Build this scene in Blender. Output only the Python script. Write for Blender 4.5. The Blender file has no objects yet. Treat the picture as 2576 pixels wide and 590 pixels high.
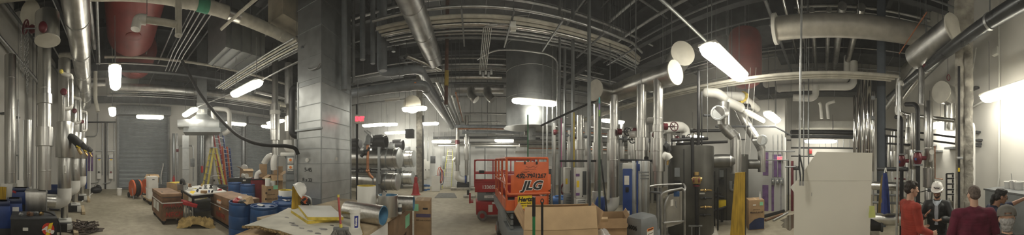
import bpy, bmesh, math, random
from math import sin, cos, pi, tan, atan2, sqrt, radians
from mathutils import Vector as V, Matrix as MX, Euler, noise as mnoise
R = random.Random(7)
SC = bpy.context.scene
COL = SC.collection
# ---------------------------------------------------------------- camera: a phone panorama is a cylinder
HC, F, X0, Y0 = 1.83, 570.0, 1190.0, 402.0     # camera height, pixels per radian, pixel facing +Y, horizon row
cam = bpy.data.cameras.new('camera'); camo = bpy.data.objects.new('camera', cam); COL.objects.link(camo)
cam.type = 'PANO'; cam.panorama_type = 'CENTRAL_CYLINDRICAL'
cam.central_cylindrical_range_u_min = -X0 / F
cam.central_cylindrical_range_u_max = (2576 - X0) / F
cam.central_cylindrical_range_v_min = -(590 - Y0) / F
cam.central_cylindrical_range_v_max = Y0 / F
cam.central_cylindrical_radius = 1.0
cam.clip_start = .05; cam.clip_end = 200
camo.location = (0, 0, HC); camo.rotation_euler = (pi / 2, 0, 0)
SC.camera = camo
def P(x, y, d):                 # the point seen at photo pixel (x, y), d metres away along the ground
    a = (x - X0) / F
    return V((d * sin(a), d * cos(a), HC + (Y0 - y) / F * d))
def PZ(x, y, z): return P(x, y, (z - HC) * F / (Y0 - y))
def G(x, y): return PZ(x, y, 0.0)
def A(x, d, z=0.0):             # a point on the ray of pixel column x, d metres out, at height z
    a = (x - X0) / F
    return V((d * sin(a), d * cos(a), z))
def face(p): return atan2(-p[0], p[1]) * 1.0   # rotation about z whose local +Y points away from the camera
# ---------------------------------------------------------------- materials
MATS = {}
def mat(name, col, rough=.5, metal=0.0, var=.12, scale=6.0, bump=0.0, bscale=40.0, stretch=(1, 1, 1), emit=0.0, alpha=1.0, trans=0.0, col2=None, coat=0.0, spec=.5):
    if name in MATS: return MATS[name]
    m = bpy.data.materials.new(name); m.use_nodes = True
    nt = m.node_tree; N = nt.nodes; L = nt.links; b = N['Principled BSDF']
    b.inputs['Roughness'].default_value = rough; b.inputs['Metallic'].default_value = metal
    b.inputs['Specular IOR Level'].default_value = spec
    b.inputs['Coat Weight'].default_value = coat
    c = (*col, 1)
    tc = N.new('ShaderNodeTexCoord'); mp = N.new('ShaderNodeMapping'); L.new(tc.outputs['Object'], mp.inputs['Vector'])
    mp.inputs['Scale'].default_value = stretch
    nz = N.new('ShaderNodeTexNoise'); nz.inputs['Scale'].default_value = scale; nz.inputs['Detail'].default_value = 5
    L.new(mp.outputs[0], nz.inputs['Vector'])
    rp = N.new('ShaderNodeValToRGB'); L.new(nz.outputs['Fac'], rp.inputs['Fac'])
    d = col2 if col2 else tuple(max(0, v * (1 - 2 * var)) for v in col)
    rp.color_ramp.elements[0].position = .32; rp.color_ramp.elements[1].position = .68
    rp.color_ramp.elements[0].color = (*d, 1)
    rp.color_ramp.elements[1].color = (*[min(1, v * (1 + var)) for v in col], 1)
    L.new(rp.outputs[0], b.inputs['Base Color'])
    if metal > .4:
        mr = N.new('ShaderNodeMapRange'); mr.inputs['To Min'].default_value = max(.05, rough - .08); mr.inputs['To Max'].default_value = min(1, rough + .12)
        L.new(nz.outputs['Fac'], mr.inputs['Value']); L.new(mr.outputs[0], b.inputs['Roughness'])
    if bump:
        n2 = N.new('ShaderNodeTexNoise'); n2.inputs['Scale'].default_value = bscale; n2.inputs['Detail'].default_value = 4
        L.new(mp.outputs[0], n2.inputs['Vector'])
        bp = N.new('ShaderNodeBump'); bp.inputs['Strength'].default_value = bump; bp.inputs['Distance'].default_value = .02
        L.new(n2.outputs['Fac'], bp.inputs['Height']); L.new(bp.outputs[0], b.inputs['Normal'])
    if emit:
        b.inputs['Emission Color'].default_value = c; b.inputs['Emission Strength'].default_value = emit
    if alpha < 1: b.inputs['Alpha'].default_value = alpha
    if trans: b.inputs['Transmission Weight'].default_value = trans
    MATS[name] = m
    return m
ALU = mat('aluminium jacket', (.60, .595, .57), .30, 1.0, .10, 5, .12, 60, (1, 1, .15))
ALUD = mat('dull aluminium', (.42, .42, .41), .42, .95, .14, 5, .1, 50)
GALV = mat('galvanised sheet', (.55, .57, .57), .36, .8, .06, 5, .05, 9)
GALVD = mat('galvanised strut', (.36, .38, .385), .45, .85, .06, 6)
STEEL = mat('grey steel', (.22, .23, .235), .5, .6, .12, 8)
COND = mat('grey conduit', (.46, .47, .47), .4, .8, .1, 9)
BLACK = mat('black iron', (.022, .022, .024), .5, .3, .2, 8)
DARK = mat('dark painted steel', (.05, .053, .058), .55, .2, .2, 5)
STRUCT = mat('structural steel', (.07, .074, .08), .6, .2, .2, 3)
GREYP = mat('grey painted pipe', (.24, .26, .28), .42, .1, .1, 5)
PVC = mat('white pipe jacket', (.70, .69, .65), .42, 0, .05, 4)
CREAM = mat('canvas pipe jacket', (.52, .50, .43), .7, 0, .10, 6, .1, 90)
CAP = mat('dusty end cap', (.58, .56, .49), .7, 0, .07, 4)
WHITE = mat('white board', (.74, .735, .69), .38, 0, .03, 3)
WHITEP = mat('white plastic', (.78, .77, .73), .35, 0, .04, 4)
IVORY = mat('ivory enclosure', (.62, .62, .58), .4, 0, .05, 4)
CARD = mat('cardboard', (.36, .235, .125), .8, 0, .10, 6, .05, 120)
CARD2 = mat('tan cardboard', (.47, .33, .19), .8, 0, .08, 5, .05, 120)
CARDD = mat('brown cardboard', (.22, .14, .078), .8, 0, .12, 5)
WOOD = mat('pale timber', (.46, .36, .22), .7, 0, .15, 5, .1, 40, (1, 8, 8))
RUST = mat('rusty brown steel', (.20, .105, .055), .65, .1, .25, 3.5, .1, 40)
RUSTT = mat('worn brown lid', (.27, .16, .09), .6, .1, .22, 3)
REDV = mat('red valve paint', (.13, .012, .022), .4, .1, .15, 9)
REDP = mat('red machine paint', (.42, .022, .025), .38, 0, .12, 4)
REDT = mat('red tank paint', (.19, .03, .026), .45, 0, .15, 2)
ORNG = mat('orange machine paint', (.60, .115, .03), .42, 0, .08, 4)
BLUE = mat('blue drum plastic', (.025, .085, .235), .42, 0, .12, 4)
BLUEP = mat('blue machine paint', (.02, .055, .22), .4, 0, .12, 4)
NAVY = mat('navy enamel', (.012, .025, .085), .35, 0, .15, 4)
YEL = mat('yellow fibreglass', (.66, .56, .12), .5, 0, .1, 6)
YELB = mat('yellow insulation', (.66, .50, .08), .85, 0, .15, 14, .2, 60)
YELD = mat('stained yellow board', (.52, .33, .03), .7, 0, .22, 5, .08, 40, (6, 6, .5))
BRASS = mat('brass', (.55, .38, .16), .35, 1.0, .12, 8)
COPPER = mat('copper', (.52, .24, .13), .38, 1.0, .14, 8)
RUBBER = mat('black rubber', (.018, .018, .018), .75, 0, .2, 8)
PURP = mat('purple paint', (.16, .085, .22), .65, 0, .2, 5)
CONC = mat('rough concrete', (.36, .34, .29), .9, 0, .22, 5, .7, 18)
DRYW = mat('drywall face', (.60, .58, .50), .8, 0, .12, 3)
GYPS = mat('crumbled board edge', (.34, .24, .11), .95, 0, .3, 30, .8, 50)
FOIL = mat('foil facing', (.66, .65, .62), .30, 1.0, .08, 30, .16, 140)
TEAL = mat('blue duct lining', (.10, .24, .38), .5, 0, .15, 8)
TARP = mat('tan canvas', (.34, .24, .09), .9, 0, .2, 7, .3, 40)
PAPER = mat('paper label', (.72, .70, .64), .7, 0, .03, 5)
LBLY = mat('yellow label', (.80, .58, .02), .6, 0, .03, 5)
LBLG = mat('green label', (.25, .58, .36), .6, 0, .05, 5)
LBLO = mat('orange label', (.85, .25, .05), .6, 0, .05, 5)
INK = mat('black ink', (.012, .012, .014), .6, 0, 0, 5)
INKD = mat('brown box print', (.07, .04, .025), .8, 0, .1, 9)
INKR = mat('red paint script', (.32, .035, .02), .6, 0, .15, 9)
INKW = mat('white lettering', (.82, .80, .76), .5, 0, .02, 5)
INKB = mat('blue print', (.02, .03, .25), .5, 0, .02, 5)
CHAR = mat('charcoal grey', (.055, .06, .065), .5, 0, .1, 6)
GRYB = mat('grey plastic', (.20, .215, .22), .5, 0, .08, 5)
CLEAR = mat('clear plastic', (.75, .76, .76), .15, 0, .03, 6, .5, 14, alpha=.45)
GLASSY = mat('gauge glass', (.75, .74, .68), .12, 0, .02, 5)
REDE = mat('lit exit letters', (1.0, .03, .06), .4, 0, 0, 5, emit=3.2)
LAMP = mat('lit lamp lens', (1.0, .95, .82), .3, 0, 0, 5, emit=30.0)
BOIL = mat('boiler casing', (.085, .083, .072), .42, .35, .15, 2.5)
GREEN = mat('green pole', (.02, .17, .06), .45, 0, .1, 6)
# ---------------------------------------------------------------- mesh builder
class MB:
    def __init__(s): s.v = []; s.f = []
    def add(s, vs, fs, M=None):
        o = len(s.v)
        s.v += [tuple(M @ V(p)) if M else tuple(p) for p in vs]
        s.f += [tuple(i + o for i in f) for f in fs]; return s
    def box(s, c, size, rz=0, bev=0.0, M=None, taper=1.0, rx=0, ry=0):
        hx, hy, hz = size[0] / 2, size[1] / 2, size[2] / 2
        T = MX.Translation(V(c)) @ Euler((rx, ry, rz)).to_matrix().to_4x4()
        if M: T = M @ T
        b = min(bev, hx * .9, hy * .9, hz * .9)
        if b <= 0:
            t = taper
            vs = [(-hx, -hy, -hz), (hx, -hy, -hz), (hx, hy, -hz), (-hx, hy, -hz), (-hx * t, -hy * t, hz), (hx * t, -hy * t, hz), (hx * t, hy * t, hz), (-hx * t, hy * t, hz)]
            return s.add(vs, [(3, 2, 1, 0), (4, 5, 6, 7), (0, 1, 5, 4), (1, 2, 6, 5), (2, 3, 7, 6), (3, 0, 4, 7)], T)
        bm = bmesh.new(); bmesh.ops.create_cube(bm, size=1.0)
        for v in bm.verts:
            k = taper if v.co.z > 0 else 1
            v.co = V((v.co.x * size[0] * k, v.co.y * size[1] * k, v.co.z * size[2]))
        bmesh.ops.bevel(bm, geom=bm.edges[:], offset=b, segments=2, affect='EDGES', profile=.6)
        bm.verts.index_update()
        s.add([v.co[:] for v in bm.verts], [[v.index for v in f.verts] for f in bm.faces], T); bm.free(); return s
    def cyl(s, p0, p1, r, n=16, r2=None, caps=True):
        p0 = V(p0); p1 = V(p1); r2 = r if r2 is None else r2
        q = (p1 - p0).to_track_quat('Z', 'Y').to_matrix(); o = len(s.v)
        for p, rr in ((p0, r), (p1, r2)):
            for i in range(n):
                a = 2 * pi * i / n; s.v.append(tuple(p + q @ V((rr * cos(a), rr * sin(a), 0))))
        for i in range(n):
            j = (i + 1) % n; s.f.append((o + i, o + j, o + n + j, o + n + i))
        if caps: s.f.append(tuple(o + i for i in range(n - 1, -1, -1))); s.f.append(tuple(o + n + i for i in range(n)))
        return s
    def tube(s, pts, r, n=10, bend=0.0, seg=5, caps=True, closed=False, rr=None):
        pts = [V(p) for p in pts]
        if bend > 0 and len(pts) > 2:
            out = [pts[0]]
            for a, b, c in zip(pts, pts[1:], pts[2:]):
                u = (a - b); w = (c - b); k = min(bend, u.length * .49, w.length * .49)
                u = b + u.normalized() * k; w = b + w.normalized() * k
                for i in range(seg + 1):
                    t = i / seg; out.append(u * (1 - t) ** 2 + b * 2 * t * (1 - t) + w * t * t)
            out.append(pts[-1]); pts = out
        m = len(pts); o = len(s.v)
        up = None
        for k in range(m):
            if closed: t = pts[(k + 1) % m] - pts[k - 1]
            else: t = pts[min(k + 1, m - 1)] - pts[max(k - 1, 0)]
            t = t.normalized() if t.length > 1e-9 else V((0, 0, 1))
            if up is None:
                up = V((0, 0, 1)) if abs(t.z) < .9 else V((1, 0, 0))
            up = (up - t * up.dot(t)); up = up.normalized() if up.length > 1e-6 else t.orthogonal().normalized()
            sd = t.cross(up); rk = rr[min(k, len(rr) - 1)] if rr else r
            for i in range(n):
                a = 2 * pi * i / n; s.v.append(tuple(pts[k] + (up * cos(a) + sd * sin(a)) * rk))
        for k in range(m if closed else m - 1):
            k2 = (k + 1) % m
            for i in range(n):
                j = (i + 1) % n; s.f.append((o + k * n + i, o + k2 * n + i, o + k2 * n + j, o + k * n + j))
        if caps and not closed:
            s.f.append(tuple(o + i for i in range(n))); s.f.append(tuple(o + (m - 1) * n + i for i in range(n - 1, -1, -1)))
        return s
    def lathe(s, prof, c=(0, 0, 0), n=24, axis=(0, 0, 1), caps=True):
        q = V(axis).to_track_quat('Z', 'Y').to_matrix(); o = len(s.v); m = len(prof); c = V(c)
        for r, z in prof:
            for i in range(n):
                a = 2 * pi * i / n; s.v.append(tuple(c + q @ V((r * cos(a), r * sin(a), z))))
        for k in range(m - 1):
            for i in range(n):
                j = (i + 1) % n; s.f.append((o + k * n + i, o + k * n + j, o + (k + 1) * n + j, o + (k + 1) * n + i))
        if caps:
            s.f.append(tuple(o + i for i in range(n - 1, -1, -1))); s.f.append(tuple(o + (m - 1) * n + i for i in range(n)))
        return s
    def ball(s, c, r, sc=(1, 1, 1), n=16, m=10, M=None):
        vs = []; fs = []
        for k in range(m + 1):
            t = pi * k / m
            for i in range(n):
                a = 2 * pi * i / n; vs.append((c[0] + r * sc[0] * sin(t) * cos(a), c[1] + r * sc[1] * sin(t) * sin(a), c[2] + r * sc[2] * cos(t)))
        for k in range(m):
            for i in range(n):
                j = (i + 1) % n; fs.append((k * n + i, (k + 1) * n + i, (k + 1) * n + j, k * n + j))
        return s.add(vs, fs, M)
    def capsule(s, p0, p1, r0, r1, n=14, m=5):
        p0 = V(p0); p1 = V(p1); ax = p1 - p0; L = ax.length
        prof = [(max(1e-4, r0 * cos(t)), r0 * sin(t)) for t in [-pi / 2 + pi / 2 * i / m for i in range(m)]]
        prof += [(r0, 0), (r1, L)] + [(max(1e-4, r1 * cos(t)), L + r1 * sin(t)) for t in [pi / 2 * i / m for i in range(1, m + 1)]]
        return s.lathe(prof, p0, n, ax)
    def prism(s, pts, z0, z1, M=None):
        n = len(pts); vs = [(x, y, z0) for x, y in pts] + [(x, y, z1) for x, y in pts]
        return s.add(vs, [tuple(range(n - 1, -1, -1)), tuple(range(n, 2 * n))] + [(i, (i + 1) % n, n + (i + 1) % n, n + i) for i in range(n)], M)
    def slab(s, corners, t):                         # a flat quad or polygon given in the world, with a thickness
        c = [V(p) for p in corners]; n = len(c); nn = V((0, 0, 0))
        for i in range(n): nn += (c[i] - c[0]).cross(c[(i + 1) % n] - c[0])
        if nn.z < -1e-9: c.reverse(); nn = -nn
        nn = nn.normalized() * abs(t)
        return s.add([p for p in c] + [p - nn for p in c], [tuple(range(n)), tuple(range(2 * n - 1, n - 1, -1))] + [(i, n + i, n + (i + 1) % n, (i + 1) % n) for i in range(n)])
    def flange(s, c, ax, r, t, n=20): 
        ax = V(ax).normalized() * t / 2; c = V(c); return s.cyl(c - ax, c + ax, r, n)
def tagp(o, label=None, cat=None, group=None, kind=None):
    if label: o['label'] = label
    if cat: o['category'] = cat
    if group: o['group'] = group
    if kind: o['kind'] = kind
    return o
def root(name, label, cat, loc=(0, 0, 0), rz=0, group=None):
    o = bpy.data.objects.new(name, None); COL.objects.link(o); o.empty_display_size = .1
    o.location = loc; o.rotation_euler = (0, 0, rz)
    o.matrix_world = MX.Translation(V(loc)) @ MX.Rotation(rz, 4, 'Z')
    return tagp(o, label, cat, group)
def put(name, mb, m, parent=None, label=None, world=False, smooth=38, kind=None):
    me = bpy.data.meshes.new(name)
    vs = mb.v
    loc = None
    if parent is None:
        xs = [v[0] for v in vs]; ys = [v[1] for v in vs]; zs = [v[2] for v in vs]
        loc = V(((min(xs) + max(xs)) / 2, (min(ys) + max(ys)) / 2, min(zs)))
        vs = [tuple(V(v) - loc) for v in vs]
    elif world:
        I = WM(parent).inverted(); vs = [tuple(I @ V(v)) for v in vs]
    me.from_pydata(vs, [], mb.f); me.update()
    me.materials.append(m)
    if smooth:
        me.polygons.foreach_set('use_smooth', [True] * len(me.polygons))
        me.set_sharp_from_angle(angle=radians(smooth))
    o = bpy.data.objects.new(name, me); COL.objects.link(o)
    if loc is not None: o.location = loc
    if parent: o.parent = parent
    if label: o['label'] = label
    if kind: o['kind'] = kind
    return o
def WM(o):
    M = MX.Translation(o.location) @ o.rotation_euler.to_matrix().to_4x4()
    return WM(o.parent) @ M if o.parent else M
def solo(name, mb, m, label, cat, group=None, kind=None, smooth=38):
    return tagp(put(name, mb, m, None, smooth=smooth), label, cat, group, kind)
def struct(name, mb, m, smooth=38, parent=None):
    o = put(name, mb, m, parent, smooth=smooth)
    if not parent: o['kind'] = 'structure'
    return o
def dup(o, loc=None, rz=None, label=None, parent=None):
    c = o.copy(); COL.objects.link(c)
    if parent: c.parent = parent
    if loc is not None: c.location = loc
    if rz is not None: c.rotation_euler = (0, 0, rz)
    if label: c['label'] = label
    for k in [x for x in bpy.data.objects if x.parent == o]: dup(k, parent=c)
    return c
def text(name, s, size, m, parent, loc, rot, bold=0.0, shear=0.0, sx=1.0, align='CENTER', world=False, ext=.0015):
    cu = bpy.data.curves.new(name, 'FONT'); cu.body = s; cu.size = size; cu.align_x = align; cu.align_y = 'CENTER'
    cu.extrude = ext; cu.offset = bold; cu.shear = shear; cu.resolution_u = 3
    t = bpy.data.objects.new('tmp_text', cu); COL.objects.link(t)
    dg = bpy.context.evaluated_depsgraph_get(); me = bpy.data.meshes.new_from_object(t.evaluated_get(dg))
    COL.objects.unlink(t); bpy.data.objects.remove(t)
    T = MX.Translation(V(loc)) @ (rot.to_4x4() if isinstance(rot, MX) else Euler(rot).to_matrix().to_4x4()) @ MX.Diagonal((sx, 1, 1, 1))
    if world and parent: T = WM(parent).inverted() @ T
    me.transform(T); me.materials.clear(); me.materials.append(m); me.name = name
    o = bpy.data.objects.new(name, me); COL.objects.link(o)
    if parent: o.parent = parent
    return o
def facing(nrm):                 # rotation that lays text in the plane with normal nrm, upright
    n = V(nrm).normalized(); up = V((0, 0, 1)); x = up.cross(n).normalized(); y = n.cross(x)
    return MX((x, y, n)).transposed()
def ring(c, r, t, ax, n=24, k=8):
    q = V(ax).to_track_quat('Z', 'Y').to_matrix()
    return [V(c) + q @ V((r * cos(2 * pi * i / n), r * sin(2 * pi * i / n), 0)) for i in range(n)]
# ---------------------------------------------------------------- the room
XL, XR, YB, YF, ZC = -14.3, 11.8, -3.7, 15.6, 7.7
def floor_mat():
    m = bpy.data.materials.new('worn concrete floor'); m.use_nodes = True; nt = m.node_tree; N = nt.nodes; L = nt.links; b = N['Principled BSDF']
    tc = N.new('ShaderNodeTexCoord')
    def nz(s, d=6): 
        n = N.new('ShaderNodeTexNoise'); n.inputs['Scale'].default_value = s; n.inputs['Detail'].default_value = d; L.new(tc.outputs['Object'], n.inputs['Vector']); return n
    def ramp(n, p0, c0, p1, c1):
        r = N.new('ShaderNodeValToRGB'); e = r.color_ramp.elements; e[0].position = p0; e[0].color = (*c0, 1); e[1].position = p1; e[1].color = (*c1, 1); L.new(n.outputs['Fac'], r.inputs['Fac']); return r
    a = ramp(nz(.55), .3, (.25, .225, .16), .7, (.40, .36, .275)); c = ramp(nz(5, 8), .35, (.62, .6, .56), .62, (1, 1, 1)); e = ramp(nz(40, 3), .3, (.8, .8, .8), .6, (1, 1, 1))
    m1 = N.new('ShaderNodeMixRGB'); m1.blend_type = 'MULTIPLY'; m1.inputs[0].default_value = .55; L.new(a.outputs[0], m1.inputs[1]); L.new(c.outputs[0], m1.inputs[2])
    m2 = N.new('ShaderNodeMixRGB'); m2.blend_type = 'MULTIPLY'; m2.inputs[0].default_value = .4; L.new(m1.outputs[0], m2.inputs[1]); L.new(e.outputs[0], m2.inputs[2])
    L.new(m2.outputs[0], b.inputs['Base Color']); b.inputs['Roughness'].default_value = .62
    return m
struct('floor', MB().box(((XL + XR) / 2, (YB + YF) / 2, -.1), (XR - XL + .6, YF - YB + .6, .2)), floor_mat())
WALLP = mat('painted wall', (.60, .59, .55), .75, 0, .04, 1.2)
WALLG = mat('grey block wall', (.42, .42, .40), .8, 0, .06, 1.2)
WALLS = mat('ribbed white liner', (.66, .67, .66), .55, 0, .04, 2)
DECK = mat('roof deck', (.05, .053, .058), .7, .1, .2, 1.5)
DOORM = mat('roll door slats', (.30, .325, .34), .5, .3, .06, 3)
struct('ceiling', MB().box(((XL + XR) / 2, (YB + YF) / 2, ZC + .1), (XR - XL + .6, YF - YB + .6, .2)), DECK)
struct('wall_garage', MB().box((XL - .15, (YB + YF) / 2, ZC / 2), (.3, YF - YB + .6, ZC)), WALLP)
struct('wall_near', MB().box(((XL + XR) / 2, YB - .15, ZC / 2), (XR - XL, .3, ZC)), WALLP)
mb = MB(); mb.box(((XL + XR) / 2, YF + .15, ZC / 2), (XR - XL, .3, ZC))
for i in range(60):
    x = XL + .25 + i * .42
    if x < XR: mb.box((x, YF - .012, ZC / 2), (.07, .024, ZC))
struct('wall_far', mb, WALLS)
struct('wall_boiler_room', MB().box((XR + .15, (YB + YF) / 2, ZC / 2), (.3, YF - YB + .6, ZC)), WALLP)
struct('wall_purple_pier', MB().box((8.05, 2.6, 2.0), (.34, 2.1, 4.0)), WALLG)
# roof joists and purlins belong to the shell
mb = MB()
for i in range(14):
    mb.box((XL + 1 + i * 1.9, (YB + YF) / 2, ZC - .30), (.13, YF - YB, .05)); mb.box((XL + 1 + i * 1.9, (YB + YF) / 2, ZC - .03), (.13, YF - YB, .05)); mb.box((XL + 1 + i * 1.9, (YB + YF) / 2, ZC - .165), (.02, YF - YB, .27))
for j in range(6): mb.box(((XL + XR) / 2, YB + 1.7 + j * 3.2, ZC - .5), (XR - XL, .16, .36))
struct('trim_1', mb, STRUCT)
# three roll-up doors
def roll_door(i, y0, y1, h):
    mb = MB(); n = int(h / .085)
    for k in range(n):
        z = .02 + k * (h - .02) / n; s = (h - .02) / n
        mb.add([(XL + .045, y0, z), (XL + .045, y1, z), (XL + .075, y0, z + s * .5), (XL + .075, y1, z + s * .5), (XL + .045, y0, z + s), (XL + .045, y1, z + s)], [(0, 1, 3, 2), (2, 3, 5, 4)])
    d = put('door_%d' % i, mb, DOORM, None, smooth=0); d['kind'] = 'structure'
    g = MB()
    for y in (y0 - .06, y1 + .06): g.box((XL + .09, y, h / 2 + .05), (.16, .13, h + .1))
    g.box((XL + .1, (y0 + y1) / 2, .06), (.09, y1 - y0, .1), bev=.01)
    put('guide_rail', g, STEEL, d, world=True)
    h2 = MB(); h2.box((XL + .3, (y0 + y1) / 2, h + .28), (.55, y1 - y0 + .3, .55), bev=.06); put('hood', h2, STEEL, d, world=True)
roll_door(1, .12, 3.2, 4.6); roll_door(2, 5.5, 8.7, 4.5); roll_door(3, 9.15, 11.5, 4.5)
# ---------------------------------------------------------------- lamps: vapour-tight strip fixtures
def lamp(c, ang, L, label, w=.30, h=.13, drop=1.2, group='ceiling strip lamps', s=1):
    r = root('strip_lamp', label, 'lamp', c, ang, group)
    prof = []; n = 14; mb = MB(); st = [(-.5, .25), (-.49, .6), (-.46, .85), (-.40, 1), (.40, 1), (.46, .85), (.49, .6), (.5, .25)]
    for t, k in st:
        for i in range(n):
            a = pi + pi * i / (n - 1); mb.v.append((t * L, w / 2 * k * cos(a), h * k * sin(a)))
    for q in range(len(st) - 1):
        for i in range(n - 1): a = q * n + i; mb.f.append((a, a + n, a + n + 1, a + 1))
    mb.f.append(tuple(range(n))); mb.f.append(tuple(range(len(st) * n - 1, (len(st) - 1) * n - 1, -1)))
    put('lamp_lens', mb, LAMP, r)
    b = MB(); b.box((0, 0, .03), (L * .98, w * .9, .055), bev=.02); put('lamp_housing', b, IVORY, r)
    for t in (-.38, .38): put('hanger_rod', MB().cyl((t * L, 0, .05), (t * L, 0, drop), .008, 6), STEEL, r)
    return r
ZL = 3.9
lamp((-5.7, -.05, ZL), 0, 1.5, 'strip lamp seen end-on below the red suspended tank, nearer of two')
lamp((-9.6, -.2, ZL), 0, 1.3, 'strip lamp seen end-on above the wall control panels')
lamp((-10.6, 1.55, ZL), pi / 2, 1.3, 'horizontal strip lamp in front of the first roll-up door')
lamp((-5.5, 3.5, ZL), 0, 1.45, 'large strip lamp above the blue drums and worktable')
lamp((-9.2, 3.05, ZL), 0, 1.5, 'strip lamp beside the hanging galvanised hood')
lamp((-11.0, 6.35, ZL), pi / 2, 1.3, 'strip lamp in front of the second roll-up door')
lamp((-9.3, 7.8, ZL), 0, 1.3, 'strip lamp beside the tall aluminium pipe left of the big duct, brighter one')
lamp((-10.9, 8.7, ZL), pi / 2, 1.2, 'small strip lamp before the third roll-up door')
lamp((-5.6, 11.9, ZL), 0, 1.4, 'strip lamp just right of the exit sign over the chillers')
lamp((-4.7, 12.4, 3.95), 0, .8, 'short strip lamp next to the lamp over the chillers')
lamp((-5.0, 14.2, 3.7), 0, 1.6, 'strip lamp close to the white ribbed wall behind the chillers')
lamp((-2.3, 8.7, ZL), 0, 1.0, 'strip lamp below the grey pipe elbows')
lamp((-2.35, 12.4, ZL), 0, .9, 'small strip lamp under the pipe rack beyond the grey elbows')
lamp((-1.95, 13.9, 3.02), 0, 1.2, 'low strip lamp above the yellow stepladder')
lamp((1.9, 13.6, 3.05), 0, 1.2, 'low strip lamp above the red scissor lift')
lamp((2.1, 7.5, 3.85), .05, 1.6, 'bright strip lamp in front of the round hanging duct', w=.36)
lamp((6.4, 9.0, 3.75), 0, 1.3, 'strip lamp behind the aluminium risers')
lamp((4.35, 2.1, ZL), 0, 1.75, 'largest strip lamp hanging over the boilers', w=.42, h=.17)
lamp((6.9, 1.75, 3.2), 0, 1.3, 'strip lamp above the wall with purple stripes')
lamp((3.1, -3.2, 3.22), 0, 1.7, 'bright strip lamp by the white wall over the people', w=.34)
lamp((6.55, -3.3, 2.98), 0, 1.0, 'strip lamp behind the concrete column lighting the white wall')
lamp((10.6, .4, 2.75), pi / 2, 1.5, 'strip lamp behind the white panel board at the far wall')
lamp((7.6, 10.5, 3.2), 0, 1.1, 'small strip lamp beyond the boiler pipework')
lamp((10.0, 6.6, 3.1), 0, 1.1, 'small strip lamp behind the boiler flue')
lamp((.3, .9, ZL), 0, 1.45, 'strip lamp hanging over the middle of the hall, in line with the boiler lamp')
class FR:                        # a frame standing at pixel column x, d metres out: local x to the right, y away, z up
    def __init__(s, x, d): s.x, s.d = x, d; s.loc = A(x, d); s.rz = -(x - X0) / F
    def __call__(s, px, py, dy=0.0):
        a = (px - s.x) / F; return V(((s.d + dy) * tan(a), dy, HC + (Y0 - py) / F * (s.d + dy) / cos(a)))
    def w(s, n): return n * s.d / F                 # n pixels in metres at this distance
    def root(s, name, label, cat, group=None): return root(name, label, cat, s.loc, s.rz, group)
def riser(name, label, x, d, segs, m=ALU, group=None, cat='pipe', n=24):
    f = FR(x, d); r = f.root(name, label, cat, group)
    for s in segs:
        yt, yb, w, nm = s[:4]; mm = s[4] if len(s) > 4 else m
        a = f(x, yb); b = f(x, yt); a.z = max(a.z, 0.0)
        k = f.w(w) / 2
        mb = MB(); h = b.z - a.z; 
        mb.lathe([(k * .97, a.z), (k, a.z + .004), (k, b.z - .004), (k * .97, b.z)], n=n)
        t = a.z + .45
        while t < b.z - .2 and w > 14: mb.lathe([(k, t - .012), (k * 1.012, t - .006), (k * 1.012, t + .006), (k, t + .012)], n=n, caps=False); t += .95
        put(nm, mb, mm, r)
    return r, f
def pipe(name, label, pts, rad, m, bend=0.0, cat='pipe', group=None, n=14, bands=0, bm=None, bname='band'):
    mb = MB(); mb.tube(pts, rad, n, bend)
    if not bands: return solo(name, mb, m, label, cat, group)
    r = root(name, label, cat, V(pts[0]), 0, group)
    put(name + '_run' if False else 'pipe_run', mb, m, r, world=True)
    a, b = V(pts[0]), V(pts[1])
    for i in range(bands):
        c = a.lerp(b, (i + .5) / bands); put(bname, MB().flange(c, b - a, rad * 1.06, .05, 20), bm or m, r, world=True)
    return r
def handwheel(r, name, c, ax, rad, m, world=False):
    mb = MB(); mb.tube(ring(c, rad, 0, ax, 20), rad * .13, 7, closed=True, caps=False)
    q = V(ax).to_track_quat('Z', 'Y').to_matrix()
    for i in range(5):
        a = 2 * pi * i / 5; mb.cyl(c, V(c) + q @ V((rad * cos(a), rad * sin(a), 0)), rad * .09, 6)
    mb.ball(c, rad * .2, n=8, m=6)
    return put(name, mb, m, r, world=world)
def caster(r, x, y, rad=.06, w=.04, m=RUBBER):
    mb = MB(); mb.lathe([(rad * .8, -w / 2), (rad, -w / 4), (rad, w / 4), (rad * .8, w / 2)], (x, y, rad), 16, (1, 0, 0))
    c = put('caster', mb, m, r)
    put('caster_fork', MB().box((x, y, rad * 1.55), (w * 1.6, rad * .5, rad * .9)).box((x, y, rad * 2.05), (w * 2, rad * 1.4, .012)), STEEL, c)
def carton(label, loc, rz, size, m=CARD, flaps=(), name='carton', group=None, cat='carton', tape=True, open_top=False):
    sx, sy, sz = size; r = root(name, label, cat, loc, rz, group); t = .008
    if open_top:
        mb = MB(); mb.box((0, 0, t / 2), (sx, sy, t))
        for s in (-1, 1): mb.box((s * (sx / 2 - t / 2), 0, sz / 2), (t, sy, sz)); mb.box((0, s * (sy / 2 - t / 2), sz / 2), (sx - 2 * t, t, sz))
    else: mb = MB().box((0, 0, sz / 2), (sx, sy, sz), bev=.006)
    put('carton_body', mb, m, r)
    for side, ang, ln in flaps:              # side: 0 -y, 1 +x, 2 +y, 3 -x ; ang 0 = upright, 90 = outwards flat
        a = radians(ang); w_ = sx if side in (0, 2) else sy; o = sy / 2 if side in (0, 2) else sx / 2
        f = MB(); M = MX.Rotation((side) * pi / 2, 4, 'Z') @ MX.Translation((0, -o, sz)) @ MX.Rotation(a, 4, 'X')
        f.box((0, 0, ln / 2), (w_ * .98, t, ln), M=M); put('flap', f, m, r)
    if tape and not open_top: put('packing_tape', MB().box((0, 0, sz + .001), (.05, sy * .98, .003)), CARD2, r)
    return r
YB = -3.7
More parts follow.
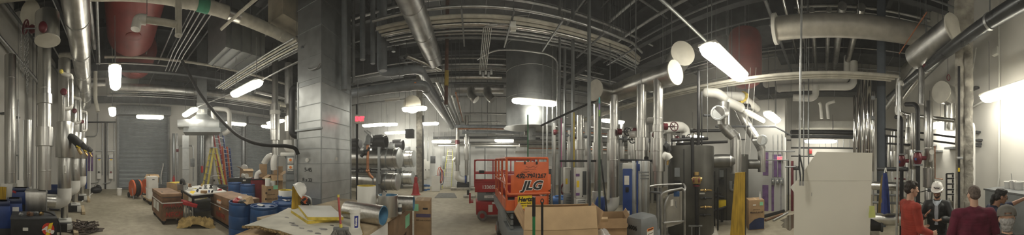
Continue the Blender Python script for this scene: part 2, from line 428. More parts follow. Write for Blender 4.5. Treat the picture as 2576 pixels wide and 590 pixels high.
def WN(x, y, off=0.0): a = (x - X0) / F; d = (YB + off) / cos(a); return V((d * sin(a), YB + off, HC + (Y0 - y) / F * d))
# ---------------------------------------------------------------- left bay: chilled-water risers along the near wall
MZ = 4.55
ma, mbp = V((-3.0, -.62, MZ)), V((-10.9, -1.5, MZ))
hd = root('aluminium_header', 'large bright aluminium-clad header pipe running overhead above the left risers', 'pipe', ma)
put('header_run', MB().tube([ma, mbp], .25, 28), ALU, hd, world=True)
for t in (.16, .33, .5, .67, .84): put('seam_band', MB().flange(ma.lerp(mbp, t), mbp - ma, .262, .04, 28), ALUD, hd, world=True)
for t in (.25, .6): put('hanger_rod', MB().cyl(ma.lerp(mbp, t) + V((0, 0, .24)), ma.lerp(mbp, t) + V((0, 0, 2.4)), .012, 6), STEEL, hd, world=True)
# downward stub with a dusty cap, and a second one facing sideways
f = FR(119, 4.5); r = f.root('capped_stub', 'short aluminium stub hanging down with a dusty round end cap and a red valve', 'pipe stub')
a, b = f(119, 101), f(119, 38); put('stub_jacket', MB().cyl(a, b, .25, 28), ALU, r)
put('end_cap', MB().lathe([(.262, -.02), (.262, 0), (.2, .01)], a, 28), CAP, r)
v = f(108, 68, -.3); put('valve_body', MB().ball(v, .085, (1, .8, 1.25)).cyl(v, v + V((0, .2, 0)), .04, 10), REDV, r)
put('valve_stem', MB().cyl(v + V((-.12, 0, -.02)), v + V((-.34, 0, -.02)), .012, 8), STEEL, r)
f = FR(80, 5.6); r = f.root('capped_stub', 'aluminium stub behind the first one with its round cap facing sideways', 'pipe stub')
a = f(76, 34); ax = V((-.55, -.8, -.25)).normalized()
put('stub_jacket', MB().cyl(a, a - ax * .75, .28, 28), ALUD, r); put('end_cap', MB().lathe([(.29, -.01), (.29, .02), (.22, .028)], a, 28, ax), CAP, r)
f = FR(62, 5.4); r = f.root('chain_wheel_valve', 'red chain-wheel valve with long loops of pull chain hanging from it', 'valve')
c = f(64, 68); handwheel(r, 'chain_wheel', c, (1, .5, 0), .15, REDV)
put('valve_body', MB().ball(c + V((.16, .08, 0)), .1).cyl(c, c + V((.35, .15, 0)), .05, 12), REDV, r)
def chain(pts, link=.055, rad=.007):
    mb = MB(); acc = 0; k = 0
    for p, q in zip(pts, pts[1:]):
        p, q = V(p), V(q); L = (q - p).length; u = (q - p).normalized(); t = 0
        while t < L:
            c = p + u * t; s = u.orthogonal().normalized(); s = s if k % 2 else u.cross(s)
            mb.tube([c + u * link * .6 * cos(2 * pi * i / 8) + s * link * .34 * sin(2 * pi * i / 8) for i in range(8)], rad, 4, closed=True, caps=False)
            t += link * .95; k += 1
    return mb
for xa, xb, yb in ((54, 63, 190), (68, 70, 234)):
    pts = [f(xa, 66), f(xa, yb - 10), f((xa + xb) / 2, yb), f(xb, yb - 10), f(xb, 70)]
    put('pull_chain', chain(pts), COND, r)
# riser one with its insulated pump box
r, f = riser('pump_riser', 'nearest aluminium riser standing on a square insulated pump box', 112, 5.3, [(60, 476, 34, 'riser_pipe'), (238, 262, 40, 'pipe_collar'), (320, 367, 45, 'pipe_sleeve')])
put('pump_box', MB().box(f(92, 504, .05) + V((0, 0, 0)), (.5, .5, .50), bev=.02), ALU, r)
put('box_trim', MB().box(f(92, 478, .05), (.52, .52, .02)).box(f(117, 504, -.21), (.03, .03, .50)), ALUD, r)
put('box_stand', MB().box(V((f(92, 504).x, .05, .25)), (.34, .34, .5)), DARK, r)
c = f(92, 504, .05); put('outlet_pipe', MB().cyl(c + V((.2, -.05, 0)), c + V((.44, -.02, -.02)), .13, 24), ALU, r)
put('threaded_rod', MB().cyl(f(128, 300), f(128, 420), .012, 8), STEEL, r)
def pump_riser(x, d, label, first):
    f = FR(x, d); k = d / 6.0; r = f.root('strainer_riser', label, 'pipe', 'pump risers with black strainers')
    def z(y): return HC + (Y0 - y) / F * 6.0
    W = 6.0 / F
    def seg(nm, y0, y1, w, m=ALU):
        put(nm, MB().lathe([(w * W / 2 * .98, z(y1)), (w * W / 2, z(y1) + .01), (w * W / 2, z(y0) - .01), (w * W / 2 * .98, z(y0))], n=24), m, r)
    seg('riser_pipe', 150, 310, 31); seg('pipe_sleeve', 308, 395, 46); seg('lower_pipe', 393, 478, 34)
    seg('support_leg', 490, 546, 19)
    put('white_elbow', MB().tube([(0, 0, z(472)), (0, 0, z(500)), (-.12, .02, z(507)), (-.62, .05, z(505))], .19, 20, .26), PVC, r)
    st = put('strainer', MB().tube([(.14, -.14, z(346)), (.24, -.2, z(350)), (.40, -.26, z(366))], .11, 18, .08).lathe([(.125, -.03), (.125, .03)], (.385, -.255, z(365)), 18, (.8, -.2, -.8)), RUBBER, r, 'black strainer body')
    put('brass_nipple', MB().tube([(.32, -.28, z(368)), (.36, -.3, z(378)), (.43, -.33, z(388))], .04, 10, .04), BRASS, st)
    put('yellow_handle', MB().box((.35, -.36, z(371)), (.12, .02, .03), ry=.5), LBLY, st)
    put('bypass_pipe', MB().tube([(-.06, -.16, z(190)), (.06, -.2, z(196)), (.18, -.2, z(196)), (.18, -.2, z(276)), (.02, -.2, z(278))], .052, 12, .08), PVC, r)
    put('bypass_jacket', MB().cyl((.18, -.2, z(268)), (.18, -.2, z(206)), .06, 14), ALU, r)
    put('red_valve', MB().lathe([(.02, 0), (.075, .01), (.09, .04), (.075, .07), (.03, .08)], (-.02, -.3, z(240)), 14, (0, -1, 0)), REDV, r)
    put('valve_stem', MB().cyl((-.02, -.3, z(240)), (-.02, -.3, z(266)), .015, 8), STEEL, r)
    put('yellow_gauge', MB().lathe([(.05, 0), (.055, .02), (.05, .05), (.03, .06)], (-.08, -.22, z(189)), 14, (0, -1, .3)), YEL, r)
    put('drain_cock', MB().cyl((.02, -.2, z(415)), (.02, -.2, z(428)), .035, 10).cyl((.02, -.2, z(428)), (.02, -.22, z(434)), .03, 8), WHITEP, r)
    put('skid_frame', MB().box((-.15, 0, .20), (.62, .5, .06), bev=.01).box((-.15, -.22, .10), (.62, .05, .16)).box((-.15, .22, .10), (.62, .05, .16)), BLACK, r)
    put('pump_foot', MB().box((.02, 0, .245), (.34, .4, .03)).box((.14, -.26, .12), (.14, .04, .2), bev=.01), IVORY, r)
    put('pump_motor', MB().cyl((-.55, .05, z(505)), (-1.0, .08, z(505)), .2, 20).box((-.75, .05, .3), (.4, .3, .5), bev=.03), NAVY, r)
    put('timber_sill', MB().box((.28, -.05, .05), (.12, 1.1, .1), bev=.01), WOOD, r)
    return r
pump_riser(162, 6.0, 'aluminium riser with black strainer and white elbow, nearest of the row', 1)
pump_riser(189, 8.2, 'aluminium riser with black strainer, middle of the row', 0)
pump_riser(207, 10.4, 'aluminium riser with black strainer, farthest of the row', 0)
# wall side pipes at far left
riser('wall_pipe', 'tall aluminium pipe standing against the near wall at the far left', 26, 6.9, [(140, 470, 30, 'pipe_run')])
riser('wall_pipe', 'aluminium pipe with bent top beside the dark upright on the left wall', 70, 8.0, [(302, 468, 21, 'pipe_run')])
f = FR(92, 9.4); r = f.root('steel_column', 'dark steel wall column behind the first aluminium riser', 'column')
put('column_web', MB().box((0, 0, 3.5), (.03, .3, 7)), STRUCT, r)
for s in (-1, 1): put('column_flange', MB().box((s * .15, 0, 3.5), (.03, .3, 7)), STRUCT, r)
pipe('wall_conduit', 'thick grey conduit slanting along the left wall under the roof', [P(-30, 62, 6.8), P(105, 218, 9.6)], .075, COND)
for i, (x, y0, y1) in enumerate(((46, 250, 452), (58, 300, 452))):
    pipe('thin_conduit', ['thin conduit on the near wall beside the tall far-left pipe', 'thin conduit on the near wall beside the bent-top pipe'][i], [P(x, y0, 8.2 + i), P(x, y1, 8.2 + i)], .03, COND)
for i, (x, y, d) in enumerate(((10, 285, 7.2), (42, 295, 8.1), (34, 390, 8.0))):
    solo('strut_bracket', MB().box(WN(x, y, .1), (.22, .2, .05)), STEEL, ['short strut bracket at the far left edge of the wall', 'short strut bracket on the wall right of the tall far-left pipe', 'low strut bracket behind the tall far-left pipe'][i], 'bracket')
# overhead round stubs between the header and the red tank
pipe('aluminium_pipe', 'thin aluminium pipe running overhead left of the red tank, nearer the header', [P(185, -10, 4.9), P(210, 118, 7.6)], .09, ALUD)
pipe('aluminium_pipe', 'thin aluminium pipe running overhead close to the red tank', [P(222, -10, 5.0), P(238, 120, 7.8)], .07, ALUD)
pipe('aluminium_pipe', 'thinnest aluminium pipe overhead beside the red tank', [P(243, -10, 5.2), P(250, 160, 8.5)], .04, COND)
pipe('capped_branch', 'short horizontal pipe branch with a white rounded end below the thin overhead pipes', [P(150, 142, 7.6), P(196, 140, 7.4), P(214, 132, 7.3)], .11, CREAM, .1)
pipe('vertical_drop', 'thin drop pipe hanging left of the end-on strip lamp', [P(240, 180, 8.0), P(240, 250, 8.0), P(246, 280, 8.0)], .07, CREAM, .1)
pipe('cross_pipe', 'thick horizontal pipe crossing behind the risers below the overhead pipes', [P(205, 212, 10.5), P(265, 210, 10.5)], .16, ALUD)
# ---- foreground cases at the left edge
f = FR(78, 4.25); r = f.root('metal_job_case', 'black metal case with a red oval sticker, tools and cable on its lid', 'tool case')
w_ = .84; top = f(78, 546).z
put('case_body', MB().box((0.05, .12, top / 2), (w_, .55, top), bev=.012), BLACK, r)
put('case_lid', MB().box((0.05, .12, top + .01), (w_ + .02, .57, .03), bev=.01), DARK, r)
st = put('oval_sticker', MB().lathe([(.001, 0), (.112, 0), (.112, .004), (.001, .004)], (.31, -.168, top - .17), 32, (0, -1, 0)), mat('sticker red', (.62, .05, .03), .4, 0, .03, 5), r)
put('sticker_swoosh', MB().slab([(.26, -.178, top - .28), (.33, -.178, top - .28), (.40, -.178, top - .05), (.33, -.178, top - .07)], -.002), LBLY, st)
text('sticker_lettering', 'Ace', .135, INKW, st, (.31, -.182, top - .18), MX.Rotation(.35, 3, 'Y') @ MX.Rotation(pi / 2, 3, 'X'), .005, .25)
text('case_lettering', 'PENAUILLE', .12, INKW, r, (-.12, -.159, top - .34), (pi / 2, 0, 0), .003)
put('latch', MB().box((-.1, -.165, top - .17), (.1, .02, .06), bev=.01), IVORY, r)
for i, (x, y, s, m) in enumerate(((-.19, .05, .09, COND), (-.02, .05, .12, RUST), (.1, .12, .1, STEEL), (.2, .1, .09, BRASS))):
    mb = MB(); mb.box((0, 0, 0), (s, s * .7, s * .5), rz=i, bev=.012).cyl((0, 0, 0), (s * .9, .02, s * .4), s * .22, 10).lathe([(s * .3, 0), (s * .36, s * .12), (s * .2, s * .3)], (-s * .5, 0, -s * .2), 10)
    mb.v = [(a + f.loc.x + x * cos(f.rz) - y * sin(f.rz), b + f.loc.y + x * sin(f.rz) + y * cos(f.rz), c + top + .025 + s * .25) for a, b, c in mb.v]
    solo('pipe_fitting', mb, m, ['grey metal clamp lying on the black case at its left', 'rusty square fitting lying on the black case', 'steel fitting with spout on the black case', 'brass fitting at the back of the black case lid'][i], 'fitting')
pipe('power_cable', 'black power cable draped over the right edge of the black case', [f.loc + MX.Rotation(f.rz, 3, 'Z') @ V(p) for p in ((.1, .2, top + .05), (.3, .1, top + .09), (.46, .0, top + .03), (.53, -.1, top - .1), (.54, -.16, top - .35), (.5, -.2, .05))], .014, RUBBER, .12, 'cable')
def blue_case(x, d, label, size, lid=True):
    f = FR(x, d); r = f.root('blue_machine', label, 'machine'); sx, sy, z0, z1 = size
    mb = MB(); mb.box((0, 0, (z0 + z1) / 2), (sx, sy, z1 - z0), bev=.05, taper=.82); put('housing', mb, BLUEP, r)
    put('stand', MB().box((0, 0, z0 / 2 + .01), (sx * .9, sy * .8, z0), bev=.01), DARK, r)
    put('shoulder', MB().box((0, -.02, z1 - .05), (sx * .86, sy * .8, .10), bev=.03), NAVY, r)
    return r, f
r, f = blue_case(36, 5.1, 'blue slant-sided machine with a white data plate behind the black case', (.40, .4, .42, .98))
put('data_plate', MB().box((.03, -.19, .74), (.14, .012, .15), rx=-.13), PAPER, r)
r, f = blue_case(6, 4.9, 'blue machine at the very left edge of the photo', (.38, .4, .4, .96))
r, f = blue_case(53, 5.9, 'low blue machine behind the others beside the pump box', (.52, .4, .7, 1.12))
put('badge', MB().box((-.17, -.2, 1.03), (.09, .01, .05), ry=.4), REDP, r)
for i, (x, y, w, h, m) in enumerate(((4, 488, .2, .3, YELD), (14, 480, .32, .42, WHITE), (27, 478, .3, .38, CREAM))):
    d = 6.1 + i * .12; f = FR(x, d); c = f(x, y)
    mb = MB(); mb.box((0, 0, c.z / 2 + .1), (w, .05, c.z + .2), ry=.06); mb.v = [tuple(MX.Translation(f.loc) @ MX.Rotation(f.rz, 4, 'Z') @ V(p)) for p in mb.v]
    mb.v = [(a, b, max(0, c)) for a, b, c in mb.v]
    solo('insulation_board', mb, m, ['stained yellow insulation board at the far left edge', 'white board offcut leaning behind the blue machines', 'cream board offcut leaning beside the white one behind the blue machines'][i], 'board')
f = FR(70, 6.6); r = f.root('barrel', 'dark open drum with tools on its lid behind the blue machines', 'drum')
put('drum_body', MB().lathe([(.30, 0), (.31, .03), (.30, .5), (.31, .53), (.30, .85), (.315, .87), (.315, .9)], n=28), DARK, r); put('drum_lid', MB().lathe([(.31, .9), (.31, .93), (.05, .94)], n=28), BLACK, r)
# cable heap on the floor
f = FR(205, 5.9); mb = MB(); RR = random.Random(3)
for i in range(46):
    a = RR.uniform(0, 6.28); rx, ry = RR.uniform(.14, .42), RR.uniform(.1, .26); z = RR.uniform(.02, .17) * (1 - .4 * rx); cx, cy = RR.uniform(-.1, .1), RR.uniform(-.14, .14); te = RR.uniform(-.12, .12)
    pts = [(cx + rx * cos(a + t * .42), cy + ry * sin(a + t * .42), max(.015, z + te * cos(a + t * .42) + .015 * sin(3 * t))) for t in range(RR.randint(8, 15))]
    mb.tube(pts, RR.choice((.008, .011, .014)), 5)
for i in range(7):
    y = -.3 + .1 * i; mb.tube([(0, y * .5, .08), (.3, y * .5 - .05, .04), (.45 + .03 * i, y * .4, .015), (.55, y * .3, .012)], .010, 5, .1)
mb.v = [tuple(MX.Translation(f.loc) @ MX.Rotation(f.rz, 4, 'Z') @ V(p)) for p in mb.v]
solo('cable_heap', mb, mat('brown cable', (.085, .06, .045), .6, 0, .35, 6), 'tangled heap of brown and black cables on the floor beside the risers', 'cable')
# ---- panels on the garage wall
def wallx(x): return 14.3 * tan((x - 295) / F)
def WP(x, y, off=.0):            # a point on the garage wall seen at pixel (x, y)
    a = (x - 295) / F; d = (14.3 - off) / cos(a); return V((XL + off, (14.3 - off) * tan(a), HC + (Y0 - y) / F * d))
for i, x in enumerate((249.5, 279.5)):
    c = WP(x, 418, .1); r = root('drive_cabinet', ['tall ivory drive cabinet on the garage wall, left of two', 'tall ivory drive cabinet on the garage wall next to the roll-up door'][i], 'control cabinet', (c.x, c.y, c.z - .77), pi / 2)
    put('cabinet_body', MB().box((0, -.0, .95), (.25, .16, 1.14), bev=.012), IVORY, r)
    put('lower_box', MB().box((0, 0, .18), (.25, .18, .36), bev=.012), WHITEP, r)
    put('blue_band', MB().box((0, -.082, 1.28), (.25, .008, .05)), INKB, r); put('warning_label', MB().box((.02, -.083, 1.2), (.12, .006, .09)), LBLY, r)
    put('disconnect_handle', MB().box((0, -.1, .42), (.09, .05, .12), bev=.02), REDV if i else BLACK, r); put('rating_label', MB().box((.03, -.083, .78), (.09, .006, .1)), PAPER, r)
    put('conduit_drop', MB().tube([(0, 0, .02), (0, 0, -.2), (-.3, 0, -.28), (-.5, 0, -.28)], .025, 8, .12), COND, r)
for nm, x, y0, y1, rr, m, lab in (('black_pole', 265.5, 308, 488, .05, BLACK, 'black vertical pipe on the garage wall between the two drive cabinets'), ('grey_conduit', 258, 308, 440, .035, COND, 'grey vertical conduit beside the left drive cabinet'), ('grey_conduit', 271, 308, 440, .035, COND, 'grey vertical conduit right of the black vertical pipe'), ('grey_conduit', 287.5, 308, 455, .03, COND, 'grey vertical conduit beside the first roll-up door')):
    pipe(nm, lab, [WP(x, y0, rr), WP(x, y1, rr)], rr, m)
pipe('black_header', 'black horizontal pipe across the garage wall above the drive cabinets', [WP(214, 307, .12), WP(292, 307, .12)], .05, BLACK)
pipe('bent_conduit', 'conduit bending down the garage wall above the left drive cabinet', [WP(215, 343, .06), WP(240, 343, .06), WP(247, 335, .06), WP(247, 285, .06)], .03, COND, .2)
for i, x in enumerate((250, 281)): solo('strut_bar', MB().box(WP(x, 379, .05), (.06, .5, .06)), COND, ['short strut bar above the left drive cabinet', 'short strut bar above the right drive cabinet'][i], 'bracket')
r = root('wall_panel', 'white wall panel with a purple painted stripe left of the drive cabinets', 'panel', WP(228, 474, .05), pi / 2)
put('panel_sheet', MB().box((0, .02, 1.6), (.62, .05, 3.3), bev=.01), WALLP, r); put('purple_stripe', MB().box((.0, -.012, 1.7), (.32, .02, 1.15), bev=.004), PURP, r)
pipe('blue_pipe', 'slim blue vertical pipe by the garage wall corner', [WP(217, 380, .3), WP(217, 474, .3)], .06, BLUEP)
f = FR(241, 12.6); r = f.root('black_bag', 'black bag slumped on the floor below the left drive cabinet', 'bag')
mb = MB(); mb.ball((0, 0, .17), .3, (1.1, .7, .6), 18, 10); mb.ball((.15, .05, .3), .18, (1, .8, .8)); mb.v = [(a + .02 * sin(17 * b + 9 * c), b + .02 * sin(15 * a), max(0, c)) for a, b, c in mb.v]; put('bag_body', mb, BLACK, r); put('bag_strap', MB().tube([(-.1, -.1, .3), (-.05, -.12, .46), (.12, -.1, .5)], .015, 6), BLACK, r)
def pail(label, x, y, h=.37, rad=.15, m=WHITEP, d=None, z=0, name='bucket', lid=False):
    p = A(x, d, z) if d else G(x, y); r = root(name, label, 'bucket', p)
    prof = [(rad * .84, 0), (rad * .85, .01), (rad * .98, h * .86), (rad * 1.05, h * .87), (rad * 1.05, h * .9), (rad, h * .91), (rad, h)]
    if not lid: prof += [(rad * .93, h), (rad * .8, .03)]
    put('bucket_body', MB().lathe(prof, n=24), m, r)
    put('handle', MB().tube([(rad * cos(t), rad * sin(t) * .5 - rad * .85 * sin(t), h * .85 - rad * .9 * sin(t)) for t in [pi * i / 10 for i in range(11)]], .004, 5), COND, r)
    return r
r = pail('white bucket standing at the foot of the first roll-up door', 300, 490); put('bucket_label', MB().box((.1, -.09, .17), (.1, .01, .12), rz=.8), PAPER, r)
pipe('leaning_rod', 'thin white pole lying on the floor by the far riser', [G(205, 508) + V((0, 0, .02)), G(240, 452 + 28) + V((0, 0, .02))], .02, WHITEP)
pipe('leaning_rod', 'thin white pole leaning up against the garage wall', [G(226, 498), WP(229, 372, .15)], .018, WHITEP)
# ---- the red suspended tank
def red_tank(name, label, a, b, rad, strap=True):
    a, b = V(a), V(b); r = root(name, label, 'tank', a); ax = b - a; L = ax.length
    put('tank_shell', MB().lathe([(rad * .02, -rad * .42), (rad * .35, -rad * .40), (rad * .62, -rad * .33), (rad * .85, -rad * .19), (rad, 0), (rad, L), (rad * .85, L + rad * .19), (rad * .62, L + rad * .33), (rad * .35, L + rad * .40), (rad * .02, L + rad * .42)], a, 40, ax), REDT, r, world=True)
    for t in (.2, .8):
        c = a.lerp(b, t); q = ax.to_track_quat('Z', 'Y').to_matrix()
        for s in (-1, 1):
            n_ = V((-ax.y, ax.x, 0)).normalized() * rad * 1.03 * s; put('hanger_rod', MB().cyl(c + n_, V((c.x + n_.x, c.y + n_.y, ZC)), .02, 8), STEEL, r, world=True)
    put('manway', MB().lathe([(rad * .28, -.1), (rad * .28, .02), (rad * .2, .05)], a.lerp(b, .55) + V((0, 0, -rad * .98)), 20, (0, 0, -1)), REDT, r, world=True)
    return r
red_tank('suspended_tank', 'large dark red horizontal tank hung under the roof above the end-on lamp', (-5.3, .5, 6.5), (-8.3, .5, 6.5), .88)
red_tank('suspended_tank', 'second dark red hung tank lower behind the first one', (-9.4, .8, 6.5), (-10.6, .8, 6.5), .88)
# ---- overhead at the left
pp = [V((-4.8, YB + .1, 5.98)), V((-4.8, -.5, 5.36)), V((-4.8, 5.6, 5.35))]
cp = root('canvas_pipe', 'long white canvas-covered pipe crossing the roof from the left edge to the big duct', 'pipe', pp[0])
put('pipe_run', MB().tube(pp, .145, 20, .3), CREAM, cp, world=True)
for y in (1.4, 2.7, 4.3): put('pipe_collar', MB().flange((-4.8, y, 5.35), (0, 1, 0), .15, .32, 20), CREAM if y != 2.7 else ALU, cp, world=True)
put('green_band', MB().flange((-4.8, 1.9, 5.35), (0, 1, 0), .149, .28, 20), mat('pipe marker green', (.05, .25, .15), .6, 0, .1, 5), cp, world=True)
for y in (-1.2, 3.2): put('hanger_rod', MB().cyl((-4.8, y, 5.5), (-4.8, y, ZC), .012, 6), STEEL, cp, world=True)
r = root('vent_pipe', 'cream tee pipe with white elbow hanging under the red tank', 'pipe', P(448, 86, 4.1))
put('drop_leg', MB().tube([P(449, -12, 4.1), P(449, 88, 4.1)], .062, 16), CREAM, r, world=True)
put('end_plug', MB().lathe([(.07, 0), (.07, .015), (.02, .016), (.02, .006)], P(449, 88, 4.1), 16, (0, 0, -1)), PVC, r, world=True)
put('horizontal_leg', MB().tube([P(446, 62, 4.1), P(365, 50, 4.1)], .062, 16), CREAM, r, world=True)
put('white_elbow', MB().tube([P(368, 50, 4.1), P(346, 47, 4.1), P(341, 74, 4.1)], .09, 16, .14), PVC, r, world=True)
# ---------------------------------------------------------------- before the roll-up doors
def hose_reel(label, x, yb, rz, s=1.0):
    p = G(x, yb); r = root('hose_reel', label, 'hose reel', p, rz)
    ax = V((.55, -.83, .0)); c = V((0, 0, .52 * s))
    for sg, nm in ((-1, 'reel_rim'), (1, 'reel_rim')):
        q = c + V((sg * .17 * s, 0, 0)); put(nm, MB().lathe([(.30 * s, -.03), (.40 * s, -.05), (.42 * s, 0), (.40 * s, .05), (.30 * s, .03)], q, 28, (1, 0, 0)), ORNG, r)
    mb = MB()
    for k in range(5):
        for j in range(2): mb.tube([(V(c) + V(((-.13 + .065 * k) * s, (.32 + .06 * j) * s * cos(t) , (.32 + .06 * j) * s * sin(t)))) for t in [2 * pi * i / 22 for i in range(22)]], .032 * s, 7, closed=True, caps=False)
    put('wound_hose', mb, RUBBER, r)
    for sg in (-1, 1):
        put('reel_leg', MB().tube([(sg * .2 * s, -.02, .5 * s), (sg * .24 * s, -.32 * s, .02)], .022, 8), STEEL, r)
        put('cart_wheel', MB().lathe([(.11 * s, -.035), (.14 * s, -.02), (.14 * s, .02), (.11 * s, .035)], (sg * .26 * s, .30 * s, .14 * s), 18, (1, 0, 0)), RUBBER, r)
    put('axle', MB().cyl((-.26 * s, .3 * s, .14 * s), (.26 * s, .3 * s, .14 * s), .014, 8).tube([(.2 * s, .3 * s, .14 * s), (.2 * s, 0, .5 * s)], .02, 8), STEEL, r)
    return r
hose_reel('orange hose reel wound with black hose in front of the first roll-up door', 341, 497, 1.9, .95)
hose_reel('second orange hose reel partly hidden behind the stacked white cartons', 372, 490, 2.1, .9)
pipe('bent_rod', 'white bent conduit standing against the first roll-up door', [WP(406, 462, .3), WP(405, 440, .3), WP(411, 416, .3), WP(411, 410, .3)], .035, WHITEP, .3)
# white cartons on a dolly
bx = G(384, 508); d0 = root('timber_dolly', 'low timber dolly on casters carrying white cartons', 'dolly', (bx.x, bx.y, 0), .12)
put('deck', MB().box((0, 0, .19), (1.2, .62, .07), bev=.01), WOOD, d0)
for x in (-.5, .5):
    for y in (-.24, .24): caster(d0, x, y, .075, .04)
D = WM(d0)
for i, (x, y, z, s, m, lab) in enumerate(((.25, -.1, .225, (.42, .42, .42), WHITEP, 'white carton at the bottom of the dolly stack'), (.26, -.1, .648, (.42, .40, .50), WHITEP, 'white carton with a hand hole, topmost of the dolly stack'), (-.22, .05, .225, (.45, .42, .62), WHITEP, 'white carton behind the stack on the dolly'))):
    c = D @ V((x, y, z)); r = carton(lab, c, .12, s, m, group=None)
    put('hand_hole', MB().box((s[0] / 2 + .001, 0, s[2] * .75), (.006, .1, .03), bev=.002), BLACK, r)
c = D @ V((.2, .35, .9))
r = carton('open tan carton beside the white cartons on the dolly', D @ V((-.2, .05, .85)), .2, (.42, .42, .35), CARD2, ((0, 150, .2), (1, 130, .18)), open_top=True)
# rusty gang box on casters: two chests stacked
ex = G(430, 565); r = root('rusty_chest', 'rusty brown steel chest on casters with red painted script on its end', 'tool chest', (ex.x - .72, ex.y + .02, 0), .05)
L_, W_ = 1.42, .62
put('chest_body', MB().box((0, 0, .40), (L_, W_, .46), bev=.012), RUST, r)
for y in (-.25, .25): put('skid', MB().box((0, y, .15), (L_, .1, .05)), RUST, r)
for x in (-.58, .58):
    for y in (-.23, .23): caster(r, x, y, .06, .05)
put('edge_trim', MB().box((L_ / 2 + .006, 0, .62), (.014, W_ + .01, .025)), IVORY, r); put('edge_trim', MB().box((0, -W_ / 2 - .006, .62), (L_, .014, .025)), IVORY, r)
for i, (s, y, sz, m) in enumerate((('PPHAXA', .54, .15, INKR), ('PPHAYA', .47, .13, INKD), ('MECH', .29, .19, INKR))): text('painted_script', s, sz, m, r, (L_ / 2 + .008, .02 * i, y), MX(((0, 0, 1), (1, 0, 0), (0, 1, 0))), .004, .1)
for i in range(2): put('side_tag', MB().box((-.25 + .42 * i, -W_ / 2 - .004, .44), (.32, .006, .26)), IVORY, r)
R0 = WM(r); r2 = root('rusty_chest', 'worn brown steel chest with a rusty lid sitting on the chest with script', 'tool chest', R0 @ V((-.04, .0, .633)), .05)
put('chest_body', MB().box((0, 0, .07), (1.32, .58, .14), bev=.012), RUST, r2); put('chest_lid', MB().box((0, 0, .19), (1.36, .61, .10), bev=.015), RUSTT, r2); put('lid_handle', MB().box((.3, -.2, .242), (.12, .05, .012)), BLACK, r2)
put('lip_strip', MB().box((.662, 0, .135), (.02, .58, .02)), DARK, r2)
# ---- small worktable with clutter
tz = .86; ta, tb, tc, td = (PZ(452, 471, tz), PZ(483, 489, tz), PZ(570, 480, tz), PZ(528, 462, tz))
r = root('work_table', 'white topped worktable on dark legs covered with tools and fittings', 'table', (ta + tc) / 2 - V((0, 0, tz)))
tc_ = (ta + tc) / 2
def ins(p, k): return tc_ + (p - tc_) * k
put('tabletop', MB().slab([tb, tc, td, ta], .035), WHITE, r, world=True)
for p in (ta, tb, tc, td):
    q = ins(p, .9); put('leg', MB().box((q.x, q.y, .412), (.06, .06, .824)), BLACK, r, world=True)
for a, b in ((ta, tb), (tb, tc), (tc, td), (td, ta)):
    a, b = ins(a, .9), ins(b, .9); put('rail', MB().box(((a.x + b.x) / 2, (a.y + b.y) / 2, .77), ((b - a).length, .04, .09), rz=atan2(b.y - a.y, b.x - a.x)), BLACK, r, world=True)
put('lower_shelf', MB().slab([ins(p, .85) - V((0, 0, .52)) for p in (tb, tc, td, ta)], .03), DARK, r, world=True)
def on_table(x, y): return PZ(x, y, tz + .001)
def bracket_fit(label, x, y, m, s, kind, cat='fitting', z=None, nm=None):
    p = on_table(x, y) if z is None else PZ(x, y, z); mb = MB()
    if kind == 0: mb.lathe([(s * .5, 0), (s * .5, s * .25), (s * .3, s * .3), (s * .3, s * .75), (s * .42, s * .78), (s * .42, s * .95)], p, 14)
    elif kind == 1: mb.tube([p + V((-s * .6, 0, s * .3)), p + V((s * .1, 0, s * .3)), p + V((s * .1, 0, s * .95))], s * .3, 12, s * .4)
    elif kind == 2: mb.box(p + V((0, 0, s * .3)), (s * 1.4, s * .9, s * .6), rz=x, bev=s * .08)
    elif kind == 3: mb.box(p + V((0, 0, s * .1)), (s * 2.6, s * .35, s * .2), rz=x * .7, bev=s * .05).cyl(p + V((s * .9, 0, 0)), p + V((s * .9, 0, s * .4)), s * .4, 10)
    elif kind == 4: mb.lathe([(s * .45, 0), (s * .5, s * 1.1), (s * .46, s * 1.12), (s * .40, s * .08)], p, 16)
    return solo(nm or ['pipe_fitting', 'elbow_fitting', 'tool_box', 'hand_tool', 'cup'][kind], mb, m, label, cat)
wt = 'on the small white topped worktable'
bracket_fit('brown cardboard box at the front edge of the small worktable', 513, 485, CARD, .13, 2, 'box', nm='small_box')
bracket_fit('grey tub near the right end ' + wt, 541, 479, COND, .15, 4, 'cup')
bracket_fit('white box among dark tools ' + wt, 480, 478, WHITEP, .13, 2, 'box', nm='small_box')
bracket_fit('brown bottle standing at the back ' + wt, 478, 470, RUST, .13, 0, 'bottle', nm='bottle')
bracket_fit('black fitting left of the white box ' + wt, 470, 476, BLACK, .12, 1)
bracket_fit('orange plug near the left corner ' + wt, 461, 473, ORNG, .07, 2, 'plug', nm='orange_plug')
bracket_fit('dark tool in the middle of the clutter ' + wt, 502, 473, BLACK, .10, 3, 'tool')
bracket_fit('dark elbow fitting in front of the clutter ' + wt, 497, 482, DARK, .10, 1)
bracket_fit('steel fitting behind the brown box ' + wt, 517, 474, STEEL, .13, 0)
bracket_fit('tan fitting at the back of the clutter ' + wt, 508, 468, BRASS, .11, 1)
bracket_fit('dark valve fitting behind the grey tub ' + wt, 531, 473, BLACK, .13, 0)
bracket_fit('red and white wrapped tool by the grey tub ' + wt, 551, 477, REDP, .12, 3, 'tool')
bracket_fit('blue lidded jar beside the brown box ' + wt, 526, 483, BLUEP, .07, 0, 'jar', nm='jar')
bracket_fit('black lump of fittings near the front right ' + wt, 534, 484, BLACK, .08, 1)
bracket_fit('yellow folded rule in the clutter ' + wt, 490, 474, YEL, .07, 3, 'rule', nm='folding_rule')
solo('paper_sheet', MB().slab([on_table(476, 483), on_table(486, 487) , on_table(492, 480), on_table(481, 479)], -.004), LBLY, 'yellowish paper sheet near the front left of the small worktable', 'paper')
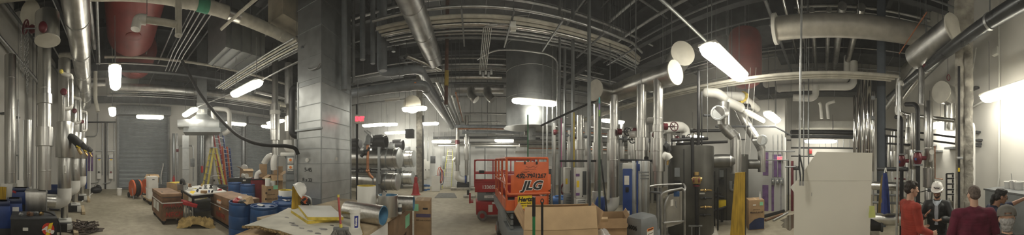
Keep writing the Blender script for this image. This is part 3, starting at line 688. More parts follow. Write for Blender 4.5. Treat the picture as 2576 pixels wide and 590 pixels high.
# red folding stand and tarp
f = FR(470, 6.6); r = f.root('folding_stand', 'red topped folding sawhorse with grey legs leaning at the worktable', 'sawhorse')
put('top_beam', MB().box(f(473, 509), (.42, .08, .1), ry=.25, bev=.01), REDP, r); put('top_beam', MB().box(f(478, 513, -.2), (.42, .08, .1), ry=.25, bev=.01), REDP, r)
for x0, x1, dy in ((461, 459, 0), (469, 467, -.2), (476, 474, 0), (484, 486, -.2)):
    b = f(x1, 565, dy); b.z = .01; put('leg', MB().tube([f(x0, 512, dy), b], .025, 8), COND, r)
f = FR(493, 6.35); mb = MB(); RR = random.Random(11)
n = 34
for i in range(n + 1):
    for j in range(21):
        u, v = -1 + 2 * i / n, -1 + 2 * j / 20; rr_ = sqrt(u * u + v * v) / 1.25
        q_ = V((u * 1.9, v * 1.5, 1.3)); wv = mnoise.noise(q_) * .8; h = .13 * (1 - rr_ ** 2) + .12 * (1 - abs(mnoise.noise(V((u * 1.7 + wv, v * 2.1 - wv, 4)))) * 2.2) * (1 - rr_ ** 4) + .035 * (1 - abs(mnoise.noise(V((u * 4 + wv * 2, v * 4, 9)))) * 2); h *= max(0, min(1, 3.2 - 2.9 * rr_))
        mb.v.append((u * .5 * (1 + .12 * mnoise.noise(V((v * 2, 3, 0)))), v * .30 * (1 + .15 * mnoise.noise(V((u * 2, 7, 0)))), max(.004, h)))
mb.v = [(x + .03 * mnoise.noise(V((x * 9, y * 9, z * 9))), y + .03 * mnoise.noise(V((y * 9, z * 9, x * 9))), z) for x, y, z in mb.v]
for i in range(n):
    for j in range(20): a = i * 21 + j; mb.f.append((a, a + 21, a + 22, a + 1))
mb.v = [tuple(MX.Translation(f.loc) @ MX.Rotation(f.rz, 4, 'Z') @ V(p)) for p in mb.v]
solo('canvas_tarp', mb, TARP, 'crumpled tan canvas tarp heaped on the floor below the red sawhorse', 'tarp', smooth=80)
# brown job box with stickers
ja, jb = G(528, 552), G(583, 588)
r = root('job_box', 'large brown steel job box with a red sticker between worktable and blue drums', 'tool chest', ((ja + jb) / 2).to_3d() + V((-.0, .42, 0)), atan2(jb.y - ja.y, jb.x - ja.x))
jl = (jb - ja).length * 1.08; jh = .84
put('box_body', MB().box((0, 0, jh * .40 + .06), (jl, .72, jh * .66), bev=.012), RUST, r); put('box_lid', MB().box((0, 0, jh * .86), (jl + .03, .75, jh * .26), bev=.02), RUSTT, r); put('box_skid', MB().box((0, -.28, .03), (jl * .96, .08, .06)).box((0, .28, .03), (jl * .96, .08, .06)), DARK, r)
put('seam_strip', MB().box((0, -.372, .52), (jl, .01, .02)), IVORY, r)
k = put('sticker', MB().box((-.12, -.38, .66), (.22, .008, .09)), LBLO, r); text('sticker_lettering', 'NEARY', .10, INKW, k, (-.12, -.387, .64), (pi / 2, -.0, 0), .004, .3)
put('tape_patch', MB().box((-.1, -.364, .47), (.09, .01, .1), bev=.002), LBLO, r)
text('painted_script', 'HAWK', .2, INKR, r, (-.05, -.365, .28), (pi / 2, 0, 0), .004)
# ---- drums
def drum(label, x, yt, px=None, d=None, z=.88, m=BLUE, lid=True, rad=.29, hgt=.88, name='blue_drum', group='blue plastic drums'):
    p = A(x, d); r = root(name, label, 'drum', p, 0, group); h = hgt
    prof = [(rad * .9, 0), (rad * .96, .02), (rad, .10), (rad * 1.02, h * .30), (rad * .985, h * .33), (rad * 1.02, h * .36), (rad * 1.02, h * .62), (rad * .985, h * .65), (rad * 1.02, h * .68), (rad * .99, h * .90), (rad * .95, h * .94), (rad, h * .955), (rad * 1.015, h * .98), (rad, h), (rad * .93, h)]
    prof += [(rad * .91, h * .975), (.02, h * .975)] if lid else [(rad * .92, h * .93), (rad * .90, h * .5), (.02, h * .5)]
    put('drum_body', MB().lathe(prof, n=36), m, r)
    if lid:
        for t in (.9, 4.1): put('bung', MB().lathe([(.04, 0), (.045, .012), (.035, .022), (.01, .022)], (rad * .62 * cos(t), rad * .62 * sin(t), h * .975), 14), BLUEP, r)
    return r
drum('open blue drum full of rubbish beside the brown job box', 607, 505, d=5.25, lid=False)
drum('closed blue drum with torn paper on its lid, nearest to the table corner', 664, 514, d=4.78)
drum('closed blue drum with white label paper on its lid, in front of the yellow slab', 716, 502, d=5.15)
drum('blue drum behind the open one, left of the pair near the doors', 591, 455, d=9.6)
r = drum('blue drum with a white side label, right of the pair near the doors', 623, 458, d=8.9)
put('side_label', MB().box((.16, -.27, .42), (.24, .012, .24), rz=.55), PAPER, r)
drum('blue drum mostly hidden behind the others next to the big duct', 726, 490, d=6.1)
def scrap(label, p, s, m, seed, cat='paper', name='paper_scrap'):
    RR = random.Random(seed); mb = MB(); n = 9; pts = [(s * RR.uniform(.6, 1) * cos(2 * pi * i / n), s * .6 * RR.uniform(.6, 1) * sin(2 * pi * i / n)) for i in range(n)]
    mb.v.append((p[0], p[1], p[2] + .012)); mb.v += [(p[0] + x, p[1] + y, p[2] + RR.uniform(.002, .03)) for x, y in pts]; mb.f += [(0, i + 1, (i + 1) % n + 1) for i in range(n)]
    return solo(name, mb, m, label, cat)
scrap('torn white paper on the lid of the nearest closed drum', PZ(657, 516, .862), .15, PAPER, 1); scrap('second paper piece near the edge of the nearest closed drum lid', PZ(683, 517, .862), .09, PAPER, 2)
scrap('white paper on the lid of the drum before the yellow slab', PZ(721, 504, .862), .14, PAPER, 3); scrap('white paper on the lid of the drum hidden by the big duct', PZ(728, 488, .862), .12, PAPER, 4)
dl = A(607, 5.25)
for i, (dx, dy, z, s, m, lab) in enumerate(((-.12, -.05, .86, .13, REDP, 'red wrapper sticking out of the open blue drum'), (-.16, .06, .88, .10, INKW, 'white wrapper among the rubbish in the open blue drum'), (.15, -.04, .86, .14, BLACK, 'black plastic sticking out of the open blue drum'), (.02, .1, .85, .15, RUST, 'dark scrap in the middle of the open blue drum'))):
    mb = MB(); mb.ball((dl.x + dx, dl.y + dy, z), s, (1, .8, .7), 10, 7); mb.v = [(a + .035 * mnoise.noise(V((a * 19, b * 19, c * 19 + i))), b + .03 * mnoise.noise(V((b * 21, a * 17, c))), c + .04 * mnoise.noise(V((a * 16, c * 17, b * 13)))) for a, b, c in mb.v]
    solo('crumpled_scrap', mb, m, lab, 'rubbish', smooth=20)
mb = MB(); c = V((dl.x + .1, dl.y + .02, .93)); mb.slab([c + V(p) for p in ((-.14, -.1, -.05), (.10, -.12, .0), (.16, .1, .10), (-.08, .12, .07))], .006).slab([c + V(p) for p in ((.10, -.12, .0), (.26, -.1, -.06), (.28, .08, -.04), (.16, .1, .10))], .006)
solo('cardboard_scrap', mb, CARD2, 'torn cardboard flap poking out of the open blue drum', 'cardboard')
# grey bin
p = A(553, 8.6); r = root('rubbish_bin', 'round grey rubbish bin behind the worktable below the yellow ladder', 'bin', p)
put('bin_body', MB().lathe([(.23, 0), (.25, .02), (.285, .82), (.31, .83), (.31, .88), (.28, .88), (.25, .1), (.02, .08)], n=28), CHAR, r)
# ---- ladders
def rail_pair(r, a0, a1, b0, b1, w, m):
    for p, q in ((a0, a1), (b0, b1)):
        put('side_rail', MB().tube([p, q], w, 4), m, r, world=True)
def ladder(name, label, base, top, width, m, rungs, rmat=COND, away=V((0, 1, 0)), wpar=None, taper=.75, rail=.045, depth=.03):
    base, top = V(base), V(top); u = (top - base).normalized(); s = V((1, 0, 0)) if wpar is None else V(wpar).normalized()
    r = root(name, label, 'ladder', (base.x, base.y, 0))
    for sg in (-1, 1):
        a, b = base + s * sg * width / 2, top + s * sg * width / 2 * taper; n_ = u.cross(s).normalized()
        mb = MB(); e = s * .014; g = n_ * rail
        mb.add([a - e - g, a + e - g, a + e + g, a - e + g, b - e - g, b + e - g, b + e + g, b - e + g], [(3, 2, 1, 0), (4, 5, 6, 7), (0, 1, 5, 4), (1, 2, 6, 5), (2, 3, 7, 6), (3, 0, 4, 7)])
        put('side_rail', mb, m, r, world=True)
    for i in range(rungs):
        t = (i + .7) / (rungs + .4); c = base.lerp(top, t); w = width / 2 * (1 + (taper - 1) * t)
        n_ = u.cross(s).normalized(); put('rung', MB().add([c - s * w - n_ * depth, c + s * w - n_ * depth, c + s * w + n_ * depth, c - s * w + n_ * depth, c - s * w - n_ * depth + V((0, 0, .025)), c + s * w - n_ * depth + V((0, 0, .025)), c + s * w + n_ * depth + V((0, 0, .025)), c - s * w + n_ * depth + V((0, 0, .025))], [(3, 2, 1, 0), (4, 5, 6, 7), (0, 1, 5, 4), (1, 2, 6, 5), (2, 3, 7, 6), (3, 0, 4, 7)]), rmat, r, world=True)
    return r
# yellow A-frame ladder seen from its side
f = FR(538, 10.7); tl = f(537, 372); bl, br = f(507, 480), f(571, 480); bl.z = br.z = .02
r = root('stepladder', 'yellow fibreglass A-frame ladder standing open behind the small worktable', 'ladder', f.loc, f.rz + .5)
for nm, b, sg in (('front', bl, -1), ('rear', br, 1)):
    for dy in (-.24, .24):
        a = b + V((0, dy * 1.1, 0)); q = tl + V((sg * .06, dy * .6, 0)); e = V((.045, 0, 0)); g = V((0, .016, 0))
        put('side_rail', MB().add([a - e - g, a + e - g, a + e + g, a - e + g, q - e - g, q + e - g, q + e + g, q - e + g], [(3, 2, 1, 0), (4, 5, 6, 7), (0, 1, 5, 4), (1, 2, 6, 5), (2, 3, 7, 6), (3, 0, 4, 7)]), YEL, r)
    for i in range(7):
        t = (i + .8) / 7.6; c = b.lerp(tl + V((sg * .06, 0, 0)), t); w = .25 * (1.1 - .5 * t); put('step', MB().box(c, (.09, 2 * w, .025)), COND, r)
put('top_cap', MB().box(tl + V((0, 0, .02)), (.26, .36, .05), bev=.01), COND, r)
for i in (1, 2): put('spreader_bar', MB().tube([bl.lerp(tl, .45) + V((0, .2 * (2 * i - 3), 0)), br.lerp(tl, .45) + V((0, .2 * (2 * i - 3), 0))], .012, 6), COND, r)
for i, (xb, xt, yt, d, m, lab) in enumerate(((569, 543, 340, 11.5, REDP, 'red fibreglass extension ladder leaning right of the yellow stepladder'), (575, 555, 338, 11.9, BLUEP, 'blue fibreglass ladder leaning between the red and orange ladders'), (578, 565, 368, 11.2, ORNG, 'orange ladder with white stickers leaning in front of the second door'), (583, 572, 372, 12.1, BLUEP, 'short blue ladder leaning furthest right of the leaning ladders'))):
    b = A(xb, d); t = P(xt, yt, d + .3); r = ladder('extension_ladder', lab, b, t, .40, m, 11, wpar=(-.45, .9, 0), taper=1)
    for k in (.35, .6): put('rail_sticker', MB().box(b.lerp(t, k) + V((.01, -.25, 0)), (.07, .02, .25)), PAPER, r, world=True)
# ---- hanging galvanised hood (unit heater plenum)
f = FR(508, 10.4); r = f.root('air_hood', 'big galvanised sheet-metal hood with duct neck hanging before the roll-up doors', 'duct hood')
def hx(y): return HC + (Y0 - y) / F * 10.4
zb, zm, zt = hx(336), hx(325), hx(306); w = 10.4 / F
put('hood_skirt', MB().box((0, 0, (zb + zm) / 2), (88 * w, 1.3, zm - zb)), GALVD, r)
put('hood_body', MB().box((-.02, 0, (zm + zt) / 2), (84 * w, 1.25, zt - zm), bev=.01), GALV, r)
nk = MB(); a = 58 * w / 2; b = 26 * w / 2
nk.add([(-a, -.6, zt), (a, -.6, zt), (a, .6, zt), (-a, .6, zt), (-b, -.3, hx(290)), (b, -.3, hx(290)), (b, .3, hx(290)), (-b, .3, hx(290))], [(3, 2, 1, 0), (4, 5, 6, 7), (0, 1, 5, 4), (1, 2, 6, 5), (2, 3, 7, 6), (3, 0, 4, 7)]); put('neck', nk, GALV, r)
put('riser_duct', MB().box((0, 0, (hx(290) + hx(262)) / 2), (26 * w, .6, hx(262) - hx(290))), GALV, r); put('riser_collar', MB().box((0, 0, hx(276)), (30 * w, .68, .06)), GALVD, r)
put('upper_duct', MB().box((0, 0, (hx(262) + 7.2) / 2), (24 * w, .56, 7.2 - hx(262))), GALVD, r)
put('side_box', MB().box((-44 * w, -.3, (zm + zt) / 2), (.5, .9, (zt - zm) * .9), bev=.01), GALV, r)
put('control_box', MB().box((2 * w, -.33, hx(282)), (.16, .05, .14), bev=.01), IVORY, r)
pipe('white_pipe_loop', 'white jacketed pipe loop beside the hanging hood', [P(542, 306, 10), P(536, 290, 10), P(536, 272, 10), P(577, 275, 10), P(577, 330, 10), P(560, 336, 10)], .10, PVC, .22)
pipe('black_hose', 'long black hose sagging from the roof to the big duct', [P(458, 152, 7.4), P(500, 232, 7.0), P(540, 283, 6.6), P(570, 316, 6.2), P(600, 343, 5.9), P(640, 360, 5.6), P(680, 366, 5.4), P(720, 366, 5.3), P(744, 372, 5.25), P(750, 388, 5.25)], .045, RUBBER, .3, 'hose')
r = root('power_conduit', 'thin conduit carrying the ceiling lamps from the left to the big duct', 'conduit', P(498, 268, 8.9))
put('conduit_run', MB().tube([P(498, 268, 8.9), P(575, 238, 7.2), P(660, 200, 6.2), P(755, 152, 5.6)], .022, 8), COND, r, world=True)
# wall items between the doors (pixels 430-520)
f = FR(467, 13.9); r = f.root('wall_duct', 'narrow galvanised duct standing on the wall between the roll-up doors', 'duct')
zz = lambda y: HC + (Y0 - y) / F * 13.9
put('duct_run', MB().box((0, 0, (zz(468) + zz(340)) / 2), (.40, .35, zz(340) - zz(468))), GALV, r); put('duct_joint', MB().box((0, 0, zz(372)), (.44, .39, .05)), GALVD, r); put('duct_joint', MB().box((0, 0, zz(425)), (.44, .39, .05)), GALVD, r)
for s, xx in ((-1, 448), (1, 489)): put('side_conduit', MB().tube([(s * .2, -.1, zz(366)), (s * .42, -.1, zz(366)), (s * .47, -.1, zz(376)), (s * .47, -.1, zz(455))], .045, 8, .15), COND, r)
put('pull_box', MB().box((.42, -.12, zz(408)), (.26, .2, .5), bev=.02), STEEL, r); put('alarm_box', MB().box((-.50, -.15, zz(378)), (.16, .12, .16), bev=.01), REDV, r)
for i, (x, wd, m) in enumerate(((437, .16, GALVD), (445, .10, COND), (498, .10, STEEL), (506, .14, GALVD), (512, .09, COND), (517, .2, DARK))):
    riser('wall_conduit', 'vertical ' + ['galvanised strut left of the narrow wall duct, outer', 'conduit left of the narrow wall duct, inner', 'grey conduit right of the narrow wall duct', 'galvanised post left of the yellow stepladder', 'conduit behind the yellow stepladder', 'dark post behind the yellow stepladder'][i], x, 13.8, [(335, 477, wd * F / 13.8, 'conduit_run', m)], n=10)
riser('round_pipe', 'dark round pipe behind the top of the yellow stepladder', 526, 11.0, [(336, 470, 22, 'pipe_run', ALUD)])
r = root('panel_cabinet', 'ivory cabinet standing behind the legs of the yellow stepladder', 'control cabinet', A(538, 12.2), -(538 - X0) / F); put('cabinet_body', MB().box((0, 0, .95), (.38, .3, 1.9), bev=.02), IVORY, r); put('access_hole', MB().lathe([(.06, 0), (.06, .01), (.01, .01)], (0, -.15, .75), 14, (0, -1, 0)), BLACK, r)
for i, (x, y, lab, m) in enumerate(((437, 452, 'red fire extinguisher on the wall left of the narrow duct', REDP), (508, 425, 'red alarm strobe on the post left of the yellow stepladder', REDP))):
    c = P(x, y, 13.72); solo('fire_extinguisher' if i == 0 else 'alarm_strobe', MB().lathe([(.07, -.2), (.08, -.18), (.08, .15), (.03, .22), (.03, .27), (.06, .28)], c, 14) if i == 0 else MB().box(c, (.14, .12, .4), bev=.02), m, lab, 'extinguisher' if i == 0 else 'alarm')
riser('bollard_post', 'grey steel post between the second and third roll-up doors', 612, 15.3, [(318, 470, 8, 'post', STEEL)], n=8)
# tyre-like coil and carton left on the table
r = carton('brown carton with a yellow liner behind the rusty chests', A(446, 9.5, .0), .3, (.85, .55, .88), CARD, ((1, 110, .2),), name='carton')
put('yellow_liner', MB().box((0, 0, .89), (.5, .5, .03), bev=.01), YELB, r)
c = A(459, 7.45, .862); r = root('cable_reel', 'black coil hanging on a galvanised bucket at the left end of the small worktable', 'coil', c)
put('bucket_body', MB().lathe([(.15, 0), (.19, .17), (.2, .19), (.18, .19), (.14, .02)], n=22), COND, r); put('hose_coil', MB().tube([(.2 * cos(t), .0, .17 + .15 * sin(t)) for t in [pi * i / 12 for i in range(13)]], .05, 10), RUBBER, r)
# ---------------------------------------------------------------- corner behind the drums: boxes, bin, lockers
def cpx(label, xl, xr, yt, d, h=None, depth=.5, turn=0.0, m=CARD, z=0.0, flaps=(), open_top=False, name='carton', cat='carton'):
    xm = (xl + xr) / 2; w = (xr - xl) * d / F; f = FR(xm, d); top = f(xm, yt).z; hh = h or (top - z)
    w2 = (w - depth * abs(sin(turn))) / max(.3, cos(turn)) if turn else w
    o = V((sin((xm - X0) / F), cos((xm - X0) / F), 0)) * (depth / 2)
    return carton(label, V((f.loc.x, f.loc.y, top - hh)) + o, f.rz + turn, (max(.15, w2), depth, hh), m, flaps, name=name, cat=cat, open_top=open_top), (max(.15, w2), depth, hh)
dk = root('supply_table', 'dark low table behind the blue drums with a spool and scraps on it', 'table', A(612, 11.2), -(612 - X0) / F)
put('tabletop', MB().box((0, 0, .93), (1.5, .7, .05)), DARK, dk); put('apron', MB().box((0, -.33, .8), (1.4, .03, .22)), BLACK, dk)
for x in (-.68, .68):
    for y in (-.3, .3): put('leg', MB().box((x, y, .455), (.06, .06, .90)), BLACK, dk)
put('price_tag', MB().box((.05, -.352, .86), (.14, .006, .07)), PAPER, dk)
k, s = cpx('open tan carton with bubble wrap on the dark table behind the blue drums', 603, 636, 413, 11.3, .44, .5, .3, CARD2, z=.96, flaps=((0, 120, .2), (3, 60, .22)), open_top=True); k.location.z = .956
put('bubble_wrap', MB().ball((-.1, 0, .5), .2, (1, .6, .8), 12, 8), CLEAR, k)
sp = root('white_spool', 'white cable spool lying on the dark table in front of the carton', 'spool', A(616, 10.95, .956)); put('spool_core', MB().cyl((-.14, 0, .12), (.14, 0, .12), .07, 18), PVC, sp)
for s in (-1, 1): put('spool_flange', MB().cyl((s * .14, 0, .12), (s * .17, 0, .12), .12, 22), PVC, sp)
solo('pipe_offcut', MB().cyl(A(590, 10.9, .98), A(602, 10.9, .98), .03, 12), COND, 'short pipe offcut lying left of the white spool', 'pipe')
solo('pipe_offcut', MB().cyl(A(622, 10.75, .99), A(634, 10.8, .99), .035, 12), PVC, 'white pipe offcut lying right of the white spool', 'pipe')
# red canvas bin
f = FR(650, 9.4); r = f.root('canvas_bin', 'dark red canvas bin with a black rim standing beyond the blue drums', 'bin')
put('bin_body', MB().box((0, 0, .56), (.56, .56, .98), bev=.04, taper=1.12), mat('red canvas', (.20, .012, .02), .8, 0, .25, 3), r); put('bin_rim', MB().tube([(-.32, -.32, 1.06), (.32, -.32, 1.06), (.32, .32, 1.06), (-.32, .32, 1.06)], .025, 8, closed=True), BLACK, r)
put('bin_base', MB().box((0, 0, .05), (.6, .6, .08), bev=.02), BLACK, r)
def elbow_jacket(label, p, s, ang, tilt=0):
    M = MX.Translation(p) @ MX.Rotation(ang, 4, 'Z') @ MX.Rotation(tilt, 4, 'Y'); mb = MB()
    mb.tube([M @ V((0, 0, 0)), M @ V((0, 0, s * .55)), M @ V((s * .12, 0, s * .9)), M @ V((s * .55, 0, s * 1.1))], s * .28, 18, s * .5, rr=None); return solo('jacket_elbow', mb, PVC, label, 'pipe cover')
elbow_jacket('small white pipe cover standing in the red canvas bin', A(645, 9.4, .98), .34, 1.0)
k, s = cpx('tall brown carton behind the red canvas bin', 652, 672, 412, 10.2, None, .4, .1, CARD)
elbow_jacket('large white curved pipe cover lying on the tall brown carton behind the red canvas bin', P(664, 411, 10.35), .5, .6, .55)
k, s = cpx('brown carton with open flaps against the grey lockers', 673, 710, 440, 8.7, None, .55, .25, CARD, flaps=((0, 140, .25), (3, 120, .3), (1, 60, .3)), open_top=True)
text('box_print', 'Micro-Lok', .08, INKD, k, (-.05, -.278, s[2] - .25), (pi / 2, 0, 0), .001)
elbow_jacket('white cone-shaped pipe cover standing in the carton by the lockers', P(689, 426, 8.8), .42, 2.0, -.2)
k, s = cpx('plain brown carton stacked high behind the carton with open flaps', 688, 712, 418, 9.5, None, .5, -.2, CARD)
k, s = cpx('large upright printed carton with a green label beside the red bin', 657, 702, 467, 7.4, None, .50, .35, CARD, open_top=True)
put('green_label', MB().box((.10, -s[1] / 2 - .003, s[2] - .05), (.16, .006, .13)), LBLG, k); put('hand_hole', MB().box((-s[0] * .25, -s[1] / 2 - .002, s[2] - .12), (.1, .008, .03), bev=.002), BLACK, k)
text('box_print', 'Micro-Lok HP', .10, INKD, k, (.02, -s[1] / 2 - .002, s[2] - .42), (pi / 2, 0, 0), .002); text('box_print', 'Johns Manville', .045, INKD, k, (-.05, -s[1] / 2 - .002, s[2] - .28), (pi / 2, 0, 0)); put('box_logo', MB().cyl((-.22, -s[1] / 2, s[2] - .22), (-.22, -s[1] / 2 - .004, s[2] - .22), .035, 16), INKD, k)
for i in range(3): text('box_print', ('pipe insulation', 'with ASJ', '1 in. x 4 in.')[i], .035, INKD, k, (0, -s[1] / 2 - .002, s[2] - .52 - .06 * i), (pi / 2, 0, 0))
def roll(label, x, yb, yt, d, rad, m=WHITE, core=YELB, lean=(0, 0), z0=None, wall=.035, name='insulation_roll'):
    f = FR(x, d); a = f(x, yb); b = f(x, yt); a.z = a.z if z0 is None else z0; r = root(name, label, 'insulation roll', (f.loc.x, f.loc.y, a.z), f.rz); h = b.z - a.z
    put('roll_jacket', MB().lathe([(rad * .99, 0), (rad, .01), (rad, h - .005), (rad * .98, h)], n=32, caps=False), m, r)
    put('yellow_core', MB().lathe([(rad * .985, .01), (rad * .985, h), (rad - wall, h), (rad - wall, .02), (.001, .02)], n=32), core, r, 'yellow fibre core')
    return r, h
kz = k.location
for i, (dx, dy, top, m) in enumerate(((-.10, -.05, 1.22, WHITE), (.12, .06, 1.12, WHITE), (.02, .14, 1.16, CREAM))):
    q = WM(k) @ V((dx, dy, .0)); r = root('insulation_roll', ['white insulation roll standing highest in the large upright carton', 'white insulation roll at the right in the large upright carton', 'cream insulation roll at the back of the large upright carton'][i], 'insulation roll', (q.x, q.y, .012)); put('roll_jacket', MB().lathe([(.09, 0), (.09, top), (.06, top), (.06, .02)], n=24), m, r); put('yellow_core', MB().lathe([(.088, top - .01), (.088, top + .002), (.06, top + .002), (.06, top - .01)], n=24, caps=False), YELB, r)
q = WM(k) @ V((.18, -.08, .0)); solo('wood_offcut', MB().tube([q + V((0, 0, .05)), q + V((-.12, .02, s[2] + .12))], .02, 6), CHAR, 'dark stick leaning in the large upright carton', 'stick')
roll('white insulation roll with yellow end standing behind the closed drums', 718, 540, 477, 6.2, .19, z0=0)
# grey lockers / cart with signs
f = FR(724, 7.7); r = f.root('wire_cart', 'grey tubular cart with two white sign plates standing left of the big duct', 'cart')
zt_ = f(724, 392).z
for x in (-.34, -.05, .22): put('cart_post', MB().tube([(x, 0, .0), (x, 0, zt_)], .02, 8), STEEL, r)
put('top_loop', MB().tube([(-.34, 0, zt_ - .1), (-.34, 0, zt_ + .02), (-.1, 0, zt_ + .02), (-.05, 0, zt_ - .1)], .02, 8, .08), STEEL, r)
put('side_panel', MB().box((.09, .02, zt_ / 2 + .05), (.27, .5, zt_ - .1), bev=.01), GRYB, r)
for i, y in enumerate((403, 421)):
    z = f(724, y).z; sg = put('sign_plate', MB().box((.09, -.235, z), (.19, .012, .19), bev=.003), PAPER, r); put('red_mark', MB().cyl((.09, -.243, z + .02), (.09, -.247, z + .02), .045, 12), LBLO, sg); text('sign_print', ('NOTICE', 'DANGER')[i], .04, REDV, sg, (.09, -.245, z - .055), (pi / 2, 0, 0))
put('shelf_bar', MB().box((.09, -.24, f(724, 432).z), (.30, .02, .03)), STEEL, r); put('shelf_bar', MB().box((.09, -.24, f(724, 450).z), (.30, .02, .03)), STEEL, r)
put('tool_on_top', MB().box((.0, .05, zt_ + .06), (.5, .25, .12), bev=.03), IVORY, r)
riser('tall_pipe', 'tall bright aluminium pipe with wide sleeve rising left of the big duct', 692, 9.8, [(110, 470, 16, 'riser_pipe', ALU), (262, 352, 24, 'pipe_sleeve'), (278, 288, 27, 'white_band', PVC)])
riser('tall_pipe', 'aluminium pipe with a white elbow just left of the big duct', 726, 8.6, [(258, 360, 13, 'riser_pipe'), (292, 330, 19, 'pipe_sleeve'), (160, 262, 20, 'upper_pipe', ALUD)])
pipe('white_elbow', 'white jacketed elbow under the aluminium pipe left of the big duct', [P(723, 352, 8.6), P(723, 372, 8.6), P(745, 382, 8.7)], .16, PVC, .2)
pipe('black_pipe', 'black pipe with an elbow running down left of the big duct', [P(760, 222, 7.4), P(738, 222, 7.4), P(735, 230, 7.4), P(735, 338, 7.4), P(752, 342, 7.4)], .11, BLACK, .14)
riser('grey_post', 'slim grey conduit standing against the left side of the big duct', 744, 5.6, [(350, 520, 7, 'post', COND)], n=8)
# ---------------------------------------------------------------- the big galvanised duct
DX0, DX1, DY0, DY1 = -3.91, -3.17, 4.0, 5.3
bd = root('vertical_duct', 'big rectangular galvanised duct rising through the roof behind the long worktable', 'duct', ((DX0 + DX1) / 2, (DY0 + DY1) / 2, 0))
cxm, cym = (DX0 + DX1) / 2, (DY0 + DY1) / 2; w_, d_ = DX1 - DX0, DY1 - DY0
put('duct_section', MB().box((0, 0, 1.05), (w_, d_, 2.1)), GALV, bd); put('duct_section', MB().box((0, 0, 2.86), (w_ - .004, d_ - .004, 1.5)), GALV, bd); put('duct_section', MB().box((0, 0, 5.65), (w_ - .002, d_ - .002, 4.1)), GALVD, bd)  # top section takes a darker sheet: its dimmer light put into the colour
for z in (.55, .95, 1.32, 1.75, 2.1, 2.36, 2.74, 3.13, 3.6, 3.72, 4.25, 4.9, 5.5): put('standing_seam', MB().box((0, 0, z), (w_ + .018, d_ + .018, .016)), GALVD, bd)
for sx in (-1, 1):
    for sy in (-1, 1): put('corner_strip', MB().box((sx * w_ / 2, sy * d_ / 2, 1.9), (.025, .025, 3.7)), GALVD, bd)
put('flange_band', MB().box((0, -d_ / 2 - .02, 2.55), (w_ + .1, .05, .05), bev=.005), GALVD, bd)
put('test_port', MB().lathe([(.05, 0), (.05, .02), (.02, .022)], (-.05, -d_ / 2, 1.83), 16, (0, -1, 0)), WHITEP, bd)
text('marker_writing', '5-45', .13, INK, bd, (-.02, -d_ / 2 - .009, 1.6), (pi / 2, 0, 0)); text('marker_writing', '8 x 22', .12, INK, bd, (-.05, -d_ / 2 - .009, 1.36), (pi / 2, 0, 0))
put('sticker', MB().box((w_ / 2 + .004, -.05, 1.86), (.006, .09, .08)), PAPER, bd)
put('hanger_strap', MB().tube([(-.0, -d_ / 2 - .03, 3.98), (.1, -d_ / 2 - .06, 3.9), (.3, -d_ / 2 - .06, 3.9), (.37, -d_ / 2 - .03, 4.0)], .016, 6, .1), COND, bd)
for z in (4.55,): put('beam_angle', MB().box((-.2, -d_ / 2 - .02, z), (.05, .04, .05)), STEEL, bd)
# exit sign on its black post
pipe('black_post', 'black square post standing right of the big duct carrying the exit sign', [A(898, 5.9), P(898, 262, 5.9)], .032, BLACK, n=4)
f = FR(905, 5.75); r = f.root('exit_sign', 'lit red EXIT sign hanging beside the big duct', 'exit sign'); r.location.z = f(905, 309).z
hh = f(905, 289).z - f(905, 309).z; put('sign_body', MB().box((0, .03, hh / 2), (.26, .05, hh + .03), bev=.008), IVORY, r); put('sign_face', MB().box((0, .0, hh / 2), (.25, .012, hh), bev=.003), PAPER, r)
text('exit_lettering', 'EXIT', .155, REDE, r, (0, -.012, hh / 2), (pi / 2, 0, 0), .006, 0, .72)
put('hanger_rod', MB().cyl((-.05, .03, hh), (-.05, .03, hh + .9), .01, 6), STEEL, r)
# ---------------------------------------------------------------- long worktable and what lies on it
TZ = .95
wt2 = root('long_worktable', 'long worn timber worktable in front of the big duct', 'table', (-2.05, 3.2, 0))
put('tabletop', MB().box((0, 0, TZ - .025), (1.62, 2.35, .05), bev=.006), mat('worn plywood', (.40, .32, .21), .75, 0, .2, 3), wt2)
for x in (-.75, .52):
    for y in (-1.08, .0): put('leg', MB().box((x, y, .45), (.09, .09, .90)), WOOD, wt2)
put('rail', MB().box((0, -1.1, .82), (1.5, .05, .12)), WOOD, wt2); put('white_side_panel', MB().box((.80, -.6, .46), (.03, 1.05, .88)), WHITE, wt2)
# broken sheet of board lying on it
sh = [PZ(612, 566, .985), PZ(648, 566, .985), PZ(672, 573, .985), PZ(700, 578, .985), PZ(745, 593, .985), V((-1.55, 1.35, .985)), V((-1.12, 1.75, .985)), V((-1.2, 2.3, .985)), V((-1.5, 2.75, .985)), PZ(905, 543, .985), PZ(770, 510, .985), PZ(741, 523, .985), PZ(725, 521, .985), PZ(690, 538, .985)]
r = root('drywall_sheet', 'broken white sheet of board with a ragged brown edge on the long worktable', 'board', (-2.1, 2.1, .95))
put('sheet_core', MB().slab([p - V((0, 0, .006)) for p in sh], .029), GYPS, r, world=True); put('paper_face', MB().slab([p.lerp(V((-2.1, 2.3, .985)), .02) for p in sh], .005), DRYW, r, world=True)
RR = random.Random(5); mb = MB()
edge = [sh[0], sh[1], sh[2], sh[3], sh[4], sh[5]]
for a, b in zip(edge, edge[1:]):
    n = max(2, int((b - a).length / .02))
    for i in range(n):
        c = a.lerp(b, i / n); mb.ball((c.x + RR.uniform(-.014, .014), c.y + RR.uniform(-.02, .006), c.z - .022 + RR.uniform(-.005, .005)), RR.uniform(.013, .026), (1, 1, .7), 7, 5)
put('ragged_edge', mb, GYPS, r, world=True)
st = mat('grey smear', (.26, .25, .24), .9, 0, .3, 9)
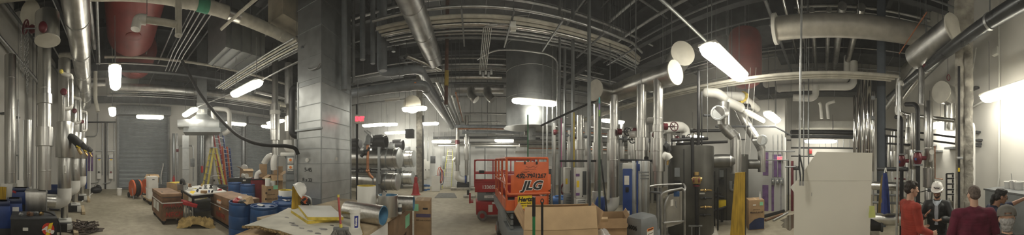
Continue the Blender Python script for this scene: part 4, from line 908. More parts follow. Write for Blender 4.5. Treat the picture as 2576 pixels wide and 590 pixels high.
for i, (x, y, s) in enumerate(((722, 546, .05), (735, 560, .06), (742, 566, .075), (760, 573, .05), (780, 580, .06), (812, 575, .07), (835, 566, .04), (800, 586, .06))):
    c = PZ(x, y, .986); RR2 = random.Random(i); mb = MB(); n = 12; mb.v += [(c.x + s * RR2.uniform(.5, 1.1) * cos(2 * pi * j / n), c.y + s * RR2.uniform(.3, .7) * sin(2 * pi * j / n), .9865) for j in range(n)]; mb.f.append(tuple(range(n))); put('smear_stain', mb, st, r, world=True)
# cardboard under the broken sheet
f = FR(650, 2.75); r = f.root('cardboard_sheet', 'tan cardboard flap sticking out under the broken sheet', 'cardboard')
put('flap_sheet', MB().slab([PZ(585, 592, .86), PZ(690, 600, .86), PZ(700, 577, .86), PZ(642, 569, .90)], .008), CARD2, r, world=True)
r = carton('brown carton with yellow offcuts under the broken sheet', V((-2.35, 1.62, .0)), -.7, (.62, .4, .82), CARDD, open_top=True); put('yellow_offcut', MB().box((.1, -.05, .72), (.3, .2, .2), rz=.4, bev=.02), YELB, r)
def yslab(label, cs, zb, t, m=WHITE):
    r = root('insulation_board', label, 'insulation board', PZ(*cs[0], zb)); top = zb + t
    pts = [PZ(x, y, top) for x, y in cs]
    put('yellow_core', MB().slab([p - V((0, 0, .004)) for p in pts], t - .004), YELB, r, world=True); put('white_facing', MB().slab(pts, .005), m, r, world=True)
yslab('lower yellow-edged insulation board on the broken white sheet', ((732, 527), (765, 519), (858, 545), (774, 554)), .986, .045, DRYW)
yslab('upper yellow-edged insulation board with clean white top, stacked askew', ((750, 515), (832, 516), (864, 544), (774, 544)), 1.033, .045)
# hand brush with a red handle
f = FR(856, 2.30); b0 = f(858, 573); r = root('bench_brush', 'grey bristle broom with a red handle at the front of the table', 'broom', (f.loc.x, f.loc.y, .99), f.rz); o = b0.z - .99
def lb(x, y): p = f(x, y); return V((p.x, 0, p.z - .99))
put('handle', MB().tube([lb(857, 566), lb(851, 492)], .011, 10), mat('pink red handle', (.45, .09, .09), .5, 0, .15, 5), r)
put('ferrule', MB().tube([lb(858, 574), lb(857, 562)], .017, 10), YEL, r); put('handle_tip', MB().tube([lb(851.3, 495), lb(851, 489)], .0125, 10), YEL, r)
mb = MB(); RR = random.Random(2)
for i in range(260):
    u = RR.uniform(-1, 1); v = RR.uniform(-1, 1); t = lb(858, 573); mb.tube([t + V((u * .06, v * .02, 0)), t + V((u * .13 + RR.uniform(-.015, .015), v * .05, min(-.02, -t.z * RR.uniform(.8, 1.0))))], .0035, 3, caps=False)
put('bristles', mb, mat('grey bristle', (.20, .19, .17), .9, 0, .3, 30), r, kind='stuff'); put('brush_block', MB().box(lb(858, 574), (.16, .05, .03), bev=.01), STEEL, r)
# label bucket
f = FR(893.5, 2.85); zb = f(893, 573).z; r = root('plastic_bucket', 'white plastic bucket with a blue label on the long worktable', 'bucket', (f.loc.x, f.loc.y, TZ), f.rz); h = f(893, 524).z - TZ; rad = 13.2 * 2.85 / F
put('bucket_body', MB().lathe([(rad * .84, 0), (rad * .86, .006), (rad * .98, h * .82), (rad * 1.06, h * .83), (rad * 1.06, h * .9), (rad, h * .91)], n=28), WHITEP, r); put('bucket_lid', MB().lathe([(rad * 1.05, h * .90), (rad * 1.07, h * .93), (rad * 1.05, h), (rad * .9, h * .985)], n=28), WHITEP, r)
lb_ = put('blue_label', MB().lathe([(rad * .90, h * .18), (rad * .965, h * .72)], n=40, caps=False), INKB, r)
# trim the label to a narrow strip facing the room
bm = bmesh.new(); bm.from_mesh(lb_.data); bmesh.ops.delete(bm, geom=[q for q in bm.faces if not (q.calc_center_median().y < 0 and abs(q.calc_center_median().x - .012) < .022)], context='FACES'); bm.to_mesh(lb_.data); bm.free()
for v in lb_.data.vertices: v.co.x *= 1.02; v.co.y *= 1.03
text('label_lettering', 'Grotta', .036, INKW, r, (.012, -rad * 1.0, h * .45), MX(((0, -1, 0), (0, 0, -1), (1, 0, 0))), .002)
put('handle', MB().tube([(rad * 1.05 * cos(t), -rad * .8 * abs(sin(t)) , h * .85 - rad * .5 * sin(t)) for t in [pi * i / 12 for i in range(13)]], .003, 5), COND, r)
# foil tubes
def foil_tube(label, a, b, rad, m=FOIL):
    a, b = V(a), V(b); r = root('foil_tube', label, 'insulation tube', (a + b) / 2 - V((0, 0, rad))); L = (b - a).length
    put('tube_jacket', MB().lathe([(rad, 0), (rad * 1.01, L * .5), (rad, L)], a, 36, b - a, caps=False), m, r, world=True); put('blue_lining', MB().lathe([(rad - .002, .003), (rad - .012, .001), (rad - .014, L), (rad - .001, L - .003)], a, 36, b - a, caps=False), TEAL, r, world=True); return r
rad = .132; a = PZ(866, 526, TZ + rad); a = A(872, 3.42, TZ + rad + .002); b = A(965, 3.06, TZ + rad + .002); foil_tube('silver foil tube with blue lining, the nearer one on the long worktable', a, b, rad)
a = A(952, 4.1, TZ + .128); b = A(1041, 3.95, TZ + .128); foil_tube('silver foil tube at the far end of the long worktable', a, b, .125)
roll('white insulation roll with yellow core standing on the long worktable', 922, 515, 466, 3.75, .155, z0=TZ)
f = FR(976, 3.62); r = root('metal_collar', 'open sheet-metal collar with a bent tab standing on the long worktable', 'duct collar', (f.loc.x, f.loc.y, TZ)); hh = f(976, 489).z - TZ
put('collar_wall', MB().lathe([(.158, 0), (.16, .01), (.16, hh), (.154, hh), (.152, .01)], n=36, caps=False), ALU, r); put('blue_lining', MB().lathe([(.151, .012), (.152, hh - .004)], n=36, caps=False), TEAL, r); put('bent_tab', MB().slab([(-.05, -.155, hh - .01), (.02, -.158, hh - .01), (.03, -.13, hh + .05), (-.03, -.12, hh + .085)], .003), ALU, r)
f = FR(1006, 3.72); r = root('spray_can', 'small spray can standing beside the metal collar on the long worktable', 'spray can', (f.loc.x, f.loc.y, TZ)); hh = .185
put('can_body', MB().lathe([(.032, 0), (.034, .004), (.034, hh * .78), (.03, hh * .83), (.014, hh * .87)], n=20), IVORY, r); put('can_cap', MB().lathe([(.016, hh * .86), (.016, hh), (.01, hh * 1.01)], n=16), COND, r); put('can_label', MB().lathe([(.0345, hh * .2), (.0345, hh * .6)], n=20, caps=False), CHAR, r)
# yellow slab with a hard hat, orange saw
f = FR(744, 3.95); r = f.root('yellow_slab', 'stained yellow board standing upright between the drums and the table', 'board'); zt_ = f(747, 468).z
put('board_core', MB().prism([(-.115, 0), (.10, 0), (.085, zt_), (-.06, zt_)], -.02, .03, MX.Rotation(pi / 2, 4, 'X')), YELD, r)
f = FR(750, 3.86); c = f(750, 482); r = root('hard_hat', 'white hard hat hanging on top of the stained yellow board', 'hard hat', (f.loc.x, f.loc.y, c.z - .0), f.rz + .4)
def hard_hat(r, s=1.0, M=None, m=WHITEP):
    M = M or MX()
    n = 28; mb = MB(); prof = [(.150, 0), (.149, .03), (.140, .075), (.115, .115), (.07, .138), (.002, .147)]
    for q, z in prof:
        for i in range(n):
            a = 2 * pi * i / n; mb.v.append((q * .87 * cos(a), q * sin(a), z))
    for k in range(len(prof) - 1):
        for i in range(n): j = (i + 1) % n; mb.f.append((k * n + i, k * n + j, (k + 1) * n + j, (k + 1) * n + i))
    mb.v = [tuple(M @ V(p)) for p in mb.v]; put('hat_shell', mb, m, r)
    br = MB(); o = []
    for i in range(n):
        a = 2 * pi * i / n; fr = max(0, -sin(a)) ** 2
        for q, z in ((1.0, .0), (1.09 + .30 * fr, -.012 - .02 * fr), (1.09 + .30 * fr, -.018 - .02 * fr), (1.0, -.008)): br.v.append(tuple(M @ V((.150 * .87 * q * cos(a), .150 * q * sin(a), z))))
    for i in range(n):
        j = (i + 1) % n
        for k in range(4): l = (k + 1) % 4; br.f.append((i * 4 + k, i * 4 + l, j * 4 + l, j * 4 + k))
    put('hat_brim', br, m, r)
    rd = MB()
    for x in (-.03, 0, .03): rd.tube([M @ V((x, .135 * cos(t), .02 + .132 * sin(t))) for t in [.35 + (pi - .7) * i / 12 for i in range(13)]], .006, 6)
    put('crown_ridge', rd, m, r)
hard_hat(r, M=MX.Translation((0, 0, .03)) @ MX.Rotation(.95, 4, 'Y') @ MX.Rotation(.25, 4, 'X') @ MX.Scale(.95, 4))
f = FR(768, 3.9); r = f.root('power_saw', 'orange and black power saw with a grey guard lying behind the yellow-edged boards', 'power tool'); c = f(767, 499); r.location.z = .95
c = V((0, 0, c.z - .95)); put('saw_body', MB().box(c + V((-.01, 0, 0)), (.10, .12, .15), ry=-.6, bev=.02), ORNG, r); put('motor_cover', MB().cyl(c + V((.06, -.06, -.04)), c + V((.06, .06, -.04)), .05, 16), BLACK, r); put('blade_guard', MB().tube([c + V((-.06, -.05, .07)), c + V((.03, -.07, .06)), c + V((.10, -.06, 0)), c + V((.10, -.05, -.1))], .016, 8, .06), COND, r); put('grip', MB().tube([c + V((-.08, .0, -.05)), c + V((-.03, 0, -.1)), c + V((.06, 0, -.12))], .02, 8, .05), BLACK, r); put('saw_lettering', MB().box(c + V((-.02, -.068, 0)), (.07, .004, .04), ry=-.6), INK, r)
put('saw_foot', MB().box((0, 0, (c.z - .12) / 2), (.22, .14, c.z - .12)), DARK, r)
# two big cartons at the table's right end
r = carton('brown carton with teal stripe and green label under the long worktable', V((-1.41, 3.86, 0)), 0, (.40, 1.10, .895), CARDD)
put('green_label', MB().box((.203, .2, .70), (.006, .27, .22)), LBLG, r); put('teal_stripe', MB().box((.203, -.1, .30), (.006, .92, .16)), mat('teal print', (.03, .10, .08), .7, 0, .1, 5), r); put('dark_panel', MB().box((.203, -.22, .10), (.006, .6, .2)), CHAR, r); text('box_print', 'Foamular', .10, INKD, r, (.204, -.05, .50), MX(((0, 0, 1), (1, 0, 0), (0, 1, 0))), .001)
r = carton('tall brown carton with a hand hole at the right end of the table', V((-1.06, 4.74, 0)), .1, (.32, .46, 1.0), CARD)
put('hand_hole', MB().box((.07, -.232, .84), (.10, .006, .035), bev=.002), BLACK, r); put('green_label', MB().box((-.12, -.232, .86), (.10, .006, .14)), LBLG, r); put('purple_stripe', MB().box((.03, -.232, .70), (.3, .006, .07)), mat('violet print', (.09, .07, .14), .7, 0, .1, 5), r); text('box_print', 'PIPE INSULATION', .04, INKD, r, (.04, -.233, .6), (pi / 2, 0, 0))
# ---------------------------------------------------------------- chillers
def chiller(xe, y, label, first):
    r = root('chiller', label, 'chiller', (xe - 2, y, 0), 0, 'chillers by the ribbed wall'); L = 4.2
    def barrel(nm, z, rad, xe_, dy=0):
        b = put(nm, MB().lathe([(rad * .6, -L), (rad, -L + .05), (rad, -.62)], (2 + xe_, dy, z), 36, (1, 0, 0)), ALU, r)
        put('tube_sheet', MB().lathe([(rad * 1.07, -.66), (rad * 1.07, -.60)], (2 + xe_, dy, z), 36, (1, 0, 0)), GALVD, b); put('water_box', MB().lathe([(rad * 1.0, -.6), (rad * 1.0, -.3), (rad * 1.05, -.29), (rad * 1.05, -.24), (rad * .98, -.23), (rad * .98, -.12), (rad * 1.03, -.11), (rad * 1.03, -.06)], (2 + xe_, dy, z), 36, (1, 0, 0)), ALU, b)
        put('end_cap', MB().lathe([(rad * 1.0, -.06), (rad * .98, -.02), (rad * .6, .02), (.01, .03)], (2 + xe_, dy, z), 36, (1, 0, 0)), GALV, b)
    barrel('upper_barrel', 1.93, .54, 0); barrel('lower_barrel', .69, .45, -.12, .1)
    for x in (-1.7, .9): put('support_frame', MB().box((x, 0, .66), (.12, 1.0, 1.3)).box((x, .0, .06), (.24, 1.1, .12)), GRYB, r)
    put('black_rail', MB().box((-.6, -.52, 1.34), (3.4, .08, .08)).box((-.6, -.52, 1.18), (3.4, .05, .05)), BLACK, r)
    for x in (-1.6, -.9, -.2, .5): put('bracket', MB().box((x, -.5, 1.26), (.06, .06, .16)), BLACK, r)
    put('strap_post', MB().box((1.02, -.5, 1.55), (.14, .14, 1.9), bev=.01), GALVD, r)
    cm = put('compressor', MB().cyl((.40, -.1, 2.80), (1.25, -.1, 2.80), .30, 20).lathe([(.33, 0), (.33, .05)], (1.2, -.1, 2.80), 20, (1, 0, 0)).box((.8, -.1, 3.07), (.5, .4, .16), bev=.03).box((.8, -.1, 2.53), (.6, .35, .2), bev=.02), BLACK, r)
    put('junction_box', MB().box((.55, -.42, 2.88), (.2, .12, .22), bev=.02), CHAR, cm); put('cooling_fin', MB().box((.85, -.1, 3.16), (.4, .3, .03)), CHAR, cm)
    put('compressor', MB().cyl((-1.0, -.1, 2.74), (-.3, -.1, 2.74), .25, 18).box((-.6, -.1, 2.97), (.4, .35, .14), bev=.03).box((-.6, -.1, 2.50), (.5, .35, .2), bev=.02), BLACK, r)
    put('suction_elbow', MB().tube([(.12, -.2, 2.40), (.12, -.2, 2.75), (.28, -.2, 2.95), (.42, -.2, 2.95)], .12, 16, .18).flange((.12, -.2, 2.5), (0, 0, 1), .2, .05), GRYB, r)
    put('gauge_panel', MB().box((1.55, -.1, 2.55), (.3, .25, .3), bev=.02), GALV, r); put('small_box', MB().box((1.9, .46, 1.9), (.03, .2, .4)), PAPER, r)
    for i in range(2): put('riser_conduit', MB().tube([(-1.35 + i * .2, .1, 2.9), (-1.35 + i * .2, .1, 3.6 + .1 * i), (-1.7 + i * .2, .1, 3.9)], .05, 8, .3), COND, r)
    return r
chiller(-3.72, 11.2, 'big silver chiller barrel pair with black compressors, nearer one right of the exit sign', 1)
chiller(-3.70, 14.1, 'second silver chiller barrel pair close to the white ribbed wall', 0)
r = root('copper_relief_line', 'copper pipe with a black valve standing before the nearer chiller', 'pipe', A(925, 10.3)); q = lambda x, y: P(x, y, 10.3)
put('copper_run', MB().tube([q(925, 360), q(925, 428), q(930, 440), q(938, 447)], .065, 14, .1), COPPER, r, world=True); put('black_valve', MB().tube([q(908, 394), q(915, 384), q(925, 379), q(928, 370)], .075, 12, .1).ball(q(918, 384), .12), BLACK, r, world=True)
put('flange', MB().flange(q(925, 362), (0, 0, 1), .2, .05).tube([q(925, 360), q(926, 345), q(931, 340)], .11, 12, .1), GRYB, r, world=True); put('copper_elbow', MB().ball(q(925, 429), .1), COPPER, r, world=True); put('pipe_foot', MB().cyl(q(938, 447), V((*A(940, 10.3)[:2], .0)), .03, 8), STEEL, r, world=True)
r = root('second_exit_sign', 'small lit EXIT sign between the two chillers on the far wall', 'exit sign', P(1002, 378, 15.0)); put('sign_body', MB().box((0, 0, .13), (.36, .08, .26), bev=.01), IVORY, r); text('exit_lettering', 'EXIT', .17, REDE, r, (0, -.045, .13), (pi / 2, 0, 0), .006, 0, .8)
r = root('black_speaker_box', 'black box hanging under the roof above the second chiller', 'speaker', P(1031, 336, 13.2)); put('box_body', MB().box((0, 0, 0), (.46, .4, .52), bev=.02), BLACK, r); put('hanger_rod', MB().cyl((0, 0, .2), (0, 0, 3.6), .012, 6), STEEL, r)
f = FR(1055, 13.2); r = f.root('concrete_column', 'tall concrete column right of the chillers', 'column'); put('column_shaft', MB().box((0, 0, ZC / 2), (.36, .4, ZC), bev=.02), CONC, r); put('strap', MB().box((0, 0, f(1055, 370).z), (.40, .44, .05)), STEEL, r)
riser('black_post', 'dark pipe running down beside the concrete column', 1064, 12.9, [(290, 480, 4, 'pipe_run', BLACK)], n=8)
# red cone with an extinguisher on it
f = FR(1046, 12.0); r = f.root('red_stand', 'red cone-shaped stand beside the concrete column', 'stand'); put('stand_body', MB().lathe([(.25, 0), (.25, .03), (.2, .05), (.11, .62)], n=24), REDP, r)
e = root('fire_extinguisher', 'red fire extinguisher standing on the red cone-shaped stand', 'extinguisher', f.loc + V((0, 0, .622))); put('cylinder', MB().lathe([(.08, 0), (.09, .02), (.09, .28), (.04, .34)], n=20), REDP, e); put('valve_head', MB().lathe([(.03, .33), (.035, .38), (.02, .42)], n=12).box((.05, 0, .41), (.12, .03, .025)), BLACK, e); put('hose', MB().tube([(.03, 0, .37), (.13, 0, .32), (.12, -.02, .1)], .012, 6, .06), RUBBER, e)
for i, (x, h, lab) in enumerate(((1070, .36, 'blue paint pail on the floor left of the white leaning board'), (1077, .3, 'smaller blue pail beside the first blue pail'))):
    p = G(x, 479 - i * 2); r = root('paint_pail', lab, 'pail', p); put('pail_body', MB().lathe([(.11, 0), (.12, h), (.125, h + .01), (.02, h + .005)], n=20), mat('pail blue', (.06, .17, .42), .5, 0, .1, 5), r); put('pail_label', MB().lathe([(.123, h * .3), (.126, h * .7)], n=20, caps=False), PAPER, r)
f = FR(1096, 13.3); r = f.root('white_board', 'white board leaning by the far aisle left of the yellow stepladder', 'board'); put('board_sheet', MB().box((0, .06, .45), (.50, .04, .90), rx=-.08), WHITE, r); put('blue_tape', MB().box((.05, .10, .915), (.12, .05, .02)), BLUEP, r)
f = FR(1110, 14.0); r = f.root('hose_hanger', 'orange-red hoses hanging on a rack behind the yellow stepladder', 'hose'); 
for i in range(3): put('hose_loop', MB().tube([(-.1 + .07 * i + .12 * cos(t), .05 * i, .95 + .45 * sin(t) - .1 * i) for t in [2 * pi * k / 16 for k in range(16)]], .022, 6, closed=True), (ORNG, REDP, BLUEP)[i], r)
put('rack_post', MB().box((-.02, .08, .75), (.05, .05, 1.5)), STEEL, r)
ladder('stepladder', 'tall yellow stepladder with white treads standing at the far aisle wall', G(1124, 474.5) + V((0, 0, .02)), P(1133, 374, 14.9), .60, mat('lime yellow', (.62, .62, .05), .45, 0, .08, 5), 9, INKW, taper=.5, rail=.035, depth=.06)
lr = bpy.data.objects['stepladder.001']
for s in (-1, 1): put('rear_leg', MB().tube([G(1137, 473) + V((s * .26 - .12, .45, .02)), P(1134, 378, 14.95) + V((s * .15, 0, 0))], .02, 4), lr.children[0].data.materials[0], lr, world=True)
put('top_cap', MB().box(P(1133, 374, 14.9), (.34, .2, .06), bev=.01), lr.children[0].data.materials[0], lr, world=True)
# far pumps
r, f = riser('pump_riser', 'aluminium riser with a big white elbow right of the yellow stepladder', 1151, 14.2, [(290, 436, 10, 'riser_pipe'), (382, 414, 13, 'pipe_sleeve'), (352, 362, 11, 'red_clamp', REDV)])
put('white_elbow', MB().tube([f(1150, 430), f(1150, 443), f(1158, 450), f(1170, 452)], .21, 18, .3), PVC, r); put('blue_flange', MB().cyl(f(1169, 451), f(1173, 451), .27, 22), BLUEP, r); put('branch', MB().tube([f(1148, 396), f(1140, 404)], .10, 12), PVC, r)
put('pump_body', MB().box(f(1165, 468), (.8, .5, .26), bev=.04).cyl(f(1150, 463), f(1180, 463), .16, 16), BLACK, r); put('pump_pad', MB().box((f(1165, 476).x, 0, .07), (1.5, 1.0, .14), bev=.01), CONC, r)
riser('pump_riser', 'aluminium riser without an elbow beside the far white-elbow riser', 1174, 14.1, [(290, 440, 10, 'riser_pipe'), (368, 402, 13, 'pipe_sleeve'), (344, 362, 15, 'upper_sleeve'), (440, 474, 3, 'stand_leg', STEEL)])
riser('steel_post', 'slim steel post on a small concrete base in the far aisle', 1182, 13.4, [(360, 480, 3.5, 'post', COND)], n=8)
f = FR(1180, 11.3); r = f.root('sump_base', 'small concrete base with a short black post in the aisle', 'plinth'); put('base_block', MB().box((0, 0, .05), (.55, .7, .1), bev=.02), CONC, r); put('black_post', MB().cyl((-.05, 0, .1), (-.05, 0, .34), .06, 12), BLACK, r)
p = [G(x, y) for x, y in ((1093, 497), (1150, 497), (1143, 485), (1104, 485))]; solo('floor_mat', MB().slab([q + V((0, 0, .012)) for q in p], .012), mat('grey floor mat', (.13, .13, .12), .8, 0, .15, 6), 'dark grey rectangular mat lying on the aisle floor', 'mat')
# far wall clutter in the aisle
for i, (x, y0, y1, w, h, d, m, lab) in enumerate(((1067, 400, 452, .30, 0, 14.6, IVORY, 'ivory electrical cabinet on the far wall, left of two'), (1076, 405, 447, .26, 0, 14.8, IVORY, 'ivory electrical cabinet on the far wall, right of two'), (1089, 392, 410, .34, 0, 15.2, CHAR, 'dark grey box on the far wall above the white leaning board'), (1117, 392, 425, .2, 0, 15.3, GALVD, 'grey panel on the far wall behind the yellow stepladder'))):
    f = FR(x, d); r = f.root('wall_cabinet', lab, 'control cabinet'); a, b = f(x, y1), f(x, y0); put('cabinet_body', MB().box((0, 0, (a.z + b.z) / 2), (w, .22, b.z - a.z), bev=.012), m, r); put('cabinet_door', MB().box((0, -.12, (a.z + b.z) / 2), (w * .86, .015, (b.z - a.z) * .9), bev=.004), m, r); put('door_handle', MB().box((w * .3, -.135, (a.z + b.z) / 2), (.03, .02, .1)), BLACK, r); put('feed_conduit', MB().cyl((0, 0, b.z), (0, 0, b.z + 1.6), .03, 8), COND, r)
# white tank cabinet behind the red lift
f = FR(1247, 10.6); r = f.root('plastic_wrapped_unit', 'tall pale unit wrapped in plastic film behind the red scissor lift', 'machine'); put('unit_body', MB().box((0, 0, 1.05), (.8, .7, 2.1), bev=.03), mat('film wrapped white', (.62, .63, .62), .25, 0, .1, 2, .2, 9), r)
for z in (.7, 1.2, 1.55): put('film_fold', MB().box((0, -.345, z), (.82, .03, .02)), WHITEP, r)
put('frame_post', MB().box((-.5, -.1, 1.2), (.06, .06, 2.4)), GALVD, r); put('frame_post', MB().box((.5, -.1, 1.2), (.06, .06, 2.4)), GALVD, r); put('frame_beam', MB().box((0, -.1, 2.42), (1.9, .08, .08)), GALVD, r)
# ---------------------------------------------------------------- scissor lifts
def lift(name, label, loc, rz, L, W, m, dz=.95, top=1.95, wheels=.16, chm=None):
    r = root(name, label, 'scissor lift', loc, rz); hx, hy = L / 2, W / 2
    put('chassis', MB().box((0, 0, .36), (L * .96, W * .9, .40), bev=.03), chm or m, r)
    for x in (-1, 1):
        for y in (-1, 1):
            w = put('wheel', MB().lathe([(wheels * .7, -.05), (wheels, -.035), (wheels, .035), (wheels * .7, .05)], (x * L * .38, y * W * .46, wheels), 22, (0, 1, 0)), mat('grey tyre', (.22, .20, .19), .8, 0, .2, 6), r); put('hub_cap', MB().lathe([(wheels * .5, -.06), (wheels * .45, .06)], (x * L * .38, y * W * .46, wheels), 14, (0, 1, 0)), m, w)
    for i in range(5):
        z = .59 + i * (dz - .66) / 5; put('scissor_arm', MB().box((0, -hy * .7, z + .02), (L * .9, .05, (dz - .66) / 5 * .85), ry=.012 * (-1) ** i, bev=.006), GRYB, r); put('scissor_arm', MB().box((0, hy * .7, z + .02), (L * .9, .05, (dz - .66) / 5 * .85), ry=-.012 * (-1) ** i, bev=.006), GRYB, r)
    put('deck', MB().box((0, 0, dz - .02), (L, W, .06), bev=.01), GRYB, r)
    put('toe_board', MB().box((0, -hy, dz + .08), (L, .03, .18)), m, r); put('toe_board', MB().box((0, hy, dz + .08), (L, .03, .18)), m, r); put('toe_board', MB().box((-hx, 0, dz + .08), (.03, W, .18)), m, r); put('toe_board', MB().box((hx, 0, dz + .08), (.03, W, .18)), m, r)
    for y in (-hy, hy):
        for x in (-hx, -hx * .33, hx * .33, hx): put('rail_post', MB().tube([(x, y, dz), (x, y, top)], .021, 8), m, r)
        put('top_rail', MB().tube([(-hx, y, dz + .4), (-hx, y, top), (hx, y, top), (hx, y, dz + .4)], .022, 8, .07), m, r); put('mid_rail', MB().tube([(-hx, y, (dz + top) / 2), (hx, y, (dz + top) / 2)], .02, 8), m, r)
    for x in (-hx, hx): put('end_rail', MB().tube([(x, -hy, top), (x, hy, top)], .022, 8), m, r); put('end_rail', MB().tube([(x, -hy, (dz + top) / 2), (x, hy, (dz + top) / 2)], .02, 8), m, r)
    return r
r = lift('scissor_lift', 'red scissor lift with white numbers on its platform side', (.98, 7.25, 0), 0, 1.85, .78, REDP, 1.02, 1.83, .15)
put('side_panel', MB().box((0, -.41, 1.0), (1.85, .03, .27), bev=.005), REDP, r)
text('number_lettering', '1330SE', .145, INKW, r, (-.50, -.427, 1.01), (pi / 2, 0, 0), .004); 
k = put('badge_frame', MB().box((.18, -.427, 1.01), (.50, .006, .14), bev=.003), INKW, r); text('badge_lettering', 'MEC', .115, REDV, k, (.18, -.432, 1.01), (pi / 2, 0, 0), .006)
k = put('arm_plate', MB().box((-.25, -.36, .76), (1.2, .03, .30), bev=.01), GRYB, r); text('unit_number', 'S10957', .075, INK, k, (-.48, -.377, .83), (pi / 2, 0, 0), .002); put('owner_label', MB().box((-.38, -.378, .72), (.52, .005, .075)), INKW, k); [text('owner_lettering', w_, .058, INKB, k, (x_, -.382, .72), (pi / 2, 0, 0)) for w_, x_ in (('United', -.48), ('Rentals', -.28))]
for x in (-.45, -.05): put('data_plate', MB().box((x, -.357, .36), (.13, .006, .22)), PAPER, r)
put('web_strip', MB().box((-.15, -.357, .52), (.5, .006, .06)), INKW, r); text('web_lettering', 'www.unitedrentals.com', .035, INKB, r, (-.15, -.362, .52), (pi / 2, 0, 0)); put('entry_step', MB().box((-1.03, 0, .52), (.12, .4, .04)).box((-1.08, -.19, .62), (.05, .05, .26)).box((-1.08, .19, .62), (.05, .05, .26)), REDP, r)
put('control_box', MB().box((-.72, -.36, 1.47), (.16, .1, .1), bev=.02), BLACK, r); put('inner_hoop', MB().tube([(-.2, -.25, 1.05), (-.2, -.25, 1.5), (.1, -.25, 1.5), (.1, -.25, 1.05)], .02, 8, .08), REDP, r)
c = WM(r) @ V((.0, .05, 1.055)); solo('insulation_sheets', MB().box(c + V((-.15, 0, .03)), (.55, .5, .06), rz=.2, bev=.01), YELB, 'yellow insulation sheets lying on the red lift platform', 'insulation board'); mb = MB(); mb.ball(c + V((.40, -.05, .14)), .18, (1.2, .9, .75), 14, 9); mb.v = [(a + .03 * mnoise.noise(V((a * 14, b * 14, d_ * 14))), b, max(1.056, d_ + .03 * mnoise.noise(V((b * 14, a * 13, 3))))) for a, b, d_ in mb.v]; solo('plastic_bag', mb, CREAM, 'cream bag heaped on the red lift platform', 'bag')
# orange lift: near end faces us
o = lift('scissor_lift', 'orange scissor lift with a large orange panel in the middle of the hall', (.97, 4.88, 0), pi / 2, 1.85, .76, ORNG, .95, 1.865, .16, GRYB)
def ol(x, z, off=0.0): return V((-.925 - off, -x, z))        # panel coordinates: x to the right as we see it
fx = MX(((0, 0, -1), (-1, 0, 0), (0, 1, 0)))
pn = put('orange_panel', MB().box(ol(.06, 1.52, .03), (.03, .62, .56), bev=.006).box(ol(.06, 1.40, .028), (.03, .74, .34), bev=.006).box(ol(.06, 1.05, .03), (.03, .60, .26), bev=.006), ORNG, o)
text('number_lettering', '452-79-1267', .108, INK, pn, ol(.06, 1.545, .05), fx, .003, 0, 1.0)
k = text('logo_outline', 'JLG', .215, INKW, pn, ol(.065, 1.375, .048), fx, .017, .30, 1.12); text('logo_lettering', 'JLG', .215, INK, pn, ol(.065, 1.375, .054), fx, .007, .30, 1.12)
lb2 = put('yellow_label', MB().box(ol(-.06, 1.09, .05), (.006, .26, .23)), LBLY, o); text('label_lettering', 'Hertz', .105, INK, lb2, ol(-.06, 1.135, .055), fx, .005, .2); text('label_lettering', 'Equipment Rental', .032, INK, lb2, ol(-.06, 1.07, .055), fx, .001); text('label_lettering', '1-800-456-6659', .026, INK, lb2, ol(-.06, 1.025, .055), fx)
sc = MB(); RR = random.Random(8)
for i in range(4):
    x0, z0 = RR.uniform(-.2, .1), 1.62 + .045 * (i % 3); sc.tube([ol(x0 + .035 * t, z0 + RR.uniform(-.014, .014), .0475) for t in range(RR.randint(4, 8))], .0025, 3)
put('marker_scrawl', sc, INK, pn)
for x in (-.06, .16): put('clip', MB().box(ol(x, 1.78, .05), (.02, .03, .05)), BLACK, pn); put('drip_mark', MB().box(ol(x - .05, 1.57, .047), (.003, .02, .07)), INK, pn)
put('coiled_cable', MB().tube([ol(.40 + .018 * cos(t), 1.3 - t * .0075, .06 + .018 * sin(t)) for t in [i * .7 for i in range(80)]], .006, 5), RUBBER, o)
put('side_gate_rail', MB().tube([ol(-.36, 1.62, -.9), ol(-.36, 1.24, -.05), ol(-.36, 1.235, .06), ol(.4, 1.235, .06)], .025, 8, .06), ORNG, o); put('timber_rail', MB().box(V((.1, .40, .84)), (1.9, .05, .2)), GRYB, o)
put('rear_hood', MB().box(V((.3, 0, 1.25)), (.4, .5, .5), bev=.03), REDP, o)
# ---------------------------------------------------------------- cartons and poles in front of the lift
r = carton('large open tan carton with raised flaps in front of the orange lift', V((.92, 2.30, 0)), -.30, (.74, .52, 1.15), CARD2, ((0, -14, .22), (3, 28, .20), (2, -28, .18), (1, 20, .17)), open_top=True)
bk = [k for k in r.children if k.name.startswith('flap')]
for k in bk[1:]: k.data.materials[0] = CARDD if False else CARD
def pole(label, x, yt, d, m, m2=None, lean=0, grip=.0, rad=.011):
    b = A(x, d); t = P(x + lean, yt, d); r = root('tool_pole', label, 'pole', b); put('shaft', MB().cyl(b, t.lerp(b, .0), rad, 12), m, r, world=True)
    if m2: put('grip', MB().cyl(b.lerp(t, 1 - grip), t + V((0, 0, .004)), rad * 1.15, 12), m2, r, world=True)
    return r
r = pole('green pole with a black end standing before the large open carton', 1343, 496, 1.86, GREEN, BLACK, 0, .10, .0125)
r = pole('black pole with a hanging loop standing before the large open carton', 1364, 507, 1.84, BLACK, None, 0, 0, .010); put('hanging_loop', MB().tube([P(1364, 505, 1.84) + V((.013 * cos(t), 0, .018 * sin(t))) for t in [2 * pi * i / 14 for i in range(14)]], .004, 6, closed=True), BLACK, r, world=True)
mb = MB(); c = A(1512, 2.5, .96)
for i in range(25):
    for j in range(17):
        u, v = -1 + i / 12, -1 + j / 8; h = max(0, 1 - u * u * .8 - v * v * .9); mb.v.append((c.x + u * .17, c.y + v * .2, c.z - .16 + .26 * h ** .6 + .05 * mnoise.noise(V((u * 3, v * 3, 2)))))
for i in range(24):
    for j in range(16): a = i * 17 + j; mb.f.append((a, a + 17, a + 18, a + 1))
